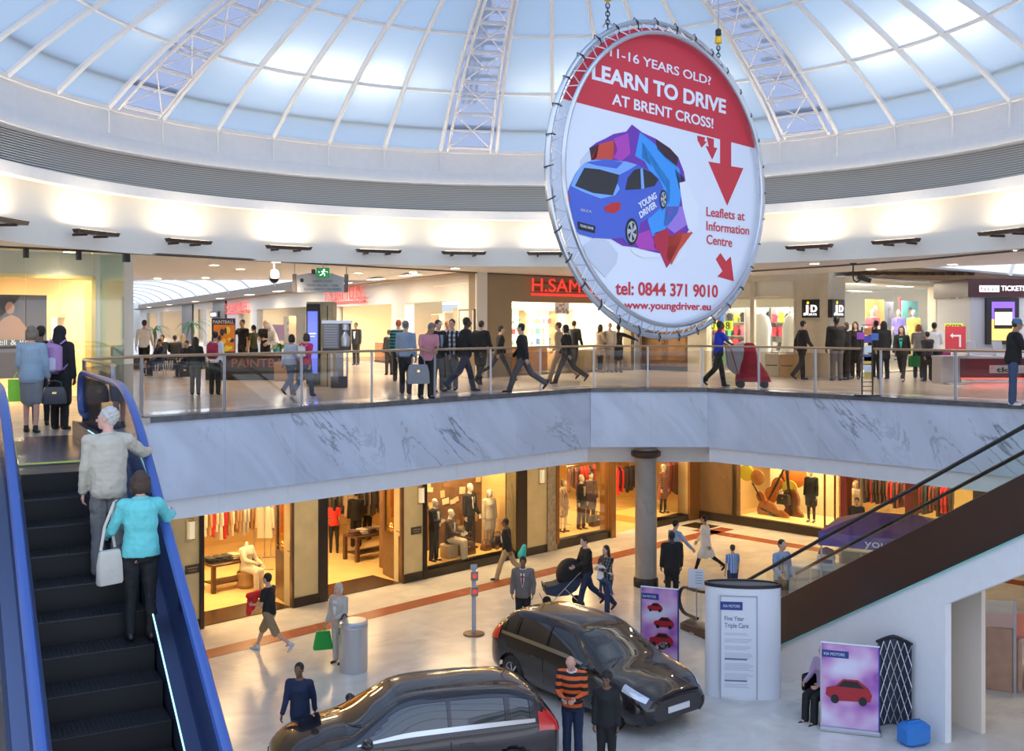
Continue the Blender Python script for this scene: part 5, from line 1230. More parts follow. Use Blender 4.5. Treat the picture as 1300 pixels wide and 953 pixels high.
pxpoly('car_print', [(732, 281), (755, 287), (754, 296), (733, 291)], BLACK, -.012)
def epoly(c, rx, rz_, n=20): return [(c[0] + rx*math.cos(2*PI*k/n), c[1] + rz_*math.sin(2*PI*k/n)) for k in range(n)]
for c, rx, rz_ in (((801, 294), 8, 17), ((841, 253), 4.5, 12)):
    pxpoly('wheel_print', epoly(c, rx, rz_), BLACK, -.014); pxpoly('wheel_print', epoly(c, rx*.75, rz_*.78), mat('banner wheel grey', (.5, .52, .58), .4), -.016)
    for q in range(5):
        a = 2*PI*q/5; pxpoly('wheel_print', [(c[0]+rx*.15*math.cos(a+.5), c[1]+rz_*.15*math.sin(a+.5)), (c[0]+rx*.7*math.cos(a+.3), c[1]+rz_*.7*math.sin(a+.3)), (c[0]+rx*.7*math.cos(a-.3), c[1]+rz_*.7*math.sin(a-.3))], BLACK, -.018)
TW = mat('banner text white', (.80, .82, .90), .5)
def btext(s, m, px0, py0, px1, py1, hpx, off=0.0, y=-.006):
    """a line of writing whose baseline runs between two seen points, letter height hpx"""
    a, b = bz(px0, py0), bz(px1, py1); hh = bz(px0, py0-hpx)[1]-a[1]
    sl = math.atan2(b[1]-a[1], b[0]-a[0]); W = math.hypot(b[0]-a[0], b[1]-a[1])
    o = text(s, m, ban, (a[0], y, a[1]), hh/.72, W, ex=.001, offset=off)
    o.rotation_euler = (PI/2, -sl, 0)
btext('11-16 YEARS OLD?', TW, 774, 71, 902, 108, 12, .002)
btext('LEARN TO DRIVE', TW, 751, 99.5, 921, 144, 20, .009)
btext('AT BRENT CROSS!', TW, 776.5, 132, 905, 163, 14, .004)
btext('Leaflets at', PR_, 896.5, 274, 945, 280, 12, .002); btext('Information', PR_, 896.5, 292, 950.5, 298, 12, .002); btext('Centre', PR_, 896.5, 309, 929, 313.5, 12, .002)
btext('tel: 0844 371 9010', PR_, 781, 373.5, 911, 377, 17, .005); btext('www.youngdriver.eu', PR_, 792, 391.5, 902, 393.5, 10, .003)
btext('YOUNG', TW, 811, 265, 833, 251, 8, .004, -.016); btext('DRIVER', TW, 812, 277, 833, 262, 8, .004, -.016)
btext('IBIZA', mat('silver print', (.6, .6, .65), .4), 736, 268, 750, 270.5, 3.5, 0, -.016); btext('YOUNG DRIVER', TW, 735, 287.5, 752, 292, 3.4, 0, -.016)
# chains and motors
for i, (px, py) in enumerate([(771.5, 33), (912, 84)]):
    u, v = bz(px, py); x, y = BX + math.cos(BPH)*u, BD + math.sin(BPH)*u
    rr = math.hypot(x-DC[0], y-DC[1]); zt = EYE + zr(rr) - .1
    o = root('hanging_chain', 'steel chain with yellow hook block holding the banner at its %s' % ('top edge' if i == 0 else 'lower shoulder'), 'chain', (x, y, BZ + v))
    MB().tube([(0, 0, .2), (0, 0, zt - BZ - v)], .008, 6).build('wire', DSTEEL, o)
    z = .0
    for k in range(6):
        MB().tube([(.025*math.cos(2*PI*q/10)*(1 if k % 2 else .2), .025*math.cos(2*PI*q/10)*(.2 if k % 2 else 1), z + .035*math.sin(2*PI*q/10)) for q in range(10)], .008, 5, closed=True).build('chain_link', mat('dark chain', (.05, .05, .06), .4, .7), o); z += .05
    MB().lathe([(.02, .3), (.05, .32), (.05, .40), (.02, .42)], 12).build('hook_block', mat('hoist yellow', (.85, .5, .02), .4), o, smooth=True); MB().lathe([(.03, .42), (.042, .43), (.042, .5), (.02, .52)], 12).build('swivel', BLACK, o, smooth=True)
    MB().tube([(-.06*math.cos(PI*q/8), 0, .06*math.sin(PI*q/8)-.02) for q in range(9)], .012, 6).build('shackle', DSTEEL, o)

# ================================================================ signs and fittings on the gallery
# hanging direction sign
d = 27.5; x = (407-CX)/F*d; SB = mat('grey sign board', (.42, .42, .42), .5)
hs = root('hanging_sign', 'grey hanging direction sign with curved top and brown end posts', 'sign', (x, d, 7.0), .12)
zz = lambda py: -(py-HZ)*d/F
MB().plate([(-.62, zz(371)), (.60, zz(371)), (.60, zz(352)), (.3, zz(347)), (0, zz(345.5)), (-.3, zz(347)), (-.62, zz(350))], -.06, .06).build('board', SB, hs)
for s in (-1, 1): MB().bb(s*.66-.05, s*.66+.05, -.08, .08, zz(371), zz(348)).build('end_post', mat('brown sign post', (.14, .10, .08), .4), hs)
for s in (-1, 1): MB().tube([(s*.66, 0, zz(348)), (s*.66, 0, 1.54)], .012, 6).build('hanger', DSTEEL, hs)
SD = mat('sign dark print', (.03, .03, .03), .5)
for k, (s, y, wd) in enumerate([('NORTH COURT', 358.5, .50), ('FOOD GALLERY, Toilets', 363.5, .8), ('Exit to NORTH CAR PARKS', 368.5, .95)]): text(s, SD, hs, (-wd/2+.06, -.064, zz(y)), .085, wd, ex=.002)
MB().ell((-.47, -.065, zz(356)), (.05, .008, .055), 12, 6).build('pictogram', SD, hs)
ex = root('exit_sign', 'green emergency exit sign with a white running figure over the grey sign', 'sign', ((410-CX)/F*27.3, 27.3, 7.0), .12)
MB().rbox((0, 0, -(346-HZ)*27.3/F), (.33, .1, .25), .01).build('housing', mat('exit green', (0.0, .16, .05), .4, emit=.25, ecol=(0, .5, .15)), ex)
MB().tube([(0, 0, 1.38), (0, 0, 1.54)], .012, 6).build('hanger', DSTEEL, ex)
MB().box((-.24, .04, 1.32), (.1, .1, .12)).build('side_case', DBROWN, ex)
cz = -(346-HZ)*27.3/F; mb = MB()
mb.ell((.03, -.055, cz+.07), (.022, .005, .022), 8, 5)
for a, b in (((.02, .05), (0, -.01)), ((0, -.01), (.05, -.04)), ((.05, -.04), (.04, -.09)), ((0, -.01), (-.03, -.06)), ((-.03, -.06), (-.08, -.07)), ((.02, .04), (.07, .02)), ((.02, .04), (-.04, .02)), ((-.11, .03), (-.09, 0)), ((.1, .03), (.12, 0))): mb.tube([(a[0], -.055, cz+a[1]), (b[0], -.055, cz+b[1])], .011, 5)
mb.build('running_figure', mat('lit white figure', (1, 1, .8), .4, emit=1.2), ex)
# cctv dome and bracket camera
d = 27.0; o = root('cctv_dome_camera', 'white dome security camera hanging from the gallery ceiling', 'camera', ((348-CX)/F*d, d, UC))
MB().tube([(0, 0, 0), (0, 0, -.2)], .02, 8).build('stem', WHITE, o); MB().lathe([(.05, -.19), (.1, -.22), (.13, -.3), (.13, -.42)], 16).build('housing', mat('cream plastic', (.8, .78, .62), .4), o, smooth=True)
MB().lathe([(.12, -.42), (.11, -.47), (.07, -.52), (.01, -.54)], 16).build('dome', BLACK, o, smooth=True)
d = 27.5; o = root('security_camera', 'black bullet security camera on a curved bracket near the sportswear signs', 'camera', ((1083-CX)/F*d, d, 7.0))
q = lambda px, py: ((px-1083)/F*d, 0, -(py-HZ)*d/F)
MB().tube([(q(1083, 340)[0], 0, 1.55), q(1083, 352), q(1084, 356), q(1088, 358), q(1092, 355)], .02, 8).build('bracket', BLACK, o, smooth=True)
MB().box(q(1097, 354), (.34, .12, .11), 0, 0, .32).build('body', BLACK, o); MB().bb(q(1079.5, 340)[0], q(1086.5, 340)[0], -.07, .07, 1.5, 1.55).build('base_plate', BLACK, o)
# blue screen totem
d = 28.0; o = root('screen_totem', 'tall stone and black advertising totem with a glowing blue screen', 'screen', ((406-CX)/F*d, d, U), -.15)
H = EYE - (383-HZ)*d/F - U
MB().rbox((0, .15, H/2), (.72, .35, H), .01).build('body', mat('olive stone cladding', (.35, .30, .18), .5, var=.1), o)
MB().rbox((-.16, -.05, H*.5), (.36, .08, H-.12), .01).build('screen_bezel', BLACK, o)
MB().bb(-.30, -.03, -.095, -.09, .35, H-.25).build('screen', mat('blue screen', (.1, .15, .8), .3, emit=.9, ecol=(.16, .20, .85)), o)
MB().bb(-.26, -.07, -.1, -.096, H*.62, H*.63).bb(-.26, -.1, -.1, -.096, H*.59, H*.595).build('screen_writing', WHL, o)
MB().bb(.2, .23, -.03, -.02, 0, H-.1).build('reveal', DBROWN, o)
# coin-operated machine
d = F*(EYE-U)/(492-HZ); o = root('vending_machine', 'glazed grey prize machine on a narrow column and dark base', 'machine', ((431-CX)/F*d, d, U), .1)
MB().rbox((0, 0, .15), (.42, .4, .3), .01).build('base', mat('dark grey steel', (.06, .06, .07), .4, .5), o)
for sx in (-1, 1):
    for sy in (-1, 1): MB().bb(sx*.2-.02, sx*.2+.02, sy*.17-.02, sy*.17+.02, .3, 1.0).build('leg', STEEL, o)
MB().bb(-.1, .1, -.08, .08, .3, 1.0).build('coin_column', DSTEEL, o)
MB().rbox((-.06, 0, 1.32), (.72, .45, .72), .02).build('cabinet', mat('dark display grey', (.05, .055, .06), .25, .3), o)
MB().bb(-.40, .0, -.24, -.226, 1.02, 1.66).build('louvred_front', mat('grey shutter', (.20, .21, .22), .4, .4), o)
mb = MB()
for k in range(9): mb.bb(-.38, -.04, -.25, -.24, 1.06+k*.066, 1.085+k*.066)
mb.build('louvre', DSTEEL, o); MB().bb(-.44, .32, -.25, .25, 1.66, 1.74).build('canopy', STEEL, o)
MB().lathe([(.03, 1.05), (.12, 1.08), (.13, 1.3), (.05, 1.45), (.11, 1.5), (.1, 1.64)], 14, (.16, -.18, 0)).build('prize_drum', STEEL, o, smooth=True)
# ladder-like black display stand by the balustrade
d = F*(EYE-U)/(503-HZ); o = root('leaflet_rack', 'slim black ladder-shaped leaflet rack with bright cards', 'rack', ((1101-CX)/F*d, d, U), 0)
H = EYE-(415-HZ)*d/F-U
for s in (-1, 1): MB().bb(s*.12-.015, s*.12+.015, -.015, .015, 0, H).build('upright', BLACK, o)
MB().rbox((0, 0, .02), (.52, .3, .04), .01).build('foot', BLACK, o)
for k in range(16): MB().bb(-.12, .12, -.01, .01, .12+k*.1, .135+k*.1).build('rung', BLACK, o)
for k, (c, z, s) in enumerate([((.1, .1, .5), H-.28, 0), ((.8, .3, .1), H-.1, 0), ((.5, .1, .6), H-.2, -1), ((.1, .2, .6), H-.22, 1), ((.8, .85, .9), H-.5, 0), ((.9, .6, .1), H-.75, 0), ((.1, .15, .4), H-.7, 0), ((.7, .75, .8), H-.95, 0), ((.6, .4, .1), H-1.1, 0)]):
    tag(MB().rbox((0, 0, 0), (.17, .02, .16), .004).build('leaflet', mat('leaflet %d' % k, c, .5), None, ((1101-CX)/F*d + s*.16, d-.03, U+z), 0), 'bright leaflet card clipped on the slim black rack', 'leaflet', 'leaflets on the black rack')

# ================================================================ ticket kiosk
d = 31.0; kx0 = (1232-CX)/F*d
K = lambda px: (px-1232)/F*d
kz = lambda py, dd=d: EYE-(py-HZ)*dd/F-U
o = root('ticket_kiosk', 'white ticket kiosk with maroon header and big lit poster screen', 'kiosk', (kx0, d, U), 0)
KW = mat('kiosk grey white', (.50, .49, .52), .5)
W = K(1232+120)
MB().bb(0, W, 0, .25, 0, kz(377)).bb(0.002, .25, .251, 2.199, 0, kz(377)-.01).bb(0, W, 2.2, 2.4, 0, kz(377)).build('body', KW, o)
MAR = mat('maroon fascia', (.055, .006, .010), .3)
MB().bb(-.02, W, -.12, .0, kz(377), kz(354)).bb(-.12, -.021, -.12, 2.4, kz(377), kz(354)).bb(0, W, 0, 2.4, kz(360), kz(358)).build('header', MAR, o)
MB().bb(K(1241), K(1266), -.14, -.12, kz(370.5), kz(362.5)).build('logo_plate', WHL, o); text('tkts', mat('sign black print', (.02, .02, .02), .5), o, (K(1246), -.145, kz(369.3)), .17, K(1264)-K(1246), ex=.002)
MB().ell((K(1243.5), -.145, kz(366)), (.03, .01, .03), 8, 5).build('logo_dot', RED, o)
text('TICKETS', WHL, o, (K(1268.5), -.125, kz(369)), .2, K(1299)-K(1268.5), ex=.006, offset=.004)
MB().rbox(((K(1250)+K(1292))/2, -.05, (kz(378)+kz(437))/2), (K(1292)-K(1250), .1, kz(378)-kz(437)), .01).build('poster_frame', BLACK, o)
sc1 = mat('violet screen', (.25, .1, .8), .3, emit=.9, ecol=(.25, .13, .85)); sc2 = mat('orange screen', (1, .55, .1), .3, emit=1.0, ecol=(1, .58, .2))
MB().bb(K(1257), K(1286), -.11, -.1, kz(405), kz(383)).build('screen_upper', sc1, o); MB().bb(K(1257), K(1286), -.11, -.1, kz(432), kz(405)).build('screen_lower', sc2, o)
MB().bb(K(1260), K(1283), -.12, -.11, kz(417), kz(391)).build('screen_card', BLACK, o); MB().bb(K(1260.5), K(1282.5), -.13, -.12, kz(412.5), kz(396)).build('screen_picture', mat('pale peach screen', (1, .75, .55), .3, emit=.8), o)
text('PEPPER', WHL, o, (K(1261), -.135, kz(408)), .2, K(1282)-K(1261), ex=.002)
# desk in front with red under-glow
d2 = 29.2; K2 = lambda px: (px-1195)/F*d2; kz2 = lambda py: EYE-(py-HZ)*d2/F-U
o = root('ticket_desk', 'long white ticket desk with maroon front panel glowing red beneath', 'desk', ((1195-CX)/F*d2, d2, U), 0)
MB().bb(0, K2(1360), 0, .7, kz2(455), kz2(452)).bb(0, K2(1220), .05, .65, .0, kz2(455)).build('desk_body', KW, o)
MB().bb(K2(1220), K2(1360), 0, .6, kz2(479.5), kz2(455)).build('front_panel', mat('maroon desk panel', (.13, .008, .015), .35), o)
MB().bb(K2(1256), K2(1320), -.02, 0, kz2(473.5), kz2(463.5)).build('logo_plate', KW, o); text('tkts', SD, o, (K2(1264), -.03, kz2(472)), .18, .62, ex=.003, offset=.004)
MB().ell((K2(1259), -.03, kz2(467)), (.03, .01, .03), 8, 5).build('logo_dot', RED, o)
MB().bb(K2(1222), K2(1358), .04, .08, kz2(481), kz2(479.7)).build('under_glow', mat('red neon', (1, .05, .03), .4, emit=5), o)
lamp('red_glow', 'AREA', ((1195-CX)/F*d2 + 2.3, d2+.1, U + kz2(481)-.02), 14, (1, .06, .04), 2.8, .15)
MB().bb(K2(1224), K2(1226), .3, .34, 0, kz2(479)).bb(K2(1350), K2(1352), .3, .34, 0, kz2(479)).build('leg', DSTEEL, o)
for i, (px, lb) in enumerate([(1238, 'grey flat monitor standing on the ticket desk'), (1272, 'white sloped monitor beside the man in the blue beanie')]):
    o = root('monitor', lb, 'monitor', ((px-CX)/F*d2, d2+.3, U+kz2(452)), .3)
    MB().rbox((0, 0, .02), (.2, .16, .03), .01).build('stand_base', STEEL, o); MB().bb(-.02, .02, 0, .03, .02, .2).build('stand', STEEL, o); MB().rbox((0, 0, .28), (.34, .04, .26), .01, rx=-.15).build('screen', mat('monitor grey', (.35, .35, .38), .3), o)
# red arrow sign and yellow OFFER sign
d3 = 29.0; o = root('arrow_sign', 'red upright sign with a bent white arrow pointing back', 'sign', ((1213-CX)/F*d3, d3, U), 0); z3 = lambda py: EYE-(py-HZ)*d3/F-U
MB().rbox((0, 0, (z3(414)+z3(447))/2), (.56, .04, z3(414)-z3(447)), .01).build('board', mat('rose red board', (.55, .05, .08), .5), o); MB().bb(-.02, .02, .02, .05, 0, z3(446)).rbox((0, .03, .02), (.5, .4, .04), .01).build('stand', STEEL, o)
MB().plate([(-.16, 1.33), (-.08, 1.40), (-.08, 1.35), (.14, 1.35), (.14, 1.02), (.09, 1.02), (.09, 1.30), (-.08, 1.30), (-.08, 1.26)], -.03, -.022).build('arrow', WHITE, o)
o = root('offer_sign', 'fluorescent yellow OFFER sign above the red arrow sign', 'sign', ((1211-CX)/F*(d3+.6), d3+.6, U), 0)
MB().rbox((0, 0, 1.57), (.5, .03, .17), .005).build('board', MATS['fluorescent yellow'], o); text('OFFER', SD, o, (-.23, -.018, 1.51), .17, .46, ex=.002, offset=.004); MB().bb(-.015, .015, .0, .03, 0, 1.5).rbox((0, .02, .02), (.3, .3, .04), .01).build('stand', STEEL, o)

# ================================================================ paintball stand in the north corridor
d4 = 31.5; x4 = lambda px: (px-CX)/F*d4; z4 = lambda py: EYE-(py-HZ)*d4/F-U
o = root('paintball_stand', 'dark promotional stand with brown stencilled paintball lettering', 'stand', (x4(292), d4, U), 0)
MB().rbox((x4(292+35)-x4(292), 0, z4(452)/2), (2.9, .7, z4(452)), .02).build('counter_body', mat('stand black', (.02, .018, .02), .4), o)
MB().rbox((x4(327)-x4(292), 0, z4(452)+.02), (3.0, .8, .04), .01).build('counter_top', DBROWN, o)
text('PAINTBALL', mat('rust print', (.28, .09, .05), .5), o, (x4(298)-x4(292), -.36, .38), .36, 1.9, ex=.003, offset=.004)
o2 = root('pop_up_poster', 'tall bright paintball pop-up poster with splashes of colour', 'poster', (x4(270), d4+1.2, U), 0)
z4b = lambda py: EYE-(py-HZ)*(d4+1.2)/F-U; Wp = .72
MB().bb(-Wp/2, Wp/2, -.02, .02, .05, z4b(404)).build('board', mat('poster navy', (.06, .04, .10), .5), o2); MB().rbox((0, 0, .03), (Wp+.1, .3, .06), .01).build('base', STEEL, o2)
MB().bb(-Wp/2+.06, Wp/2-.02, -.03, -.02, z4b(446), z4b(412)).build('printed_ground', mat('poster orange', (.8, .25, .03), .5), o2)
rnd = random.Random(3); mb = MB(); mb2 = MB()
for k in range(12): (mb if k % 2 else mb2).ell((rnd.uniform(-.25, .28), -.035, rnd.uniform(z4b(444), z4b(416))), (rnd.uniform(.04, .1), .008, rnd.uniform(.04, .12)), 8, 5)
mb.build('paint_splash', mat('poster yellow', (.8, .7, .05), .5), o2); mb2.build('paint_splash', mat('poster dark', (.03, .04, .08), .5), o2)
text('PAINTBALL', WHITE, o2, (-.32, -.03, z4b(410.5)), .14, .64, ex=.002, offset=.003)
# pot palms
def palm(label, px, feet, h, seed):
    rnd = random.Random(seed); dd = F*(EYE-U)/(feet-HZ); o = root('potted_palm', label, 'plant', ((px-CX)/F*dd, dd, U), seed)
    MB().lathe([(.16, 0), (.2, .05), (.24, .38), (.22, .4), (.2, .36)], 16).build('pot', mat('terracotta tub', (.28, .15, .08), .6), o, smooth=True)
    MB().tube([(0, 0, .35), (.02, 0, h*.55), (0, .02, h*.7)], .035, 8).build('trunk', mat('palm trunk', (.12, .08, .04), .8), o, smooth=True)
    mb = MB()
    for k in range(18):
        a = 2*PI*k/18 + rnd.uniform(-.2, .2); L = rnd.uniform(.4, .62)*h*.55; up = rnd.uniform(.3, 1.3); pts = []
        for q in range(6): t = q/5; pts.append(Vector((math.cos(a)*L*t, math.sin(a)*L*t, h*.68 + L*(up*t - 1.1*t*t))))
        sd = Vector((-math.sin(a), math.cos(a), 0)); ws = [.01, .03, .04, .035, .02, .003]
        mb.loft([[p_-sd*w_, p_+Vector((0, 0, -.006)), p_+sd*w_, p_+Vector((0, 0, .006))] for p_, w_ in zip(pts, ws)])
    mb.build('fronds', mat('palm green', (.05, .16, .03), .5, var=.3), o, smooth=True)
palm('potted palm behind the seated people at the corridor mouth', 196, 463, 2.0, 1)
palm('tall potted palm beside the paintball poster', 244, 461, 2.3, 2)
palm('low bushy potted palm beside the two girls', 357, 478, 1.35, 3)
def planter(label, px, feet, w, m, z=.55, rz=0.0):
    dd = F*(EYE-U)/(feet-HZ); o = root('planter_box', label, 'planter', ((px-CX)/F*dd, dd, U), rz)
    MB().rbox((0, 0, z/2), (w, .5, z), .02).build('box', m, o); MB().bb(-w/2+.05, w/2-.05, -.2, .2, z-.02, z+.005).build('soil', DBROWN, o); return o
planter('tan wooden planter box behind the two girls', 362, 483, .55, mat('tan wood', (.35, .2, .1), .5))
planter('second tan wooden planter box beside the screen totem', 399, 481, .6, MATS['tan wood'])
planter('dark bench-height planter behind the seated people', 215, 468, 2.6, MATS['stand black'], .5)
# fallen banners / red pushchair
# ================================================================ lower floor furniture
o = root('litter_bin', 'round brushed steel litter bin beside the woman with the green bag', 'bin', (*on_floor(449, 851), 0))
MB().lathe([(.27, 0), (.28, .03), (.28, .9), (.285, .92), (.285, .98), (.25, 1.02)], 32).build('body', mat('brushed bin steel', (.62, .63, .66), .3, .85), o, smooth=True); MB().lathe([(.24, 1.015), (.2, .95), (.01, .93)], 24).build('opening', BLACK, o)
MB().lathe([(.286, .88), (.292, .89), (.292, .9), (.286, .91)], 32).build('rim_band', STEEL, o)
x, y = on_floor(601.5, 805)
o = root('leaflet_pole', 'grey pole stand with small red and white card holders on a round wooden base', 'stand', (x, y, 0), .3)
MB().lathe([(.24, 0), (.24, .03), (.2, .045)], 28).build('base', mat('round walnut base', (.22, .10, .05), .4), o, smooth=True); MB().rbox((0, 0, .75), (.09, .05, 1.5), .01).build('pole', mat('grey scale pole', (.42, .44, .5), .4), o)
mb = MB()
for k in range(36): mb.bb(-.02, .02, -.03, -.025, .1+k*.038, .113+k*.038)
mb.build('scale_marks', mat('pale marks', (.75, .77, .8), .4), o); MB().rbox((0, 0, 1.52), (.16, .05, .12), .02).build('head', MATS['grey scale pole'], o)
for z in (.98, 1.33): 
    hld = MB().rbox((0, -.05, z), (.16, .08, .22), .01).build('card_holder', STEEL, o); MB().bb(-.04, .04, -.098, -.09, z-.04, z+.04).build('red_label', RED, hld)
# banner stands of the car display
def car_print(mb_parent, cx, cz, s, red):
    MB().plate([(cx-.5*s, cz-.02*s), (cx-.48*s, cz+.14*s), (cx-.28*s, cz+.2*s), (cx-.12*s, cz+.36*s), (cx+.2*s, cz+.37*s), (cx+.42*s, cz+.2*s), (cx+.5*s, cz+.05*s), (cx+.46*s, cz-.1*s), (cx-.3*s, cz-.14*s)], -.026, -.02).build('printed_car', red, mb_parent)
    MB().plate([(cx-.24*s, cz+.19*s), (cx-.1*s, cz+.33*s), (cx+.18*s, cz+.33*s), (cx+.34*s, cz+.19*s)], -.03, -.026).build('printed_windows', BLACK, mb_parent)
    for q in (-.3, .3): MB().plate([(cx+q*s+.09*s*math.cos(2*PI*k/12), cz-.1*s+.1*s*math.sin(2*PI*k/12)) for k in range(12)], -.032, -.026).build('printed_wheel', BLACK, mb_parent)
def purple(name):
    m = mat(name, (.6, .4, .7), .4); n, l = m.node_tree.nodes, m.node_tree.links; b = n['Principled BSDF']
    tc = n.new('ShaderNodeTexCoord'); nz = n.new('ShaderNodeTexNoise'); nz.inputs['Scale'].default_value = 1.3; r = n.new('ShaderNodeValToRGB'); e = r.color_ramp.elements
    e[0].position = .35; e[0].color = (.72, .70, .85, 1); e[1].position = .6; e[1].color = (.32, .08, .42, 1); x = e.new(.48); x.color = (.62, .35, .62, 1); x = e.new(.68); x.color = (.55, .22, .12, 1)
    l.new(tc.outputs['Object'], nz.inputs['Vector']); l.new(nz.outputs['Fac'], r.inputs['Fac']); l.new(r.outputs[0], b.inputs['Base Color']); return m
PUR = purple('purple swirl print'); KB = mat('deep blue label', (.02, .05, .25), .4); CRED = mat('printed red car paint', (.40, .02, .03), .35)
def rollup(label, x, y, rz, w, h, cars):
    o = root('banner_stand', label, 'banner', (x, y, 0), rz)
    MB().rbox((0, .02, .04), (w+.06, .26, .08), .02).build('base', STEEL, o); MB().bb(-w/2, w/2, -.015, .012, .08, h).build('printed_panel', PUR, o); MB().tube([(-w/2-.01, 0, h), (w/2+.01, 0, h)], .02, 8).build('top_bar', STEEL, o)
    for s in (-1, 1): MB().bb(s*w/2-.012, s*w/2+.012, -.02, .02, .06, h).build('side_edge', KB if s > 0 else STEEL, o)
    MB().bb(-w*.48, -w*.02, -.022, -.016, h-.24, h-.12).build('blue_label', KB, o); text('KIA MOTORS', WHITE, o, (-w*.45, -.024, h-.205), .07, w*.36, ex=.001)
    for cx_, cz_, s in cars: car_print(o, cx_*w, cz_*h, s*w, CRED)
    return o
d5 = 21.6; rollup('purple banner stand with three red cars beside the dark car', (837.5-CX)/F*d5, d5, -.35, .76, 1.62, [(-.12, .74, .42), (.12, .55, .55), (.05, .33, .66)])
d6 = 18.2; rollup('purple banner stand with one red car by the white wall', (1079-CX)/F*d6, d6, -.32, .95, 1.5, [(-.02, .42, .8)])
# white totem
d7 = 20.0; x7 = (943-CX)/F*d7; h7 = EYE - (741-HZ)*d7/F
o = root('information_totem', 'tall white oval information totem with a dark open top', 'stand', (x7, d7, 0), -.12)
el_ = lambda rx, ry, z, n=36: [(rx*math.cos(2*PI*k/n), ry*math.sin(2*PI*k/n), z) for k in range(n)]
MB().loft([el_(.70, .26, 0), el_(.70, .26, h7)]).build('shell', mat('totem white', (.78, .80, .86), .35), o, smooth=True)
MB().loft([el_(.715, .275, h7-.03), el_(.715, .275, h7+.03), el_(.66, .22, h7+.03), el_(.66, .22, h7-.0)], cap=False).build('rim', BLACK, o, smooth=True); MB().loft([el_(.67, .235, h7-.0), el_(.67, .235, h7+.004)]).build('top_lid', mat('totem lid', (.12, .13, .16), .4), o)
MB().bb(-.42, .22, -.275, -.25, .05, h7-.18).build('printed_board', mat('totem print', (.74, .77, .84), .4), o)
MB().bb(-.44, -.42, -.285, -.26, .03, h7-.16).bb(.22, .24, -.285, -.26, .03, h7-.16).bb(-.44, .24, -.285, -.26, h7-.18, h7-.16).build('board_frame', mat('thin grey line', (.4, .42, .5), .4), o)
MB().bb(-.44, -.03, -.29, -.275, h7-.42, h7-.27).build('blue_label', KB, o); text('KIA MOTORS', WHITE, o, (-.38, -.292, h7-.37), .07, .3, ex=.001)
PD = mat('grey blue print', (.16, .19, .32), .5)
text('Five Year', PD, o, (-.36, -.277, h7-.62), .12, .36, ex=.001, offset=.002); text('Triple Care', PD, o, (-.36, -.277, h7-.75), .12, .44, ex=.001, offset=.002)
mb = MB(); z = h7-.86; rnd = random.Random(2)
while z > .2:
    blk = rnd.randint(2, 5)
    for _ in range(blk): mb.bb(-.36, -.36+rnd.uniform(.38, .54), -.278, -.2755, z, z+.008); z -= .028
    z -= .05
mb.build('small_print', mat('faint print', (.42, .45, .56), .5), o)
for z in (h7-1.35, h7-1.75): MB().bb(-.36, .05, -.2785, -.2755, z, z+.03).build('printed_heading', PD, o)
# escalator foot sign board, grey counters, purple parasol
x, y = on_floor(884, 757); d8 = 25.5
o = root('notice_stand', 'small white notice in the loop of the far escalator handrail', 'notice', ((884-CX)/F*24.0, 24.0, 0), -.2)
MB().rbox((0, 0, EYE-(734-HZ)*24/F), (.36, .02, .42), .005).build('board', mat('notice blue white', (.7, .74, .82), .5), o); MB().tube([(0, .02, 0), (0, .02, 1.1)], .012, 6).build('stem', STEEL, o); MB().rbox((0, .02, .02), (.3, .3, .03), .01).build('foot', STEEL, o)
mb = MB()
for k in range(5): mb.bb(-.02, .13, -.014, -.01, EYE-(734-HZ)*24/F+.13-.06*k, EYE-(734-HZ)*24/F+.14-.06*k)
mb.build('print', PD, o)
for i, (px, fy, w_, h_) in enumerate([(1035, 765, 1.5, .95), (1098, 742, 1.1, .95)]):
    x, y = on_floor(px, fy); o = root('display_counter', 'grey panelled counter %s' % ('carrying the blue and white box' if i == 0 else 'partly behind the escalator glass, without a box'), 'counter', (x, y, 0), -.55)
    MB().rbox((0, 0, h_/2), (w_, .8, h_), .01).build('body', mat('counter grey', (.30, .34, .38), .4, .3), o); MB().rbox((0, 0, h_), (w_+.04, .84, .04), .01).build('top', mat('counter top white', (.75, .76, .8), .35), o)
    MB().bb(-w_/2-.01, w_/2+.01, -.42, -.40, 0, .05).bb(-w_/2-.01, -w_/2+.03, -.42, -.4, 0, h_).bb(w_/2-.03, w_/2+.01, -.42, -.4, 0, h_).bb(-.02, .02, -.42, -.4, 0, h_).build('edge_frame', STEEL, o)
    if i == 0:
        b = root('leaflet_box', 'blue and white printed box with raised lid on the grey counter', 'box', (x+.25, y-.05, h_+.02), -.4)
        MB().rbox((0, 0, .11), (.42, .3, .22), .005).build('box', mat('box white', (.72, .75, .85), .5), b); MB().plate([(-.21, .22), (.21, .22), (.16, .36), (0, .42), (-.16, .36)], .13, .15).build('lid', mat('box navy', (.03, .04, .2), .5), b); MB().bb(-.17, .17, -.155, -.15, .06, .16).build('print', PD, b)
x, y = 8.35, 23.9
o = root('market_canopy', 'wide purple fabric canopy stall seen through the escalator glass', 'canopy', (x+.8, y+1.5, 0), -.5)
VIO = mat('purple canopy fabric', (.14, .06, .22), .6, var=.1)
cw_, cd_ = 1.55, 1.1
MB().add([(-cw_, -cd_, 2.05), (cw_, -cd_, 2.05), (cw_, cd_, 2.05), (-cw_, cd_, 2.05), (-.6, 0, 2.45), (.6, 0, 2.45), (-cw_, -cd_, 2.0), (cw_, -cd_, 2.0), (cw_, cd_, 2.0), (-cw_, cd_, 2.0)], [(0, 1, 5, 4), (1, 2, 5), (2, 3, 4, 5), (3, 0, 4), (6, 7, 1, 0), (7, 8, 2, 1), (8, 9, 3, 2), (9, 6, 0, 3), (9, 8, 7, 6)]).build('canopy_roof', VIO, o)
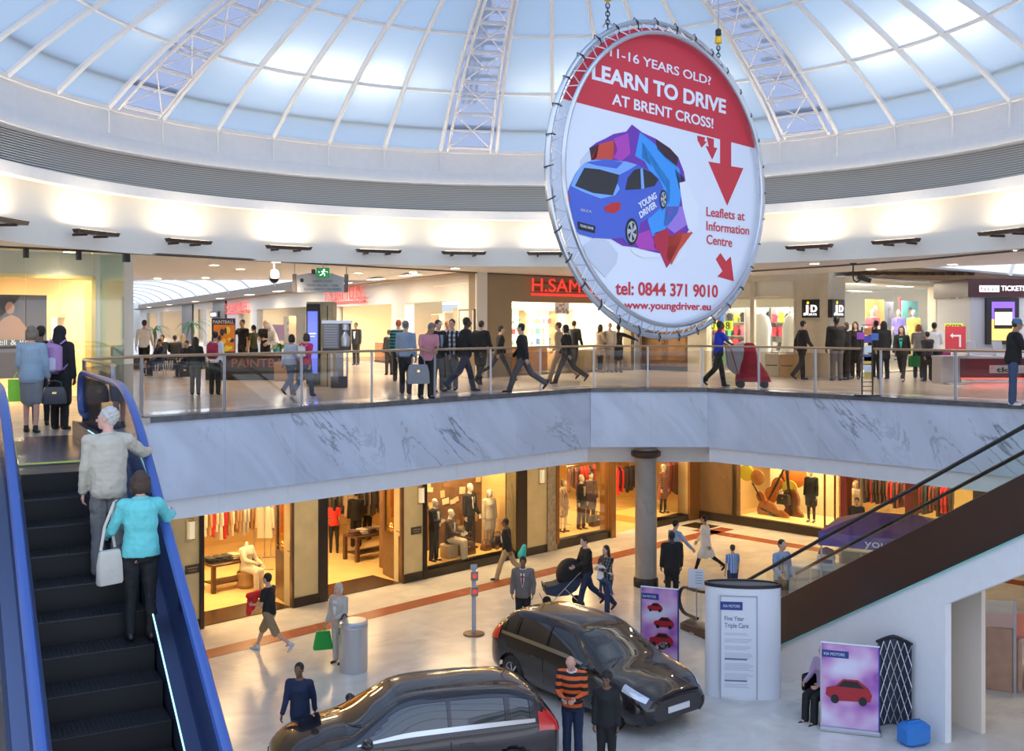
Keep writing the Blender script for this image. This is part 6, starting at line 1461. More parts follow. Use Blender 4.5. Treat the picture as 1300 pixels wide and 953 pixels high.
MB().bb(-cw_, cw_, -cd_-.01, -cd_+.01, 1.75, 2.05).bb(-cw_-.01, -cw_+.01, -cd_, cd_, 1.75, 2.05).bb(cw_-.01, cw_+.01, -cd_, cd_, 1.75, 2.05).build('valance', mat('blue violet valance', (.12, .10, .35), .6), o)
for sx in (-1, 1):
    for sy in (-1, 1): MB().tube([(sx*(cw_-.05), sy*(cd_-.05), 0), (sx*(cw_-.05), sy*(cd_-.05), 2.05)], .025, 8).build('pole', STEEL, o)
text('you', WHITE, o, (-.5, -cd_-.02, 1.82), .26, .5, ex=.003)
# wood and glass booth seen through the opening under the escalator
x, y = (1264-CX)/F*20.3, 20.3; BW = mat('pinkish beech', (.42, .26, .19), .45, var=.12, vscale=5)
d9 = y; o = root('service_booth', 'beech service booth with glass screen and rounded pink worktop', 'counter', (x, y, 0), -.4)
MB().rbox((-.1, 0, .6), (.8, .08, 1.2), .01).build('front_panel', BW, o); MB().rbox((.42, .55, .5), (.08, 1.1, 1.0), .01).build('side_panel', BW, o)
for xx in (-.52, .33): MB().bb(xx-.025, xx+.025, -.06, .06, 0, 1.75 if xx > 0 else 2.1).build('steel_post', DSTEEL, o)
MB().bb(-.49, .30, -.01, .01, 1.2, 1.72).build('glass_screen', glass('booth glass', (.8, .8, .72), .85), o)
MB().prism([(.36, .1), (1.1, .15), (1.6, .7), (1.5, 1.5), (.6, 1.8), (-.3, 1.6), (-.3, .15)], 1.0, 1.06).build('worktop', mat('pink worktop', (.50, .16, .14), .3), o)
MB().rbox((.95, .5, .5), (.08, .6, 1.0), .01).build('rear_leg', BW, o)
o = root('office_chair', 'black swivel chair with a phone set on the booth worktop beside it', 'chair', (x-.1, y+2.3, 0), .4)
MB().rbox((0, 0, .5), (.5, .5, .1), .04).build('seat', BLACK, o, smooth=True); MB().rbox((0, .25, 1.0), (.48, .1, .75), .05).build('backrest', BLACK, o, smooth=True); MB().cyl((0, 0, .08), (0, 0, .46), .03).build('column', STEEL, o)
for k in range(5): MB().tube([(0, 0, .1), (.3*math.cos(k*1.257), .3*math.sin(k*1.257), .05)], .02, 6).build('base_arm', BLACK, o)
# curved pop-up wall with lattice
x, y = (1135-CX)/F*18.4, 18.4; o = root('pop_up_display', 'curved pop-up display frame showing its silver lattice back', 'display', (x, y, 0), -.3)
cur = [(-.28+.56*t, .22*math.sin(t*PI)-.1) for t in [q/10 for q in range(11)]]
H = 1.55
MB().loft([[(px_, py_, .02), (px_, py_, H-.12*abs(px_)*2), (px_, py_+.02, H-.12*abs(px_)*2), (px_, py_+.02, .02)] for px_, py_ in cur]).build('fabric_panel', mat('dark display fabric', (.04, .05, .08), .6), o, smooth=True)
mb = MB()
for k in range(5):
    for j in range(4):
        a = cur[k*2]; b = cur[min(10, k*2+2)]; z0 = .05+j*.36; z1 = z0+.36
        mb.tube([(a[0], a[1]-.04, z0), (b[0], b[1]-.04, z1)], .008, 5); mb.tube([(a[0], a[1]-.04, z1), (b[0], b[1]-.04, z0)], .008, 5)
mb.build('lattice', STEEL, o); MB().tube([(a_, b_, H-.1*abs(a_)*2+.0) for a_, b_ in cur], .03, 8).build('top_edge', BLACK, o, smooth=True)
MB().loft([[(-.30, -.12, .05), (-.29, -.12, 1.4), (-.27, -.2, 1.4), (-.28, -.2, .05)], [(-.33, -.3, .05), (-.32, -.3, 1.3), (-.31, -.32, 1.3), (-.32, -.32, .05)]]).build('side_print', mat('white and red print', (.7, .6, .62), .5), o)
x, y = (1160-CX)/F*17.7, 17.7; tag(MB().rbox((0, 0, .18), (.5, .35, .36), .06).rbox((0, 0, .37), (.3, .06, .06), .02).build('blue_holdall', mat('bright blue nylon', (.03, .2, .6), .5), None, (x, y, 0), .4, smooth=True), 'bright blue holdall on the floor by the pop-up display', 'bag')
# ================================================================ people
BLOBS = []
WR = bpy.data.textures.new('cloth_wrinkles', 'CLOUDS'); WR.noise_scale = 0.11; WR.noise_depth = 2
def blob(mb, name, m, parent, vox, extra=None, smooth=2, wrinkle=0.0):
    BLOBS.append((mb, name, m, parent, vox, extra, smooth, wrinkle))
def flush_blobs():
    tmp = []
    for mb, name, m, parent, vox, extra, smooth, wr in BLOBS:
        o = bpy.data.objects.new('t', mb.mesh('t')); COL.objects.link(o); tmp.append(o)
        r = o.modifiers.new('r', 'REMESH'); r.mode = 'VOXEL'; r.voxel_size = vox; r.use_smooth_shade = True
        if smooth: s = o.modifiers.new('s', 'SMOOTH'); s.factor = .5; s.iterations = smooth
        if wr: d = o.modifiers.new('d', 'DISPLACE'); d.texture = WR; d.strength = wr; d.mid_level = .5; d.texture_coords = 'LOCAL'
    dg = bpy.context.evaluated_depsgraph_get(); dg.update()
    out = [bpy.data.meshes.new_from_object(o.evaluated_get(dg), depsgraph=dg) for o in tmp]
    for (mb, name, m, parent, vox, extra, smooth, wr), me, t in zip(BLOBS, out, tmp):
        if extra is not None and extra.v:
            bm = bmesh.new(); bm.from_mesh(me); vs = [bm.verts.new(v) for v in extra.v]
            for f in extra.f:
                try: bm.faces.new([vs[i] for i in f]).smooth = True
                except ValueError: pass
            bm.to_mesh(me); bm.free()
        me.materials.clear(); me.materials.append(m); me.name = name
        me.polygons.foreach_set('use_smooth', [True]*len(me.polygons))
        o = bpy.data.objects.new(name, me); COL.objects.link(o); o.parent = parent
        bpy.data.objects.remove(t)
    BLOBS.clear()

SK = {k: mat('skin ' + k, c, .5, var=.04, vscale=20) for k, c in dict(light=(.62, .38, .28), pink=(.66, .36, .28), tan=(.42, .24, .15), brown=(.20, .10, .055), dark=(.07, .035, .022), wax=(.75, .66, .55)).items()}
HC = {k: mat('hair ' + k, c, .55, bump=.6, bscale=60) for k, c in dict(black=(.012, .010, .010), brown=(.06, .03, .018), grey=(.16, .16, .165), white=(.52, .50, .47), blonde=(.38, .26, .13), ginger=(.35, .10, .03), greyblonde=(.22, .17, .12)).items()}
EYEM = mat('eye', (.02, .015, .012), .2); LIPM = mat('lips', (.40, .14, .12), .5)
def cloth(name, c, rough=.8, bump=.25): return mat('cloth ' + name, c, rough, bump=bump, bscale=25, var=.06, vscale=5)
def striped(name, c1, c2, sc_=14.0, axis='Z', thr=.5):
    if name in MATS: return MATS[name]
    m = bpy.data.materials.new(name); n, l, b = nt(m); b.inputs['Roughness'].default_value = .8
    tc = n.new('ShaderNodeTexCoord'); s = n.new('ShaderNodeSeparateXYZ'); l.new(tc.outputs['Object'], s.inputs[0])
    w_ = n.new('ShaderNodeMath'); w_.operation = 'MULTIPLY'; w_.inputs[1].default_value = sc_; l.new(s.outputs[axis], w_.inputs[0])
    f = n.new('ShaderNodeMath'); f.operation = 'FRACT'; l.new(w_.outputs[0], f.inputs[0])
    g = n.new('ShaderNodeMath'); g.operation = 'GREATER_THAN'; g.inputs[1].default_value = thr; l.new(f.outputs[0], g.inputs[0])
    mx = n.new('ShaderNodeMixRGB'); mx.inputs[1].default_value = (*c1, 1); mx.inputs[2].default_value = (*c2, 1); l.new(g.outputs[0], mx.inputs[0]); l.new(mx.outputs[0], b.inputs['Base Color'])
    MATS[name] = m; return m
def plaid(name, c1, c2, c3, sc_=11.0):
    if name in MATS: return MATS[name]
    m = bpy.data.materials.new(name); n, l, b = nt(m); b.inputs['Roughness'].default_value = .8
    tc = n.new('ShaderNodeTexCoord'); s = n.new('ShaderNodeSeparateXYZ'); l.new(tc.outputs['Object'], s.inputs[0]); gs = []
    for ax in 'XZ':
        w_ = n.new('ShaderNodeMath'); w_.operation = 'MULTIPLY'; w_.inputs[1].default_value = sc_; l.new(s.outputs[ax], w_.inputs[0])
        f = n.new('ShaderNodeMath'); f.operation = 'FRACT'; l.new(w_.outputs[0], f.inputs[0])
        g = n.new('ShaderNodeMath'); g.operation = 'GREATER_THAN'; g.inputs[1].default_value = .5; l.new(f.outputs[0], g.inputs[0]); gs.append(g)
    a = n.new('ShaderNodeMixRGB'); a.inputs[1].default_value = (*c1, 1); a.inputs[2].default_value = (*c2, 1); l.new(gs[0].outputs[0], a.inputs[0])
    c = n.new('ShaderNodeMixRGB'); c.inputs[2].default_value = (*c3, 1); l.new(a.outputs[0], c.inputs[1])
    h = n.new('ShaderNodeMath'); h.operation = 'MULTIPLY'; h.inputs[1].default_value = .6; l.new(gs[1].outputs[0], h.inputs[0]); l.new(h.outputs[0], c.inputs[0])
    l.new(c.outputs[0], b.inputs['Base Color']); MATS[name] = m; return m

def person(label, loc, rz, H=1.75, sex='m', skin='light', hair='short', hc='brown', top='shirt', tm=None, bottom='trousers', bm_=None, shoes=None,
           pose=None, build=1.0, det=1, cat='person', group=None, suit=None, hatm=None, name=None, face=True, headless=False, wr=.012, collar=None):
    """a clothed figure; local +y is the way it faces, the origin lies between its feet"""
    P = dict(lean=0, twist=0, la=(.05, .12, .15, 0), ra=(.05, .12, .15, 0), ll=(.0, .0), rl=(.0, .0), head=(0, 0), spread=.02, bend=0)
    P.update(pose or {})
    k = H/1.75; vox = {0: .026, 1: .019, 2: .0125, 3: .0085}[det] * k
    rt = root(name or ('mannequin' if cat == 'mannequin' else 'person'), label, cat, loc, rz, group)
    fem = sex == 'f'; shw = (.155 if fem else .178)*(.5+.5*build); wst = (.118 if fem else .140)*build; hip = (.160 if fem else .152)*(.6+.4*build)
    V = Vector
    RL = Matrix.Rotation(-P['lean'], 3, 'X'); RT = Matrix.Rotation(P['twist'], 3, 'Z'); TR = RL @ RT
    RB = Matrix.Rotation(-P['bend'], 3, 'X')     # extra rounding of the upper back
    def T(x, y, z):
        if P['bend'] and z > .3: q = RB @ V((x, y, z-.3)); return TR @ V((q.x, q.y, q.z+.3))
        return TR @ V((x, y, z))
    def leg(sd, L):
        h = V((sd*.085, 0, 0)); a, kn = L[0], L[1]; o_ = P['spread'] + (L[2] if len(L) > 2 else 0)
        d1 = V((sd*math.sin(o_), math.sin(a)*math.cos(o_), -math.cos(a)*math.cos(o_))); kp = h + d1*.43; a2 = a-kn
        d2 = V((sd*math.sin(o_)*.6, math.sin(a2), -math.cos(a2))).normalized(); ap = kp + d2*.41; return h, kp, ap, a2
    legs = {s: leg(s, P['ll'] if s < 0 else P['rl']) for s in (-1, 1)}
    zmin = min(l_[2].z for l_ in legs.values()) - .08
    if 'seat' in P: zmin = -P['seat']
    B = V((0, 0, -zmin))
    def arm(sd, A_):
        s0 = T(sd*shw, 0, .49); f, o_, e = A_[0], A_[1], A_[2]; inw = A_[3] if len(A_) > 3 else 0
        d1 = TR @ V((sd*math.sin(o_), math.sin(f)*math.cos(o_), -math.cos(f)*math.cos(o_))); el = s0 + d1*.285
        g = f+e; d2 = V((sd*math.sin(o_)*.5, math.sin(g), -math.cos(g)))
        d2 = TR @ (Matrix.Rotation(sd*inw, 3, 'Z') @ d2); d2.normalize(); wp = el + d2*.25; return s0, el, wp, d2
    arms = {-1: arm(-1, P['la']), 1: arm(1, P['ra'])}
    def S(v): return (V(v) + B)*k
    def C(mb, a, b, ra, rb, seg=10): mb.cap(S(a), S(b), ra*k, rb*k, seg)
    def trings(mb, g, z0, z1, extra_low=None):
        pr = [(-.10, hip*.80, .095), (-.04, hip, .118), (.04, hip*.98, .116), (.12, (hip+wst)/2, .108), (.21, wst, .100), (.30, wst*1.04+.005, .108), (.39, shw*.86, .118 if not fem else .122), (.46, shw*.93, .105), (.515, shw*.78, .082), (.55, .085, .062), (.58, .058, .054)]
        rg = []
        for z, rx, ry in pr:
            if z < z0 - 1e-6 or z > z1 + 1e-6: continue
            yo = .012 if .3 < z < .45 else 0
            rg.append([S(T((rx+g)*math.cos(2*PI*q/16), (ry*build+g)*math.sin(2*PI*q/16)+yo, z)) for q in range(16)])
        if len(rg) > 1: mb.loft(rg)
    # head
    nb = T(0, .0, .56); HR = TR @ (RB if P['bend'] else Matrix.Identity(3)) @ Matrix.Rotation(P['head'][0], 3, 'Z') @ Matrix.Rotation(-P['head'][1], 3, 'X')
    hcn = nb + (TR @ (RB if P['bend'] else Matrix.Identity(3)) @ V((0, .018, .075))) + HR @ V((0, .008, .085))
    def Hp(x, y, z): return hcn + HR @ V((x, y, z))
    def E(mb, c, r, seg=14, rings=10): mb.ell(S(Hp(*c)), tuple(q*k for q in r), seg, rings, HR)
    body = MB(); ex = MB()
    trings(body, 0, -.12, .6)
    for s in (-1, 1):
        h, kp, ap, _ = legs[s]; C(body, h, kp, .082*build**.5, .055); C(body, kp, ap, .052, .036); C(body, ap, ap+V((0, .09, -.045)), .034, .028)
        s0, el, wp, d2 = arms[s]; C(body, s0, el, .045*build**.5, .036); C(body, el, wp, .036, .025)
        # hand
        f = d2; inn = V((-s, .15, 0)); inn = inn - f*inn.dot(f)
        if inn.length < .1: inn = V((0, 0, -1)) - f*(-f.z)
        inn.normalize(); sd = f.cross(inn)*s
        if sd.dot(V((0, 1, 0))) < 0 and abs(f.y) < .8: sd = -sd
        for q in (-.028, -.009, .010, .027): C(body if det > 1 else ex, wp, wp + f*.082 + sd*q, .017, .013, 6)
        curl = P.get('curl', .5)
        for q, L in ((-.030, .052), (-.010, .068), (.010, .074), (.029, .066)):
            kn = wp + f*.08 + sd*q; m1 = kn + (f*math.cos(curl*.7) + inn*math.sin(curl*.7))*L*.55; m2 = m1 + (f*math.cos(curl*1.8) + inn*math.sin(curl*1.8))*L*.5
            C(ex, kn, m1, .0095, .0085, 6); C(ex, m1, m2, .0085, .007, 6)
        tb = wp + f*.02 + sd*.022; t1 = tb + (f*.6 + sd*.75 + inn*.25).normalized()*.042; C(ex, tb, t1, .013, .010, 6); C(ex, t1, t1 + (f*.85 + inn*.5).normalized()*.03, .010, .008, 6)
    if not headless:
        C(body, T(0, -.005, .54), Hp(0, -.02, -.06), .056 if not fem else .046, .05 if not fem else .042)
        E(body, (0, -.012, .028), (.074, .090, .086)); E(body, (0, .020, -.02), (.060, .072, .096)); E(body, (0, .048, -.082), (.036, .038, .030)); E(body, (0, .01, -.06), (.055, .06, .045))
        hd = body if det > 1 else ex
        C(hd, Hp(0, .084, .012), Hp(0, .108, -.026), .009, .013, 8); E(hd, (0, .080, -.058), (.026, .014, .012), 8, 6)
        for s in (-1, 1): E(hd, (s*.075, -.004, -.008), (.011, .022, .032), 8, 6); E(hd, (s*.028, .074, .02), (.02, .014, .008), 8, 6)
    else: C(body, T(0, 0, .54), T(0, 0, .64), .05, .045)
    blob(body, 'body' if cat != 'mannequin' else 'figure', SK[skin], rt, vox, ex, 2)
    if face and not headless:
        for s in (-1, 1): mb = MB(); E(mb, (s*.028, .0865, .004), (.011, .007, .006), 8, 6); mb.build('eye', EYEM, rt, smooth=True)
        mb = MB(); E(mb, (0, .091, -.06), (.022, .006, .005), 8, 6); mb.build('mouth', LIPM, rt, smooth=True)
    # clothes
    tm = tm or cloth('navy', (.02, .03, .07)); bm_ = bm_ or cloth('charcoal', (.03, .03, .035)); g = {'tee': .012, 'shirt': .014, 'jumper': .022, 'jacket': .028, 'coat': .034, 'puffer': .05, 'dress': .014}.get(top, .015)
    mb = MB()
    if bottom != 'none':
        trings(mb, .008, -.12, .12)
        for s in (-1, 1):
            h, kp, ap, _ = legs[s]
            if bottom == 'shorts': C(mb, h, kp + (kp-h)*.0, .10, .092)
            elif bottom == 'skirt': pass
            elif bottom == 'slim': C(mb, h, kp, .092*build**.5, .064); C(mb, kp, ap, .062, .046)
            else: C(mb, h, kp, .096*build**.5, .078); C(mb, kp, ap + V((0, 0, -.015)), .076, .068)
        if bottom == 'skirt':
            kn = P.get('hem', .9)
            for s in (-1, 1): h, kp, ap, _ = legs[s]; C(mb, h, h + (kp-h)*kn, .105, .09)
            kp = (legs[-1][1] + legs[1][1])/2; C(mb, (0, 0, 0), kp*kn, .12, .12)
        blob(mb, {'skirt': 'skirt', 'shorts': 'shorts'}.get(bottom, 'trousers'), bm_, rt, vox, None, 2, wr if det > 0 else 0)
    if top != 'none':
        mb = MB(); z0 = -.10 if top in ('jacket', 'coat', 'puffer', 'dress') else -.04
        trings(mb, g, z0, .55)
        for s in (-1, 1):
            s0, el, wp, d2 = arms[s]; C(mb, s0, T(s*.06, 0, .50), .050+g, .045+g)
            if top == 'tee': C(mb, s0, s0+(el-s0)*.62, .050+g, .050+g*.8)
            elif top == 'sleeveless': pass
            else: C(mb, s0, el, .046+g, .040+g*.8); C(mb, el, el + d2*.225, .040+g*.7, .033+g*.6)
        if top in ('coat', 'dress'):
            fr_ = P.get('coat', .75)
            for s in (-1, 1): h, kp, ap, _ = legs[s]; C(mb, h, h+(kp-h)*fr_, .115, .115)
            C(mb, (0, 0, -.05), ((legs[-1][1]+legs[1][1])/2)*fr_, .13, .13)
        nm = {'tee': 'shirt', 'shirt': 'shirt', 'jumper': 'jumper', 'jacket': 'jacket', 'coat': 'coat', 'puffer': 'coat', 'dress': 'dress'}.get(top, 'top')
        blob(mb, nm, tm, rt, vox, None, 2, wr if det > 0 else 0)
    if suit:
        fm, tie = suit
        mb = MB(); mb.loft([[S(T(-.05, .118+g, .47)), S(T(.05, .118+g, .47)), S(T(.05, .09, .47)), S(T(-.05, .09, .47))], [S(T(-.035, .14+g, .3)), S(T(.035, .14+g, .3)), S(T(.035, .1, .3)), S(T(-.035, .1, .3))], [S(T(-.008, .132+g, .16)), S(T(.008, .132+g, .16)), S(T(.008, .1, .16)), S(T(-.008, .1, .16))]]).build('shirt_front', fm, rt)
        if tie is not None: MB().loft([[S(T(-.014, .125+g, .49)), S(T(.014, .125+g, .49)), S(T(.014, .1+g, .49)), S(T(-.014, .1+g, .49))], [S(T(-.022, .148+g, .28)), S(T(.022, .148+g, .28)), S(T(.022, .12+g, .28)), S(T(-.022, .12+g, .28))], [S(T(-.004, .14+g, .18)), S(T(.004, .14+g, .18)), S(T(.004, .12+g, .18)), S(T(-.004, .12+g, .18))]]).build('tie', tie, rt)
    if collar: MB().tube([S(T(.070*math.cos(2*PI*q/16), .066*math.sin(2*PI*q/16)+.012, .548+.012*math.sin(2*PI*q/16+PI))) for q in range(16)], .022*k, 8, closed=True).build('collar', collar, rt, smooth=True)
    sm = shoes or cloth('shoe black', (.015, .013, .012), .4, 0)
    if shoes is not False and cat != 'bare':
        for s in (-1, 1):
            h, kp, ap, a2 = legs[s]; pit = min(0, a2)*.9 if 'seat' not in P else 0; R = Matrix.Rotation(pit, 3, 'X'); mb = MB()
            q = lambda x, y, z: ap + R @ V((x + s*.0, y, z))
            C(mb, q(0, -.035, -.042), q(0, .06, -.05), .040, .036); C(mb, q(0, .05, -.052), q(s*.012, .155, -.056), .038, .028); C(mb, q(0, -.01, -.03), q(0, 0, .02), .042, .042)
            blob(mb, 'shoe', sm, rt, max(vox*.8, .009), None, 1)
    # hair
    if not headless and hair != 'bald':
        mb = MB(); hm = HC[hc] if isinstance(hc, str) else hc
        if hair == 'fringe':
            for s in (-1, 1): E(mb, (s*.066, -.03, .0), (.016, .05, .035))
            E(mb, (0, -.085, -.005), (.06, .018, .04))
        elif hair in ('scarf', 'hood'):
            E(mb, (0, -.018, .018), (.098, .110, .108)); C(mb, Hp(0, -.05, -.03), Hp(0, -.06, -.16), .085, .10); C(mb, Hp(-.05, 0, -.12), Hp(.05, 0, -.12), .06, .06)
        else:
            E(mb, (0, -.024, .036), (.083, .094, .090)); E(mb, (0, -.045, -.005), (.071, .062, .074))
            if hair == 'bob': E(mb, (0, -.035, -.03), (.098, .080, .10)); C(mb, Hp(-.075, -.01, .03), Hp(-.08, .0, -.10), .03, .028); C(mb, Hp(.075, -.01, .03), Hp(.08, .0, -.10), .03, .028)
            if hair == 'long':
                C(mb, Hp(0, -.06, .0), Hp(0, -.09, -.26), .075, .06); C(mb, Hp(-.07, -.01, .03), Hp(-.08, -.02, -.2), .03, .03); C(mb, Hp(.07, -.01, .03), Hp(.08, -.02, -.2), .03, .03)
            if hair == 'pony': C(mb, Hp(0, -.10, .05), Hp(0, -.14, .02), .03, .03); C(mb, Hp(0, -.14, .02), Hp(0, -.13, -.16), .032, .02)
            if hair == 'bun': E(mb, (0, -.10, .07), (.045, .045, .045))
            if hair == 'curly':
                for q in range(26): a = q*2.4; e_ = .2+.8*(q/26); E(mb, (.085*math.cos(a)*math.sin(e_*1.9), -.03+.095*math.sin(a)*math.sin(e_*1.9)-.01, .03+.095*math.cos(e_*1.9)), (.032, .032, .032), 6, 5)
        if det == 3 and hair == 'short':
            for q in range(46): a = q*2.4; e_ = .15+2.0*(q/46); E(mb, (.074*math.cos(a)*math.sin(e_), -.030+.084*math.sin(a)*math.sin(e_), .030+.088*math.cos(e_)), (.022, .022, .018), 6, 5)
        blob(mb, 'headscarf' if hair in ('scarf',) else ('hood' if hair == 'hood' else 'hair'), hm, rt, vox*.8, None, 1, .008 if hair != 'short' else 0)
    if hatm:
        kind, hm = hatm; mb = MB()
        if kind == 'beanie': E(mb, (0, -.015, .048), (.088, .102, .085)); mb2 = MB(); E(mb2, (0, -.012, .02), (.094, .108, .025)); mb2.build('hat_band', hm, rt, smooth='all')
        else: E(mb, (0, -.015, .05), (.086, .100, .078)); C(mb, Hp(-.03, .08, .045), Hp(-.03, .15, .035), .02, .012); C(mb, Hp(.03, .08, .045), Hp(.03, .15, .035), .02, .012)
        blob(mb, 'hat', hm, rt, vox*.8, None, 2)
    inv = Matrix.Translation(V(loc)) @ Matrix.Rotation(rz, 4, 'Z')
    J = {n_: inv @ S(v_) for n_, v_ in dict(lh=arms[-1][2]+arms[-1][3]*.08, rh=arms[1][2]+arms[1][3]*.08, head=hcn, chest=T(0, .1, .4), back=T(0, -.11, .36), lsh=T(-shw, 0, .5), rsh=T(shw, 0, .5)).items()}
    J['root'] = rt; J['rz'] = rz; return J

# ready poses
def walk(a=.42, s=1, arms=.35): return dict(ll=(a*s, .12 if s > 0 else .55), rl=(-a*s, .55 if s > 0 else .12), la=(-arms*s, .1, .25), ra=(arms*s, .1, .35), lean=.05)
STAND = dict(ll=(.03, .03), rl=(-.03, .02)); LOOSE = dict(ll=(.1, .12), rl=(-.05, .02), la=(.1, .1, .4), ra=(0, .12, .2))
FOLD = dict(la=(.25, .12, 1.35, .9), ra=(.25, .12, 1.35, .9)); HOLD = dict(la=(.3, .1, 1.2, .5), ra=(.3, .1, 1.2, .5))
def sit(seat=.47): return dict(ll=(1.45, 1.4), rl=(1.45, 1.4), seat=seat, la=(.5, .1, .9, .3), ra=(.5, .1, .9, .3), lean=.05)
AWAY, TOW, LEFT, RIGHT = 0.0, PI, PI/2, -PI/2
def up(px, feet): x, y = on_floor(px, feet, U); return (x, y, U + .004)
def lo(px, feet): x, y = on_floor(px, feet, 0); return (x, y, .004)
def c3(*c): return cloth('%.2f %.2f %.2f' % c, c)
BLK = cloth('black', (.012, .012, .014)); NAV = cloth('navy', (.015, .025, .07)); JEAN = cloth('denim', (.05, .085, .17)); DJ = cloth('dark denim', (.02, .035, .085)); WHT = cloth('white', (.75, .75, .76)); GRY = cloth('grey', (.16, .16, .17)); KHA = cloth('khaki', (.30, .22, .12)); CRM = cloth('cream', (.62, .55, .42))
GRB = cloth('grey blue', (.22, .28, .38)); TAN = cloth('tan', (.38, .28, .18))

# ---------- riders on the near escalator
hv = Vector(esc_h); nv = Vector((nx, ny))
def rider(kstep, off_): p = Vector(ctr) + hv*(-(.4*kstep+.3)) + nv*off_; return (p.x, p.y, U - .2309*(kstep+1) + .004)
yaw_up = math.atan2(hv.y, hv.x) - PI/2
oldcoat = cloth('stone blouson', (.50, .45, .36)); old = person('white-haired man in a stone blouson and grey trousers holding the blue handrail', rider(OLD_STEP, .22), yaw_up, 1.72, 'm', 'pink', 'short', 'white', 'jacket', oldcoat, 'trousers', cloth('warm grey trousers', (.17, .16, .155)),
    cloth('brown shoes', (.12, .07, .04), .4, 0), dict(ll=(.05, .05), rl=(-.05, .0), la=(.0, .12, .25), ra=(.80, .70, .75, -.15), head=(1.05, -.05), lean=.04, bend=.06), 1.1, 3, wr=.034, collar=oldcoat)
teal = person('dark-haired woman in a turquoise jumper and black trousers with a cream shoulder bag', rider(TEAL_STEP, .40), yaw_up, 1.62, 'f', 'light', 'bob', 'brown', 'jumper', cloth('turquoise knit', (.14, .56, .56)), 'slim', BLK, None,
    dict(ll=(.04, .04), rl=(-.04, .0), la=(.25, .35, .95, .1), ra=(.70, .45, .9, -.2), head=(-.1, .05)), 1.22, 3, wr=.028, collar=cloth('turquoise knit', (.14, .56, .56)))
b = teal['lsh']; e = root('shoulder_bag', 'cream canvas bag hanging at the turquoise jumper woman\'s side', 'bag', (b.x-.10, b.y-.08, b.z-.74), yaw_up+.35)
mb = MB(); bag(mb, .25, .32, .09); mb.build('body', cloth('cream canvas', (.62, .58, .50)), e, smooth=True)
MB().tube([(-.09, 0, .33), (-.05, .0, .55), (.06, .03, .76), (.10, .06, .78), (.08, .12, .55), (.08, .05, .33)], .016, 6, flat=.4).build('strap', cloth('cream canvas', (.62, .58, .50)), e, smooth=True)

# ---------- gallery, west side
g1 = person('woman in a light blue-grey suit jacket and grey skirt by the escalator head', up(40, 549), .15, 1.62, 'f', 'pink', 'bob', 'greyblonde', 'jacket', cloth('powder blue', (.30, .40, .50)), 'skirt', cloth('grey skirt', (.20, .21, .22)), None, dict(ll=(.12, .1), rl=(-.12, .05), la=(.1, .12, .9, .1), ra=(.1, .15, .3), head=(.1, 0)), 1.15, 2)
handbag('dark grey handbag hanging from the powder blue woman\'s arm', (g1['rh'].x+.08, g1['rh'].y, g1['rh'].z-.34), .4, .36, .26, .14, cloth('dark leatherette', (.06, .06, .07), .4, 0), .1)
tag(MB().bb(-.12, .12, -.04, .04, 0, .34).tube([(-.06, 0, .33), (0, 0, .45), (.06, 0, .33)], .008, 5).build('carrier_bag', mat('lime plastic', (.30, .75, .05), .4), None, (g1['lh'].x-.1, g1['lh'].y-.05, g1['lh'].z-.42), .3), 'lime green carrier bag beside the powder blue woman\'s skirt', 'bag')
person('person in black standing half behind the powder blue woman', up(52, 540), .3, 1.62, 'f', 'brown', 'short', 'black', 'coat', BLK, 'slim', BLK, None, STAND, 1, 1, face=False)
g2 = person('woman in black with a black headscarf and a lilac backpack', up(76, 545), -.1, 1.62, 'f', 'dark', 'scarf', BLK, 'coat', BLK, 'trousers', BLK, None, dict(STAND, coat=1.0, head=(-.4, 0)), 1.15, 2)
def backpack(label, J, m, m2, rz, s=1.0):
    b = J['back']; o = root('backpack', label, 'backpack', (b.x, b.y, b.z-.26*s), rz); mb = MB(); y = -.14*s
    mb.rbox((0, y, .2*s), (.30*s, .18*s, .44*s), .06*s); mb.build('body', m, o, smooth=True); MB().rbox((0, y-.10*s, .12*s), (.24*s, .06*s, .2*s), .03*s).build('front_pocket', m2, o, smooth=True)
    for q in (-1, 1): MB().tube([(q*.09*s, -.06*s, .40*s), (q*.11*s, .05*s, .46*s), (q*.12*s, .16*s, .36*s), (q*.13*s, .10*s, .14*s), (q*.12*s, -.05*s, .04*s)], .02*s, 6, flat=.4).build('strap', m, o, smooth=True)
    MB().tube([(-.03, y, .42*s), (0, y, .46*s), (.03, y, .42*s)], .008, 5).build('top_loop', m2, o)
    return o
backpack('lilac and white backpack worn by the woman in the black headscarf', g2, cloth('lilac nylon', (.45, .25, .50)), cloth('pale patterned nylon', (.55, .52, .66)), -.1, 1.1)
person('dark-haired man in a dark top and red scarf near the golden shop', up(135, 497), 2.6, 1.72, 'm', 'brown', 'short', 'black', 'jacket', BLK, 'trousers', BLK, None, dict(STAND, **FOLD), 1, 1)
person('woman with long dark hair and a white cardigan beside the red scarf man', up(149, 500), 2.0, 1.64, 'f', 'tan', 'long', 'black', 'jumper', WHT, 'trousers', BLK, None, dict(STAND, **HOLD), 1, 1)
person('man in an untucked white shirt walking off into the corridor', up(183, 476), .1, 1.78, 'm', 'pink', 'short', 'brown', 'shirt', WHT, 'shorts', BLK, None, walk(.25), 1.05, 1)
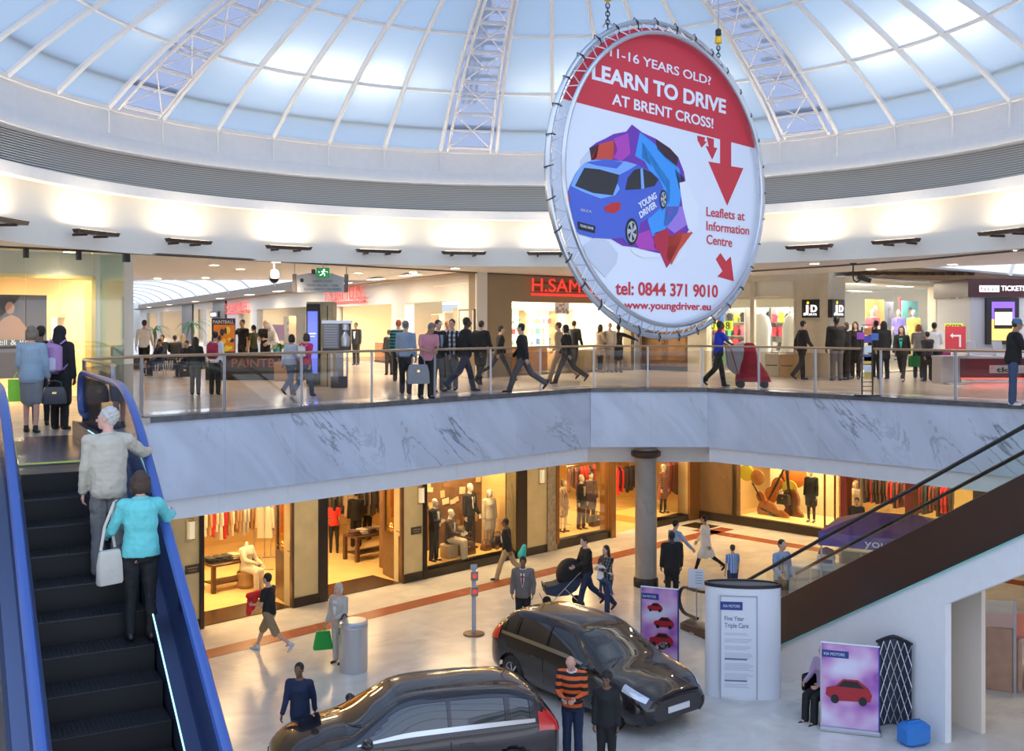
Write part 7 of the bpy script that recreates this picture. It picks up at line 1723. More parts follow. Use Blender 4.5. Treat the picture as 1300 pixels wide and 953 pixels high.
for i, (px, fy, H, lb, hr, hcx, tmx, rz_) in enumerate([(207, 470, 1.62, 'seated dark-haired person with a yellow flash behind the planter', 'short', 'black', BLK, 2.9), (222, 470, 1.6, 'seated person in black beside the blonde seated woman', 'short', 'black', BLK, .3), (232, 469, 1.66, 'seated woman with long blonde hair in a dark coat', 'long', 'blonde', GRY, .3), (204, 476, 1.5, 'child in a dark top seated at the planter edge', 'short', 'black', NAV, 2.4), (238, 478, 1.45, 'seated child in a blue top turning towards the atrium', 'short', 'brown', NAV, 2.7)]):
    x, y, z = up(px, fy); person(lb, (x, y, z), rz_, H, 'f' if hr == 'long' else 'm', 'tan', hr, hcx, 'jacket', tmx, 'trousers', DJ, None, sit(.52), 1, 0, face=False)
    st_ = root('stool', 'low dark stool under the %s' % lb, 'stool', (x, y, U), 0); MB().rbox((0, -.02, .40), (.38, .36, .08), .02).build('seat', BLACK, st_)
    for sx in (-1, 1):
        for sy in (-1, 1): MB().cyl((sx*.14, sy*.13-.02, 0), (sx*.12, sy*.11-.02, .38), .015, 8).build('leg', STEEL, st_)
g3 = person('girl with long black hair in a black top and grey jeans seen from behind', up(248, 501), .05, 1.34, 'f', 'brown', 'long', 'black', 'jumper', BLK, 'trousers', GRY, None, dict(STAND, ra=(.1, .2, .3)), 1.1, 1, face=False)
handbag('black shoulder bag beside the girl in grey jeans', (g3['lh'].x-.08, g3['lh'].y-.05, g3['lh'].z-.2), .3, .26, .24, .1, LEB, .3)
g4 = person('boy in a white shirt and dark trousers with a crimson backpack', up(273, 501), 0, 1.47, 'm', 'tan', 'short', 'black', 'shirt', WHT, 'trousers', BLK, None, dict(STAND, head=(.2, 0)), 1, 1, face=False)
backpack('crimson backpack on the boy in the white shirt', g4, cloth('crimson nylon', (.35, .02, .06)), cloth('dark crimson nylon', (.2, .01, .04)), 0, .85)
person('man in a black polo shirt raising a hand to his chin behind the paintball stand', up(308, 474), 2.7, 1.78, 'm', 'tan', 'short', 'black', 'tee', BLK, 'trousers', BLK, None, dict(STAND, ra=(.8, .2, 2.0, .5)), 1.05, 1)
person('dark-haired woman in olive reaching over behind the paintball stand', up(322, 474), .9, 1.6, 'f', 'light', 'pony', 'black', 'tee', cloth('olive', (.06, .06, .02)), 'trousers', BLK, None, dict(STAND, ra=(1.0, .3, .4)), 1, 1, face=False)
person('balding man in a black polo shirt behind the paintball stand', up(337, 473), 3.0, 1.76, 'm', 'light', 'fringe', 'brown', 'tee', BLK, 'trousers', BLK, None, dict(STAND, **HOLD), 1.1, 1)
person('person in a white hooded top bending over the paintball stand', up(351, 474), 2.2, 1.7, 'm', 'light', 'hood', WHT, 'jumper', WHT, 'trousers', cloth('teal trousers', (.05, .3, .35)), None, dict(STAND, lean=.35, **HOLD), 1.1, 1, face=False)
person('girl with dark hair in a pale blue and white top and jeans', up(369, 502), -.5, 1.42, 'f', 'tan', 'bob', 'black', 'jumper', cloth('pale blue white', (.45, .52, .65)), 'trousers', JEAN, None, walk(.28), 1, 1, face=False)
g5 = person('girl with straight brown hair in a crimson cardigan and jeans', up(388, 503), -.4, 1.45, 'f', 'light', 'bob', 'brown', 'jumper', cloth('crimson knit', (.55, .03, .12)), 'trousers', JEAN, None, walk(.25, -1), 1, 1, face=False)
backpack('small white rucksack on the girl in the crimson cardigan', g5, WHT, WHT, -.4, .6)
person('shop assistant in white and black behind the doorway counter', up(452, 463), 2.8, 1.68, 'm', 'brown', 'short', 'black', 'jacket', BLK, 'trousers', BLK, None, STAND, 1, 1, suit=(WHT, None))
person('child in a dark coat standing at the jeweller\'s doorway', up(494, 476), .6, 1.45, 'f', 'light', 'short', 'brown', 'jacket', BLK, 'trousers', BLK, None, STAND, 1, 0, face=False)
# ---------- gallery, crowd by the flat middle run
STR = striped('teal and black stripes', (.02, .30, .36), (.01, .01, .02), 11)
person('ginger-haired person in a teal and black striped top', up(506, 484), .3, 1.75, 'm', 'pink', 'short', 'ginger', 'jumper', STR, 'trousers', BLK, None, STAND, 1.05, 1, face=False)
person('man in a grey-blue shirt and dark trousers seen from behind', up(515, 500), -.15, 1.72, 'm', 'light', 'short', 'grey', 'shirt', cloth('faded blue', (.24, .31, .42)), 'trousers', BLK, None, dict(LOOSE, head=(-.3, 0)), 1.1, 1, face=False)
tag(MB().tube([(0, 0, 0), (-.35, .1, .85)], .012, 6).build('walking_stick', mat('pale stick', (.6, .6, .55), .4), None, up(521, 499), 0), 'thin pale walking stick beside the grey-blue shirt man', 'stick')
pk = person('grey-haired man in a pink shirt leaning over the balustrade with arms folded', up(541, 506), -2.6, 1.72, 'm', 'tan', 'short', 'grey', 'tee', cloth('pink check', (.58, .24, .30)), 'trousers', BLK, None, dict(ll=(.05, .05), rl=(-.1, .0), lean=.28, la=(.35, .1, 1.2, .8), ra=(.35, .1, 1.2, .8), head=(.1, .5)), 1.1, 1)
handbag('grey carrier bag hanging beside the pink-shirted man', (pk['rh'].x-.35, pk['rh'].y, U+.35), .2, .5, .42, .12, cloth('grey bag', (.25, .26, .28)), .22)
person('young man in a dark open jacket behind the pink-shirted man', up(556, 497), -2.4, 1.74, 'm', 'light', 'short', 'brown', 'jacket', BLK, 'trousers', GRY, None, LOOSE, 1, 1, suit=(GRB, None))
person('red-faced short-haired person glimpsed behind the dark open jacket', up(568, 484), -2.5, 1.72, 'm', 'pink', 'short', 'ginger', 'jacket', BLK, 'trousers', BLK, None, STAND, 1, 0)
PLD = plaid('black white plaid', (.60, .62, .68), (.02, .02, .03), (.01, .01, .02), 9)
person('young man in a black and white plaid shirt and grey jeans', up(574, 495), 2.9, 1.76, 'm', 'light', 'short', 'black', 'shirt', PLD, 'trousers', cloth('grey jeans', (.17, .19, .24)), None, LOOSE, 1, 1)
person('tall man in a dark jacket with a white collar mark striding past the plaid shirt', up(590, 497), -1.2, 1.84, 'm', 'dark', 'short', 'black', 'jacket', BLK, 'trousers', DJ, None, walk(.36), 1.15, 1)
person('person in a dark coat walking away behind the tall man in the dark jacket', up(610, 489), -.5, 1.74, 'm', 'light', 'short', 'brown', 'coat', BLK, 'trousers', BLK, None, walk(.2), 1.1, 1, face=False)
person('slim person in black walking past the corner of the taupe wall', up(634, 483), -1.3, 1.66, 'f', 'light', 'short', 'black', 'jacket', BLK, 'slim', BLK, None, walk(.5, -1), .95, 1)
person('man in a dark jacket and grey trousers taking a wide stride before the counter window', up(664, 498), 1.45, 1.72, 'm', 'light', 'short', 'black', 'jacket', BLK, 'trousers', cloth('mid grey trousers', (.09, .085, .09)), None, walk(.46), 1.05, 1)
person('man in a tan jacket walking on the far side of a woman in black', up(711, 484), 1.3, 1.74, 'm', 'light', 'short', 'brown', 'jacket', TAN, 'trousers', TAN, None, walk(.4), 1, 1)
person('woman in black with dark hair walking beside the tan jacket man', up(720, 487), 1.3, 1.68, 'f', 'light', 'bob', 'black', 'jacket', BLK, 'trousers', cloth('dark brown', (.05, .035, .03)), None, walk(.45), 1.15, 1)
person('man in black walking away towards the jeweller\'s low counter', up(728, 473), -.4, 1.76, 'm', 'light', 'short', 'brown', 'jacket', BLK, 'trousers', BLK, None, walk(.2), 1, 1, face=False)
person('woman with long brown hair in a cream coat and boots looking at the counter', up(762, 472.5), -1.0, 1.62, 'f', 'light', 'long', 'brown', 'coat', cloth('cream brown coat', (.35, .26, .18)), 'slim', BLK, cloth('tan boots', (.25, .12, .06), .5, 0), dict(STAND, coat=.5, **HOLD), 1, 1)
person('white-haired man in a pale shirt and stone trousers before the low counter', up(774, 472.5), -.4, 1.68, 'm', 'pink', 'fringe', 'white', 'shirt', cloth('pale stone shirt', (.5, .45, .38)), 'trousers', cloth('stone trousers', (.32, .29, .25)), None, LOOSE, 1.1, 1, face=False)
person('woman in black pointing with an outstretched arm under the round banner', up(785, 472.5), -.5, 1.6, 'f', 'brown', 'short', 'black', 'jacket', BLK, 'skirt', BLK, None, dict(STAND, ra=(1.0, .9, .1, -.5)), 1, 1, face=False)
pb = person('man in a bright blue polo shirt pushing the red pushchair', up(912, 491), -1.35, 1.74, 'm', 'dark', 'short', 'black', 'tee', cloth('royal blue', (.01, .04, .50)), 'trousers', BLK, None, dict(walk(.3), la=(.7, .1, .5), ra=(.7, .1, .5)), 1.05, 1)
x, y, z = up(952, 492); o = root('pushchair', 'red covered pushchair with grey hood pushed along the gallery', 'pushchair', (x, y, U), -.1)
RF = cloth('red fabric', (.40, .02, .04))
MB().loft([[(a_*w_-.0+ox_, b_*.22, z_) for a_, b_ in ((1, .8), (.8, 1), (-.8, 1), (-1, .8), (-1, -.8), (-.8, -1), (.8, -1), (1, -.8))] for z_, w_, ox_ in ((.16, .44, .08), (.4, .38, .04), (.75, .2, -.02), (1.1, .14, -.02), (1.16, .08, -.02))]).build('red_cover', RF, o, smooth=True)
MB().loft([[(-.62, -.2, 1.02), (-.18, -.2, 1.18), (-.18, .2, 1.18), (-.62, .2, 1.02)], [(-.55, -.2, .5), (-.15, -.2, .5), (-.15, .2, .5), (-.55, .2, .5)], [(-.4, -.2, .36), (-.2, -.2, .36), (-.2, .2, .36), (-.4, .2, .36)]]).build('grey_hood', cloth('light grey fabric', (.42, .42, .45)), o)
for sx in (-.25, .35):
    for sy in (-.2, .2):
        m2 = MB().lathe([(.05, -.02), (.1, -.02), (.1, .02), (.05, .02)], 16); m2.xf(Matrix.Translation((sx, sy, .1)) @ Matrix.Rotation(PI/2, 4, 'X')); m2.build('wheel', BLACK, o, smooth=True)
MB().tube([(-.25, -.2, .1), (-.5, -.2, 1.0), (-.62, -.2, 1.06), (-.62, .2, 1.06), (-.5, .2, 1.0), (-.25, .2, .1)], .014, 6).bb(-.25, .35, -.01, .01, .16, .19).build('frame', RED if False else mat('red enamel', (.5, .02, .03), .35), o)
# ---------- gallery, east side
person('man in dark clothes walking past the square sports sign pillar', up(1018, 482), -1.4, 1.74, 'm', 'light', 'short', 'black', 'jacket', BLK, 'trousers', BLK, None, walk(.15), 1, 1)
person('broad man in a black jacket with his back turned by the pillar corner', up(1062, 483), .1, 1.86, 'm', 'dark', 'short', 'black', 'jacket', BLK, 'trousers', GRY, None, STAND, 1.35, 1, face=False)
person('woman in black with white collar talking beside the broad man', up(1074, 482), 1.9, 1.68, 'f', 'light', 'bob', 'brown', 'jacket', BLK, 'trousers', BLK, None, dict(STAND, **HOLD), 1.1, 1, suit=(WHT, None))
person('long-haired person in black standing behind the talking woman', up(1086, 481), 2.6, 1.7, 'f', 'light', 'long', 'brown', 'coat', BLK, 'trousers', BLK, None, STAND, 1.1, 1, face=False)
person('person in black with a red striped scarf by the orange poster', up(1112, 479), .5, 1.74, 'm', 'brown', 'short', 'black', 'jacket', BLK, 'trousers', BLK, None, STAND, 1.1, 1, face=False)
person('long-haired woman in black seen from behind near the orange poster', up(1122, 481), .2, 1.72, 'f', 'light', 'long', 'black', 'coat', BLK, 'trousers', BLK, None, dict(STAND, coat=.6), 1.1, 1, face=False)
person('woman with long brown hair in a jade green top striding under the teal poster', up(1145, 484), 2.6, 1.62, 'f', 'light', 'long', 'brown', 'jacket', BLK, 'slim', BLK, None, walk(.4), 1.05, 1, suit=(cloth('jade', (.02, .45, .35)), None))
person('ginger-haired woman in a grey cardigan with a green bag near the sports window end', up(1166, 480), -.3, 1.62, 'f', 'light', 'bob', 'ginger', 'jumper', cloth('stone grey', (.22, .20, .18)), 'trousers', BLK, None, dict(STAND, **HOLD), 1.05, 1, face=False)
tag(MB().bb(-.16, .16, -.06, .06, 0, .32).tube([(-.08, 0, .31), (0, 0, .5), (.08, 0, .31)], .008, 5).build('carrier_bag', mat('green bag', (.01, .22, .05), .5), None, (up(1156, 481)[0], up(1156, 481)[1]-.3, U+.38), .2), 'dark green carrier bag held between the jade and ginger women', 'bag')
person('person with a dark topknot in white with a pink strap near the shop doorway', up(1186, 483), -.6, 1.68, 'f', 'tan', 'bun', 'black', 'shirt', WHT, 'trousers', BLK, None, dict(STAND, **HOLD), 1.1, 1, face=False)
person('short-haired boy in black before the white-topped shopper', up(1178, 484), .3, 1.42, 'm', 'tan', 'short', 'black', 'jacket', BLK, 'trousers', BLK, None, dict(walk(.1)), 1.2, 1, face=False)
tag(MB().rbox((0, 0, .18), (.3, .14, .36), .03).build('carrier_bag', cloth('plum bag', (.25, .03, .12)), None, (up(1200, 483)[0], up(1200, 483)[1], U+.55), .2, smooth=True), 'plum shopping bag carried by the shopper with the topknot', 'bag')
person('man in a blue beanie, dark jacket and jeans leaning at the balustrade', up(1286, 514), -1.9, 1.76, 'm', 'tan', 'short', 'brown', 'jacket', BLK, 'trousers', JEAN, WHT, dict(STAND, lean=.08, la=(.6, .1, 1.1, .4), ra=(.6, .1, 1.1, .4)), 1.2, 1, hatm=('beanie', cloth('blue wool', (.10, .20, .34))))
# window mannequins of the sports shop
for i, (px, lb, c) in enumerate([(1108, 'silver-headed mannequin in a red and black top in the sports window', (.35, .04, .06)), (1141, 'white mannequin in a blue and pink top in the sports window', (.2, .15, .6)), (1160, 'white mannequin in yellow trousers in the sports window', (.7, .6, .05))]):
    x, y, _ = R2.w(R2.a(px, .8), .8); person(lb, (x, y, U+.35), 2.6, 1.8, 'm', 'wax', 'bald', 'white', 'tee', c3(*c), 'slim', BLK if i < 2 else c3(.7, .6, .05), None, STAND, 1, 0, cat='mannequin', face=False)
# ---------- lower floor
k1 = person('man in a black T-shirt and khaki shorts walking with something red over his arm', lo(342, 828), 1.25, 1.76, 'm', 'light', 'short', 'black', 'tee', BLK, 'shorts', KHA, cloth('white trainers', (.6, .62, .7), .5, 0), dict(walk(.5, -1), la=(.2, .1, 1.3, .3), ra=(.35, .1, 1.2, .4)), 1.08, 2)
tag(MB().cap((-.12, 0, .1), (.12, .02, .12), .07, .09).cap((-.1, 0, .08), (-.12, .03, -.28), .05, .06).cap((.02, 0, .05), (-.04, .0, -.18), .06, .05).build('red_jacket', cloth('bright red', (.75, .03, .03)), None, (k1['rh'].x+.02, k1['rh'].y-.1, k1['rh'].z+.04), .4, smooth='all'), 'bright red folded jacket carried by the man in khaki shorts', 'clothing')
k2 = person('white-haired woman in a pale beige suit beside the steel bin', lo(430, 841), 2.7, 1.64, 'f', 'pink', 'bob', 'white', 'jacket', cloth('pale beige', (.52, .47, .42)), 'trousers', cloth('pale beige trousers', (.55, .51, .46)), None, dict(STAND, la=(.2, .15, 1.0, .4), ra=(.0, .15, .5)), 1.1, 2, suit=(WHT, None))
tag(MB().loft([[(a_*.17*s_, b_*.05, z_) for a_, b_ in ((1, .5), (.8, 1), (-.8, 1), (-1, .5), (-1, -.5), (-.8, -1), (.8, -1), (1, -.5))] for z_, s_ in ((0, 1.15), (.05, 1.2), (.3, .9), (.38, .8))]).tube([(-.06, 0, .37), (0, 0, .5), (.06, 0, .37)], .008, 5).build('carrier_bag', mat('grass green plastic', (.02, .35, .05), .4), None, (k2['rh'].x-.06, k2['rh'].y, k2['rh'].z-.5), .3), 'grass green carrier bag held by the beige-suited woman', 'bag')
handbag('black handbag on the beige-suited woman\'s arm', (k2['lh'].x+.20, k2['lh'].y+.1, k2['lh'].z-.30), .5, .24, .22, .1, LEB, .2)
def by_head(px, heady, H, z=0.0): d_ = F*(EYE-z-H)/(heady-HZ); return ((px-CX)/F*d_, d_, z + .004)
person('dark-haired boy in a navy top walking before the second car', by_head(381, 840, 1.62), 3.0, 1.62, 'm', 'brown', 'short', 'black', 'jumper', NAV, 'trousers', DJ, None, walk(.2), 1.05, 2)
k3 = person('man in a black jacket and khaki trousers passing the suit window', lo(644, 736), 1.4, 1.72, 'm', 'brown', 'short', 'black', 'jacket', BLK, 'trousers', cloth('sand trousers', (.42, .33, .2)), None, walk(.4), 1, 1, suit=(WHT, None))
tag(MB().cap((0, 0, .1), (.06, 0, .32), .12, .06).build('carrier_bag', mat('turquoise plastic', (.03, .50, .50), .4), None, (k3['lh'].x+.3, k3['lh'].y-.5, .75), 0, smooth='all'), 'turquoise carrier bag between the two men by the car roof', 'bag')
person('man in a grey tweed jacket, white shirt and dark red tie standing behind the car', by_head(664, 706, 1.74), 3.05, 1.74, 'm', 'brown', 'short', 'black', 'jacket', cloth('grey tweed', (.17, .145, .13)), 'trousers', BLK, None, dict(STAND, la=(-.05, .2, .7, .2), ra=(-.05, .2, .7, .2), head=(.1, .3)), 1.1, 2, suit=(WHT, cloth('dark red tie', (.25, .02, .04))), collar=WHT)
k4 = person('man in a black sweater pushing the black pushchair', lo(745, 772), 1.9, 1.80, 'm', 'light', 'short', 'black', 'jumper', BLK, 'trousers', DJ, None, dict(walk(.35), la=(.5, .1, .9), ra=(.4, .1, .8), head=(.2, .15)), 1.1, 2)
x, y, _ = lo(719, 770); o = root('pushchair', 'black and navy pushchair with open hood pushed by the man in the black sweater', 'pushchair', (x, y, 0), .15)
NF = cloth('navy pushchair fabric', (.03, .045, .08)); HF = BLK
MB().loft([[(x_, -.22, z_), (x_+.05, -.22, z_+.06), (x_+.05, .22, z_+.06), (x_, .22, z_)] for x_, z_ in ((-.52, .42), (-.25, .40), (-.05, .45), (.15, .75), (.22, .95))]).build('seat_fabric', NF, o, smooth=True)
MB().loft([[(.12+r_*math.cos(t_)*1.0, y_, .78+r_*1.1*math.sin(t_)) for t_ in [PI*(.0+1.15*q/10) for q in range(11)]] for y_, r_ in ((-.25, .12), (-.25, .27), (-.2, .35), (0, .38), (.2, .35), (.25, .27), (.25, .12))]).build('hood', HF, o, smooth='all')
MB().loft([[(x_, -.24, zl), (x_, -.24, zh), (x_, .24, zh), (x_, .24, zl)] for x_, zl, zh in ((-.55, .38, .56), (-.3, .32, .60), (0, .34, .72), (.2, .45, .85), (.3, .6, .85))]).build('seat_shell', NF, o)
MB().tube([(-.55, -.24, .45), (-.58, -.2, .6), (-.58, .2, .6), (-.55, .24, .45)], .02, 6).build('bumper_bar', BLACK, o, smooth=True)
for sy in (-.24, .24):
    MB().tube([(-.45, sy, .14), (.25, sy, .85), (.50, sy, 1.04)], .014, 6).tube([(.30, sy, .14), (-.10, sy, .52)], .014, 6).build('frame_tube', STEEL, o)
    for sx in (-.45, .30):
        m2 = MB().lathe([(.06, -.025), (.11, -.02), (.11, .02), (.06, .025)], 16); m2.xf(Matrix.Translation((sx, sy, .11)) @ Matrix.Rotation(PI/2, 4, 'X')); m2.build('wheel', BLACK, o, smooth=True)
MB().tube([(.50, -.24, 1.04), (.50, .24, 1.04)], .018, 6).build('push_handle', BLACK, o)
MB().rbox((.44, .0, .72), (.16, .34, .4), .05).build('hanging_bag', cloth('pale grey bag', (.3, .33, .36)), o, smooth=True)
k5 = person('woman in a patterned black top and jeans carrying a child on her hip', lo(771, 779), 2.3, 1.66, 'f', 'light', 'long', 'black', 'jumper', plaid('black cream pattern', (.03, .03, .03), (.25, .22, .2), (.02, .02, .02), 14), 'trousers', DJ, None, dict(walk(.2), la=(.5, .1, 1.3, .6), ra=(.5, .1, 1.3, .6)), 1, 2)
cx_, cy_ = k5['chest'].x, k5['chest'].y; tow = math.atan2(cy_-k5['root'].location.y, cx_-k5['root'].location.x)
person('small child with curly brown hair in a white top held by the woman in jeans', (cx_+math.cos(tow)*.13, cy_+math.sin(tow)*.13, .50), k5['rz']+PI, .98, 'f', 'light', 'curly', 'brown', 'shirt', WHT, 'trousers', JEAN, cloth('pink socks', (.6, .4, .38), .6, 0), dict(ll=(.9, .8, .35), rl=(.9, .8, .35), la=(.6, .5, .4), ra=(.6, .5, .4), head=(.5, 0)), 1.1, 1, face=False)
person('man in a light blue shirt reaching out beyond the granite pillar', lo(856, 743), -1.0, 1.76, 'm', 'light', 'short', 'black', 'shirt', cloth('light blue', (.30, .42, .62)), 'trousers', GRY, None, dict(walk(.2), ra=(.55, .4, .25), la=(.1, .15, .2)), 1.1, 1, face=False)
person('person in a long black coat standing at the foot of the far escalator', lo(853, 765), .1, 1.78, 'm', 'dark', 'short', 'black', 'coat', BLK, 'trousers', BLK, None, dict(STAND, coat=.4), 1.25, 1, face=False)
person('dark-haired woman in a long white coat and black boots walking on the lower floor', lo(896, 727), 1.3, 1.66, 'f', 'tan', 'short', 'black', 'coat', WHT, 'slim', BLK, None, dict(walk(.42), coat=.85), 1.05, 1)
# riders on the far escalator
h2v = Vector((h2.x, h2.y)); yaw2 = math.atan2(h2.y, h2.x) - PI/2
def rider2(kstep, off_): p_ = Vector((c2.x, c2.y)) + h2v*(-(.4*kstep+.3)); p_ = p_ + Vector((h2v.y, -h2v.x))*off_; return (p_.x, p_.y, max(0.016, U - .2309*(kstep+1)) + .004)
person('boy in a blue and white checked shirt standing behind the white totem', lo(930, 762), .3, 1.40, 'm', 'light', 'short', 'brown', 'tee', plaid('blue check', (.08, .2, .5), (.5, .6, .75), (.2, .35, .65), 16), 'trousers', DJ, None, STAND, 1, 2, face=False)
k6 = person('dark-haired woman in a pale blue hooded top riding the far escalator', rider2(19, -.05), yaw2, 1.68, 'f', 'light', 'short', 'black', 'jumper', cloth('pale blue fleece', (.25, .35, .52)), 'trousers', BLK, None, dict(STAND, la=(.1, .15, .5), ra=(.3, .3, .9)), 1.2, 2, face=False)
handbag('black shoulder bag on the woman in the pale blue hooded top', (k6['rsh'].x+.14, k6['rsh'].y-.05, k6['rsh'].z-.62), 1.0, .32, .3, .12, LEB, .3)
person('dark-clothed figure standing under the purple canopy', lo(1088, 700), 2.6, 1.65, 'm', 'tan', 'short', 'black', 'jacket', BLK, 'trousers', BLK, None, STAND, 1, 0, face=False)
# car display staff
person('bald man in an orange and black striped jumper at the car door', by_head(727, 827, 1.74), 2.9, 1.74, 'm', 'pink', 'bald', 'brown', 'jumper', striped('orange black stripes', (.80, .14, .03), (.015, .012, .012), 9, 'Z', .52), 'trousers', DJ, None, dict(STAND, lean=.1, head=(-.1, .7), **HOLD), 1.12, 2, collar=WHT)
person('dark-haired person half hidden before the dark car bonnet', by_head(770, 853, 1.6), 2.9, 1.6, 'f', 'brown', 'curly', 'black', 'jacket', BLK, 'trousers', BLK, None, STAND, 1, 1)
x, y = (1048-CX)/F*18.9, 18.9; person('seated person in a lilac shirt behind the red car banner', (x, y, .004), 2.2, 1.72, 'm', 'pink', 'fringe', 'brown', 'shirt', cloth('lilac', (.45, .32, .48)), 'trousers', BLK, None, sit(.5), 1.1, 1)
o = root('office_chair', 'black padded armchair beside the red car banner', 'chair', (x, y+.06, 0), 2.2)
MB().rbox((0, 0, .40), (.55, .5, .12), .05).build('seat', LEB, o, smooth=True); MB().rbox((0, -.30, .72), (.55, .12, .7), .05).build('backrest', LEB, o, smooth=True)
for s in (-1, 1): MB().rbox((s*.31, 0, .55), (.08, .45, .3), .03).build('armrest', LEB, o, smooth=True)
for sx in (-1, 1):
    for sy in (-1, 1): MB().cyl((sx*.22, sy*.2, 0), (sx*.2, sy*.18, .36), .018, 8).build('leg', STEEL, o)
# ---------- inside the lower shops
person('long-haired woman in a red vest and black trousers inside the second shop', lo(424, 702), .3, 1.66, 'f', 'tan', 'long', 'black', 'tee', cloth('scarlet', (.75, .04, .03)), 'slim', BLK, None, LOOSE, 1, 1, face=False)
person('man in a dark suit standing inside the second shop', lo(452, 694), .4, 1.78, 'm', 'tan', 'short', 'black', 'jacket', BLK, 'trousers', BLK, None, STAND, 1.1, 1, face=False)
person('man in dark clothes further back inside the second shop', lo(466, 684), 2.8, 1.76, 'm', 'tan', 'short', 'black', 'jacket', BLK, 'trousers', BLK, None, STAND, 1, 1)
def dummy(label, fr, px, b, rz_, **kw):
    a = fr.a(px, b); x, y, _ = fr.w(a, b); z = kw.pop('z', .22); return person(label, (x, y, z), fr.rz + PI + rz_, kw.pop('H', 1.84), kw.pop('sex', 'm'), 'wax', kw.pop('hair', 'bald'), kw.pop('hc', 'white'), kw.pop('top', 'jacket'), kw.pop('tm', BLK), kw.pop('bottom', 'trousers'), kw.pop('bm', BLK), None, kw.pop('pose', STAND), kw.pop('build', 1), 1, cat='mannequin', face=False, **kw)
dummy('mannequin in a dark waistcoat with a white front at the end of the suit window', FL, 551, .75, .3, suit=(WHT, None), pose=dict(STAND, **FOLD), H=1.78)
dummy('tall mannequin in a black suit with a white front in the suit window', FL, 596, 1.35, .1, suit=(WHT, BLK), H=1.95, pose=LOOSE)
dummy('mannequin in a pale belted coat in the suit window', FL, 621, 1.0, -.3, top='coat', tm=cloth('pale camel', (.55, .48, .36)), bm=TAN, sex='f', hair='bob', H=1.74)
dummy('seated mannequin in a dark jacket and pale trousers on the suit window stage', FL, 570, .8, .5, pose=sit(.5), tm=cloth('umber', (.08, .05, .03)), bm=cloth('cream trousers', (.6, .5, .35)), suit=(WHT, None))
x, y, _ = FL.w(FL.a(570, .8), .8); tag(MB().rbox((0, 0, .2), (.4, .4, .4), .03).build('stage_box', cloth('patched cushion', (.55, .42, .25)), None, (x, y, .22), FL.rz, smooth=True), 'cream upholstered box under the seated window mannequin', 'stool')
x, y, _ = FL.w(FL.a(312, 2.6), 2.6); person('headless seated mannequin in a cream jacket and trousers on a wicker stool', (x, y, .012), FL.rz + PI + .3, 1.8, 'm', 'wax', 'bald', 'white', 'jacket', CRM, 'trousers', CRM, TAN, dict(sit(.5), la=(.4, .2, .5), ra=(.6, .1, .8, .3)), 1, 1, cat='mannequin', face=False, headless=True)
o = root('wicker_stool', 'round wicker stool under the headless cream mannequin', 'stool', (x, y, 0), 0); MB().lathe([(.2, .012), (.24, .1), (.2, .25), (.24, .4), (.23, .43)], 20).build('woven_body', cloth('wicker', (.35, .20, .08)), o, smooth=True)
dummy('slim mannequin in a patterned dress by the ladies window edge', FL, 715, 1.0, .2, sex='f', top='dress', tm=plaid('cream brown pattern', (.6, .5, .35), (.25, .12, .06), (.45, .3, .2), 12), bottom='none', hair='bob', hc='brown', H=1.7)
dummy('mannequin in a black trouser suit with bright scarf in the ladies window', FL, 738, .9, 0, sex='f', suit=(CRM, None), H=1.78, hair='short', hc='blonde')
dummy('mannequin in a dark short coat behind the trouser suit mannequin', FL, 750, 1.3, -.3, sex='f', tm=cloth('aubergine', (.06, .03, .05)), H=1.74, hair='short', hc='black', top='coat')
dummy('mannequin in a long patterned coat beside the granite pillar window', FL, 842, .8, 0, sex='f', top='coat', tm=plaid('red brown pattern', (.3, .05, .05), (.12, .06, .05), (.35, .2, .12), 12), bottom='slim', H=1.72, hair='short')
dummy('mannequin in black with boots in the instrument window', FLR, 1030, 1.0, .2, sex='f', top='coat', bottom='slim', H=1.8, z=.25, hair='short', hc='black')
x, y, _ = FLR.w(FLR.a(1086, 1.3), 1.3); person('blonde mannequin in a cream coat beyond the glass doors', (x, y, .012), FLR.rz + PI, 1.75, 'f', 'wax', 'long', 'blonde', 'coat', CRM, 'slim', BLK, None, STAND, 1, 1, cat='mannequin', face=False)
flush_blobs()
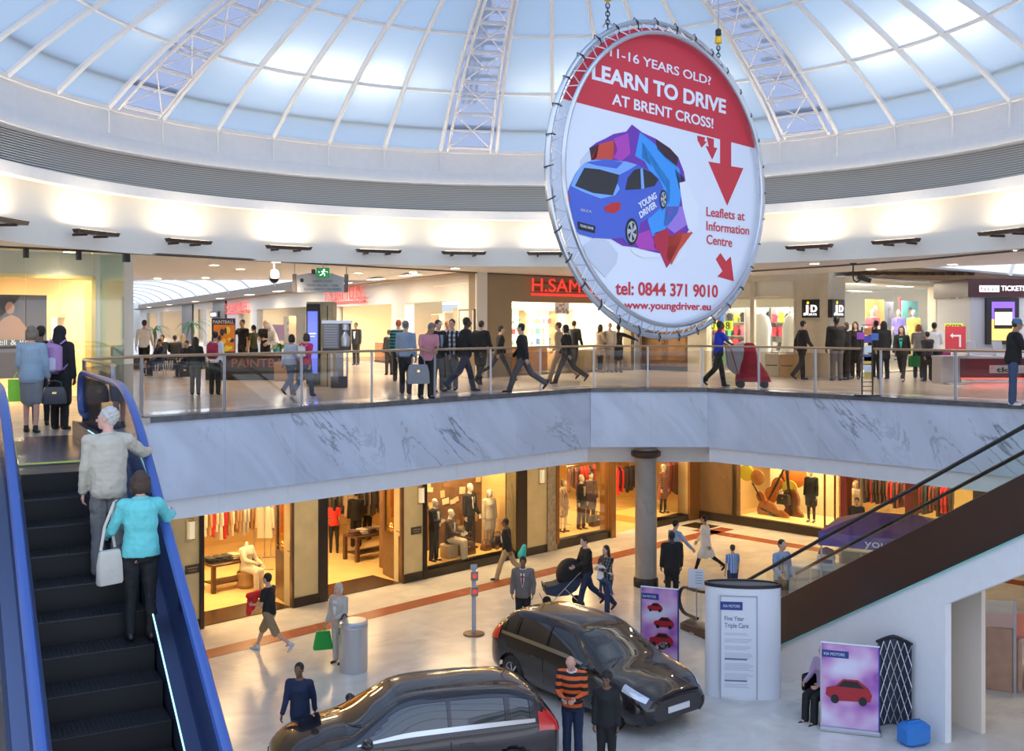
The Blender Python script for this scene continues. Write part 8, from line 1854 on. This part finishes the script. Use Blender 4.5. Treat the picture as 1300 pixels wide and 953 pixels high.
# ================================================================ cars
def cr(p0, p1, p2, p3, t): return .5*((2*p1) + (-p0+p2)*t + (2*p0-5*p1+4*p2-p3)*t*t + (-p0+3*p1-3*p2+p3)*t*t*t)
PAINT = mat('dark metallic car paint', (0.030, 0.024, 0.028), .22, .6, coat=1.0); CGL = mat('dark car glass', (0.006, 0.008, 0.010), .03, 0, coat=1.0, spec=.9)
ST = [(-2.10, [(.58, .30), (.68, .38), (.72, .58), (.70, .80), (.60, .90), (.34, .95), (0, .96)]), (-2.0, [(.68, .24), (.80, .38), (.83, .62), (.80, .90), (.66, 1.02), (.36, 1.08), (0, 1.09)]),
      (-1.80, [(.75, .21), (.87, .38), (.88, .64), (.84, .95), (.66, 1.24), (.37, 1.31), (0, 1.33)]), (-1.50, [(.78, .20), (.885, .38), (.895, .64), (.85, .94), (.64, 1.36), (.37, 1.435), (0, 1.455)]),
      (-1.0, [(.79, .20), (.885, .38), (.90, .63), (.855, .93), (.625, 1.41), (.37, 1.475), (0, 1.49)]), (-.3, [(.79, .20), (.885, .38), (.90, .62), (.86, .92), (.615, 1.42), (.36, 1.48), (0, 1.495)]),
      (.25, [(.79, .20), (.885, .38), (.90, .62), (.86, .91), (.60, 1.385), (.36, 1.445), (0, 1.46)]), (.65, [(.79, .20), (.885, .38), (.90, .61), (.86, .90), (.66, 1.20), (.40, 1.275), (0, 1.30)]),
      (1.10, [(.79, .20), (.885, .38), (.895, .61), (.85, .88), (.74, .97), (.44, 1.03), (0, 1.055)]), (1.50, [(.78, .20), (.88, .37), (.88, .59), (.82, .82), (.71, .89), (.42, .94), (0, .96)]),
      (1.85, [(.74, .21), (.84, .36), (.84, .55), (.77, .72), (.66, .79), (.38, .84), (0, .86)]), (2.08, [(.62, .25), (.72, .36), (.72, .52), (.64, .62), (.54, .68), (.32, .72), (0, .735)]), (2.16, [(.50, .30), (.60, .38), (.60, .48), (.54, .55), (.46, .60), (.28, .63), (0, .64)])]
def car_pt(u, v, sgn):
    """u along stations, v up the half section"""
    i = min(int(u), len(ST)-2); t = u-i; gi = lambda q: ST[max(0, min(len(ST)-1, q))]
    def sec(q, vv):
        s = gi(q)[1]; j = min(int(vv), 5); w_ = vv-j; g = lambda z: s[max(0, min(6, z))]
        y0 = cr(g(j-1)[0], g(j)[0], g(j+1)[0], g(j+2)[0] if j+2 <= 6 else -g(5)[0], w_); z0 = cr(g(j-1)[1], g(j)[1], g(j+1)[1], g(j+2)[1] if j+2 <= 6 else g(5)[1], w_); return y0, z0
    ys = [sec(q, v) for q in (i-1, i, i+1, i+2)]; xs = [gi(q)[0] for q in (i-1, i, i+1, i+2)]
    return Vector((cr(*xs, t), sgn*cr(*[q[0] for q in ys], t), cr(*[q[1] for q in ys], t)))
NU, NV = 12*12, 6*8
def patch(mb, sel, off=0.0, sides=(-1, 1)):
    """faces of the body grid chosen by sel(u, v, x, y, z), pushed out by off"""
    for sgn in sides:
        idx = {}
        def vid(a, b):
            if (a, b) not in idx:
                u, v = a*12/NU, b*6/NV; p = car_pt(u, v, sgn)
                if off: q = car_pt(min(u+.02, 12), v, sgn) - car_pt(max(u-.02, 0), v, sgn); r_ = car_pt(u, min(v+.02, 6), sgn) - car_pt(u, max(v-.02, 0), sgn); nn = q.cross(r_)*(-sgn); nn = nn.normalized() if nn.length > 1e-9 else Vector((0, 0, 1)); p = p + nn*off
                idx[(a, b)] = len(mb.v); mb.v.append(tuple(p))
            return idx[(a, b)]
        for a in range(NU):
            for b in range(NV):
                u, v = (a+.5)*12/NU, (b+.5)*6/NV; p = car_pt(u, v, sgn)
                if sel(u, v, p.x, abs(p.y), p.z):
                    f = [vid(a, b), vid(a+1, b), vid(a+1, b+1), vid(a, b+1)]; mb.f.append(tuple(f if sgn < 0 else f[::-1]))
    return mb
arch = lambda x, z, r=.37: (x-1.30)**2 + (z-.33)**2 < r*r or (x+1.32)**2 + (z-.33)**2 < r*r
def side_win(u, v, x, y, z): return 3.22 < v < 3.88 and -1.62 < x < .98 - (v-3.2)*.75 and not (-.42 < x < -.34) and not (-1.30 < x < -1.22)
def screen(u, v, x, y, z): return v > 4.12 and .36 < x < 1.10
def rear_win(u, v, x, y, z): return v > 4.15 and -1.97 < x < -1.66
def make_car(label, loc, rz):
    o = root('car', label, 'car', loc, rz)
    low = lambda v, x, z: v < 2.6 and arch(x, z)
    mb = patch(MB(), lambda u, v, x, y, z: not low(v, x, z) and not side_win(u, v, x, y, z) and not screen(u, v, x, y, z) and not rear_win(u, v, x, y, z))
    for e in (0, 12):     # close the nose and tail
        ring = [car_pt(e, 6*q/24, 1) for q in range(25)] + [car_pt(e, 6*q/24, -1) for q in range(23, -1, -1)]; mb.add(ring, [tuple(range(len(ring)))])
    mb.build('body', PAINT, o, smooth=True)
    MB().bb(-1.9, 1.95, -.74, .74, .2, .3).bb(-1.7, 1.1, -.80, .80, .3, .86).build('underbody', BLACK, o)
    [patch(MB(), w_, -.012, (s_,)).build('side_window', CGL, o, smooth=True) for s_ in (-1, 1) for w_ in (lambda u, v, x, y, z: side_win(u, v, x, y, z) and x > -.38, lambda u, v, x, y, z: side_win(u, v, x, y, z) and -1.26 < x < -.38, lambda u, v, x, y, z: side_win(u, v, x, y, z) and x < -1.26)]; patch(MB(), screen, -.006).build('windscreen', CGL, o, smooth=True); patch(MB(), rear_win, -.006).build('rear_window', CGL, o, smooth=True)
    for s_ in (-1, 1): patch(MB(), lambda u, v, x, y, z: x < -1.74 and 2.75 < v < 3.9 and z > .80 and y > .60 and z < 1.12, .012, (s_,)).build('tail_light', mat('tail lamp red', (.5, .01, .01), .2, emit=.15, coat=1), o, smooth=True)
    for s_ in (-1, 1): patch(MB(), lambda u, v, x, y, z: 1.62 < x < 2.05 and 2.7 < v < 3.8 and y > .45, .010, (s_,)).build('head_light', mat('head lamp', (.65, .68, .72), .08, .3, coat=1), o, smooth=True)
    patch(MB(), lambda u, v, x, y, z: x > 2.06 and v < 2.2 and z < .5, .012).build('front_grille', BLACK, o, smooth=True)
    for s_ in (-1, 1): trim_ = MB(); patch(trim_, lambda u, v, x, y, z: 3.08 < v < 3.22 and -1.7 < x < 1.0, .006, (s_,)); trim_.build('window_trim', mat('chrome trim', (.6, .6, .62), .15, 1.0), o, smooth=True)
    TY = mat('tyre rubber', (.015, .015, .016), .7); RM = mat('silver alloy', (.55, .56, .60), .25, .9)
    for sx in (1.30, -1.32):
        for s in (-1, 1):
            M_ = Matrix.Translation((sx, s*.78, .32)) @ Matrix.Rotation(PI/2, 4, 'X')
            wb = MB().lathe([(.20, -.10), (.29, -.105), (.32, -.08), (.32, .08), (.29, .105), (.20, .10)], 28, cap=False); wb.xf(M_); w_ = wb.build('wheel', TY, o, smooth=True)
            rb = MB().lathe([(.21, -s*.0+.07*-s), (.205, -s*.095), (.19, -s*.09), (.185, -s*.05)], 24, cap=False)
            for q in range(7):
                a = 2*PI*q/7; rb.box((math.cos(a)*.11, math.sin(a)*.11, -s*.075), (.20, .035, .025), a)
            rb.lathe([(.001, -s*.105), (.045, -s*.10), (.05, -s*.05)], 16, cap=False); rb.xf(M_); rb.build('alloy_rim', RM, w_, smooth=True)
            ab = MB().lathe([(.001, -s*.04), (.36, -s*.04)], 24, cap=False); ab.xf(Matrix.Translation((sx, s*.70, .34)) @ Matrix.Rotation(PI/2, 4, 'X')); ab.build('wheel_arch_liner', BLACK, o)
    for s in (-1, 1):
        MB().ell((.86, s*.99, .99), (.08, .11, .075), 12, 8).cap((.86, s*.86, .94), (.86, s*.93, .97), .025, .03).build('door_mirror', PAINT, o, smooth='all')
        for x_ in (-.62, .32): MB().cap((x_-.09, s*.895, .80), (x_+.09, s*.895, .80), .016).build('door_handle', PAINT, o, smooth='all')
        for x_ in (-.38, .62): MB().tube([(x_, s*(.902), .85), (x_, s*.905, .62), (x_+.02, s*.89, .38)], .005, 4).build('door_gap', BLACK, o)
    MB().tube([(-1.35, 0, 1.44), (-1.55, 0, 1.66)], .006, 5).build('aerial', BLACK, o)
    MB().bb(2.16, 2.18, -.26, .26, .40, .50).build('number_plate', mat('blank plate', (.7, .7, .72), .4), o)
    for s in (-.3, .35): MB().tube([(1.16, s-.3, 1.00), (1.0, s+.1, 1.08), (.9, s+.25, 1.13)], .008, 5).build('wiper', BLACK, o)
    return o
car = make_car('dark metallic hatchback on show with its nose to the white totem', (1.50, 19.85, 0), math.atan2(-.78, .62))
c_2 = copy_tree(car); relabel(c_2, 'second dark hatchback cut off below, beside the steel bin', (-1.5, 16.35, 0), math.radians(196))
fit_texts()
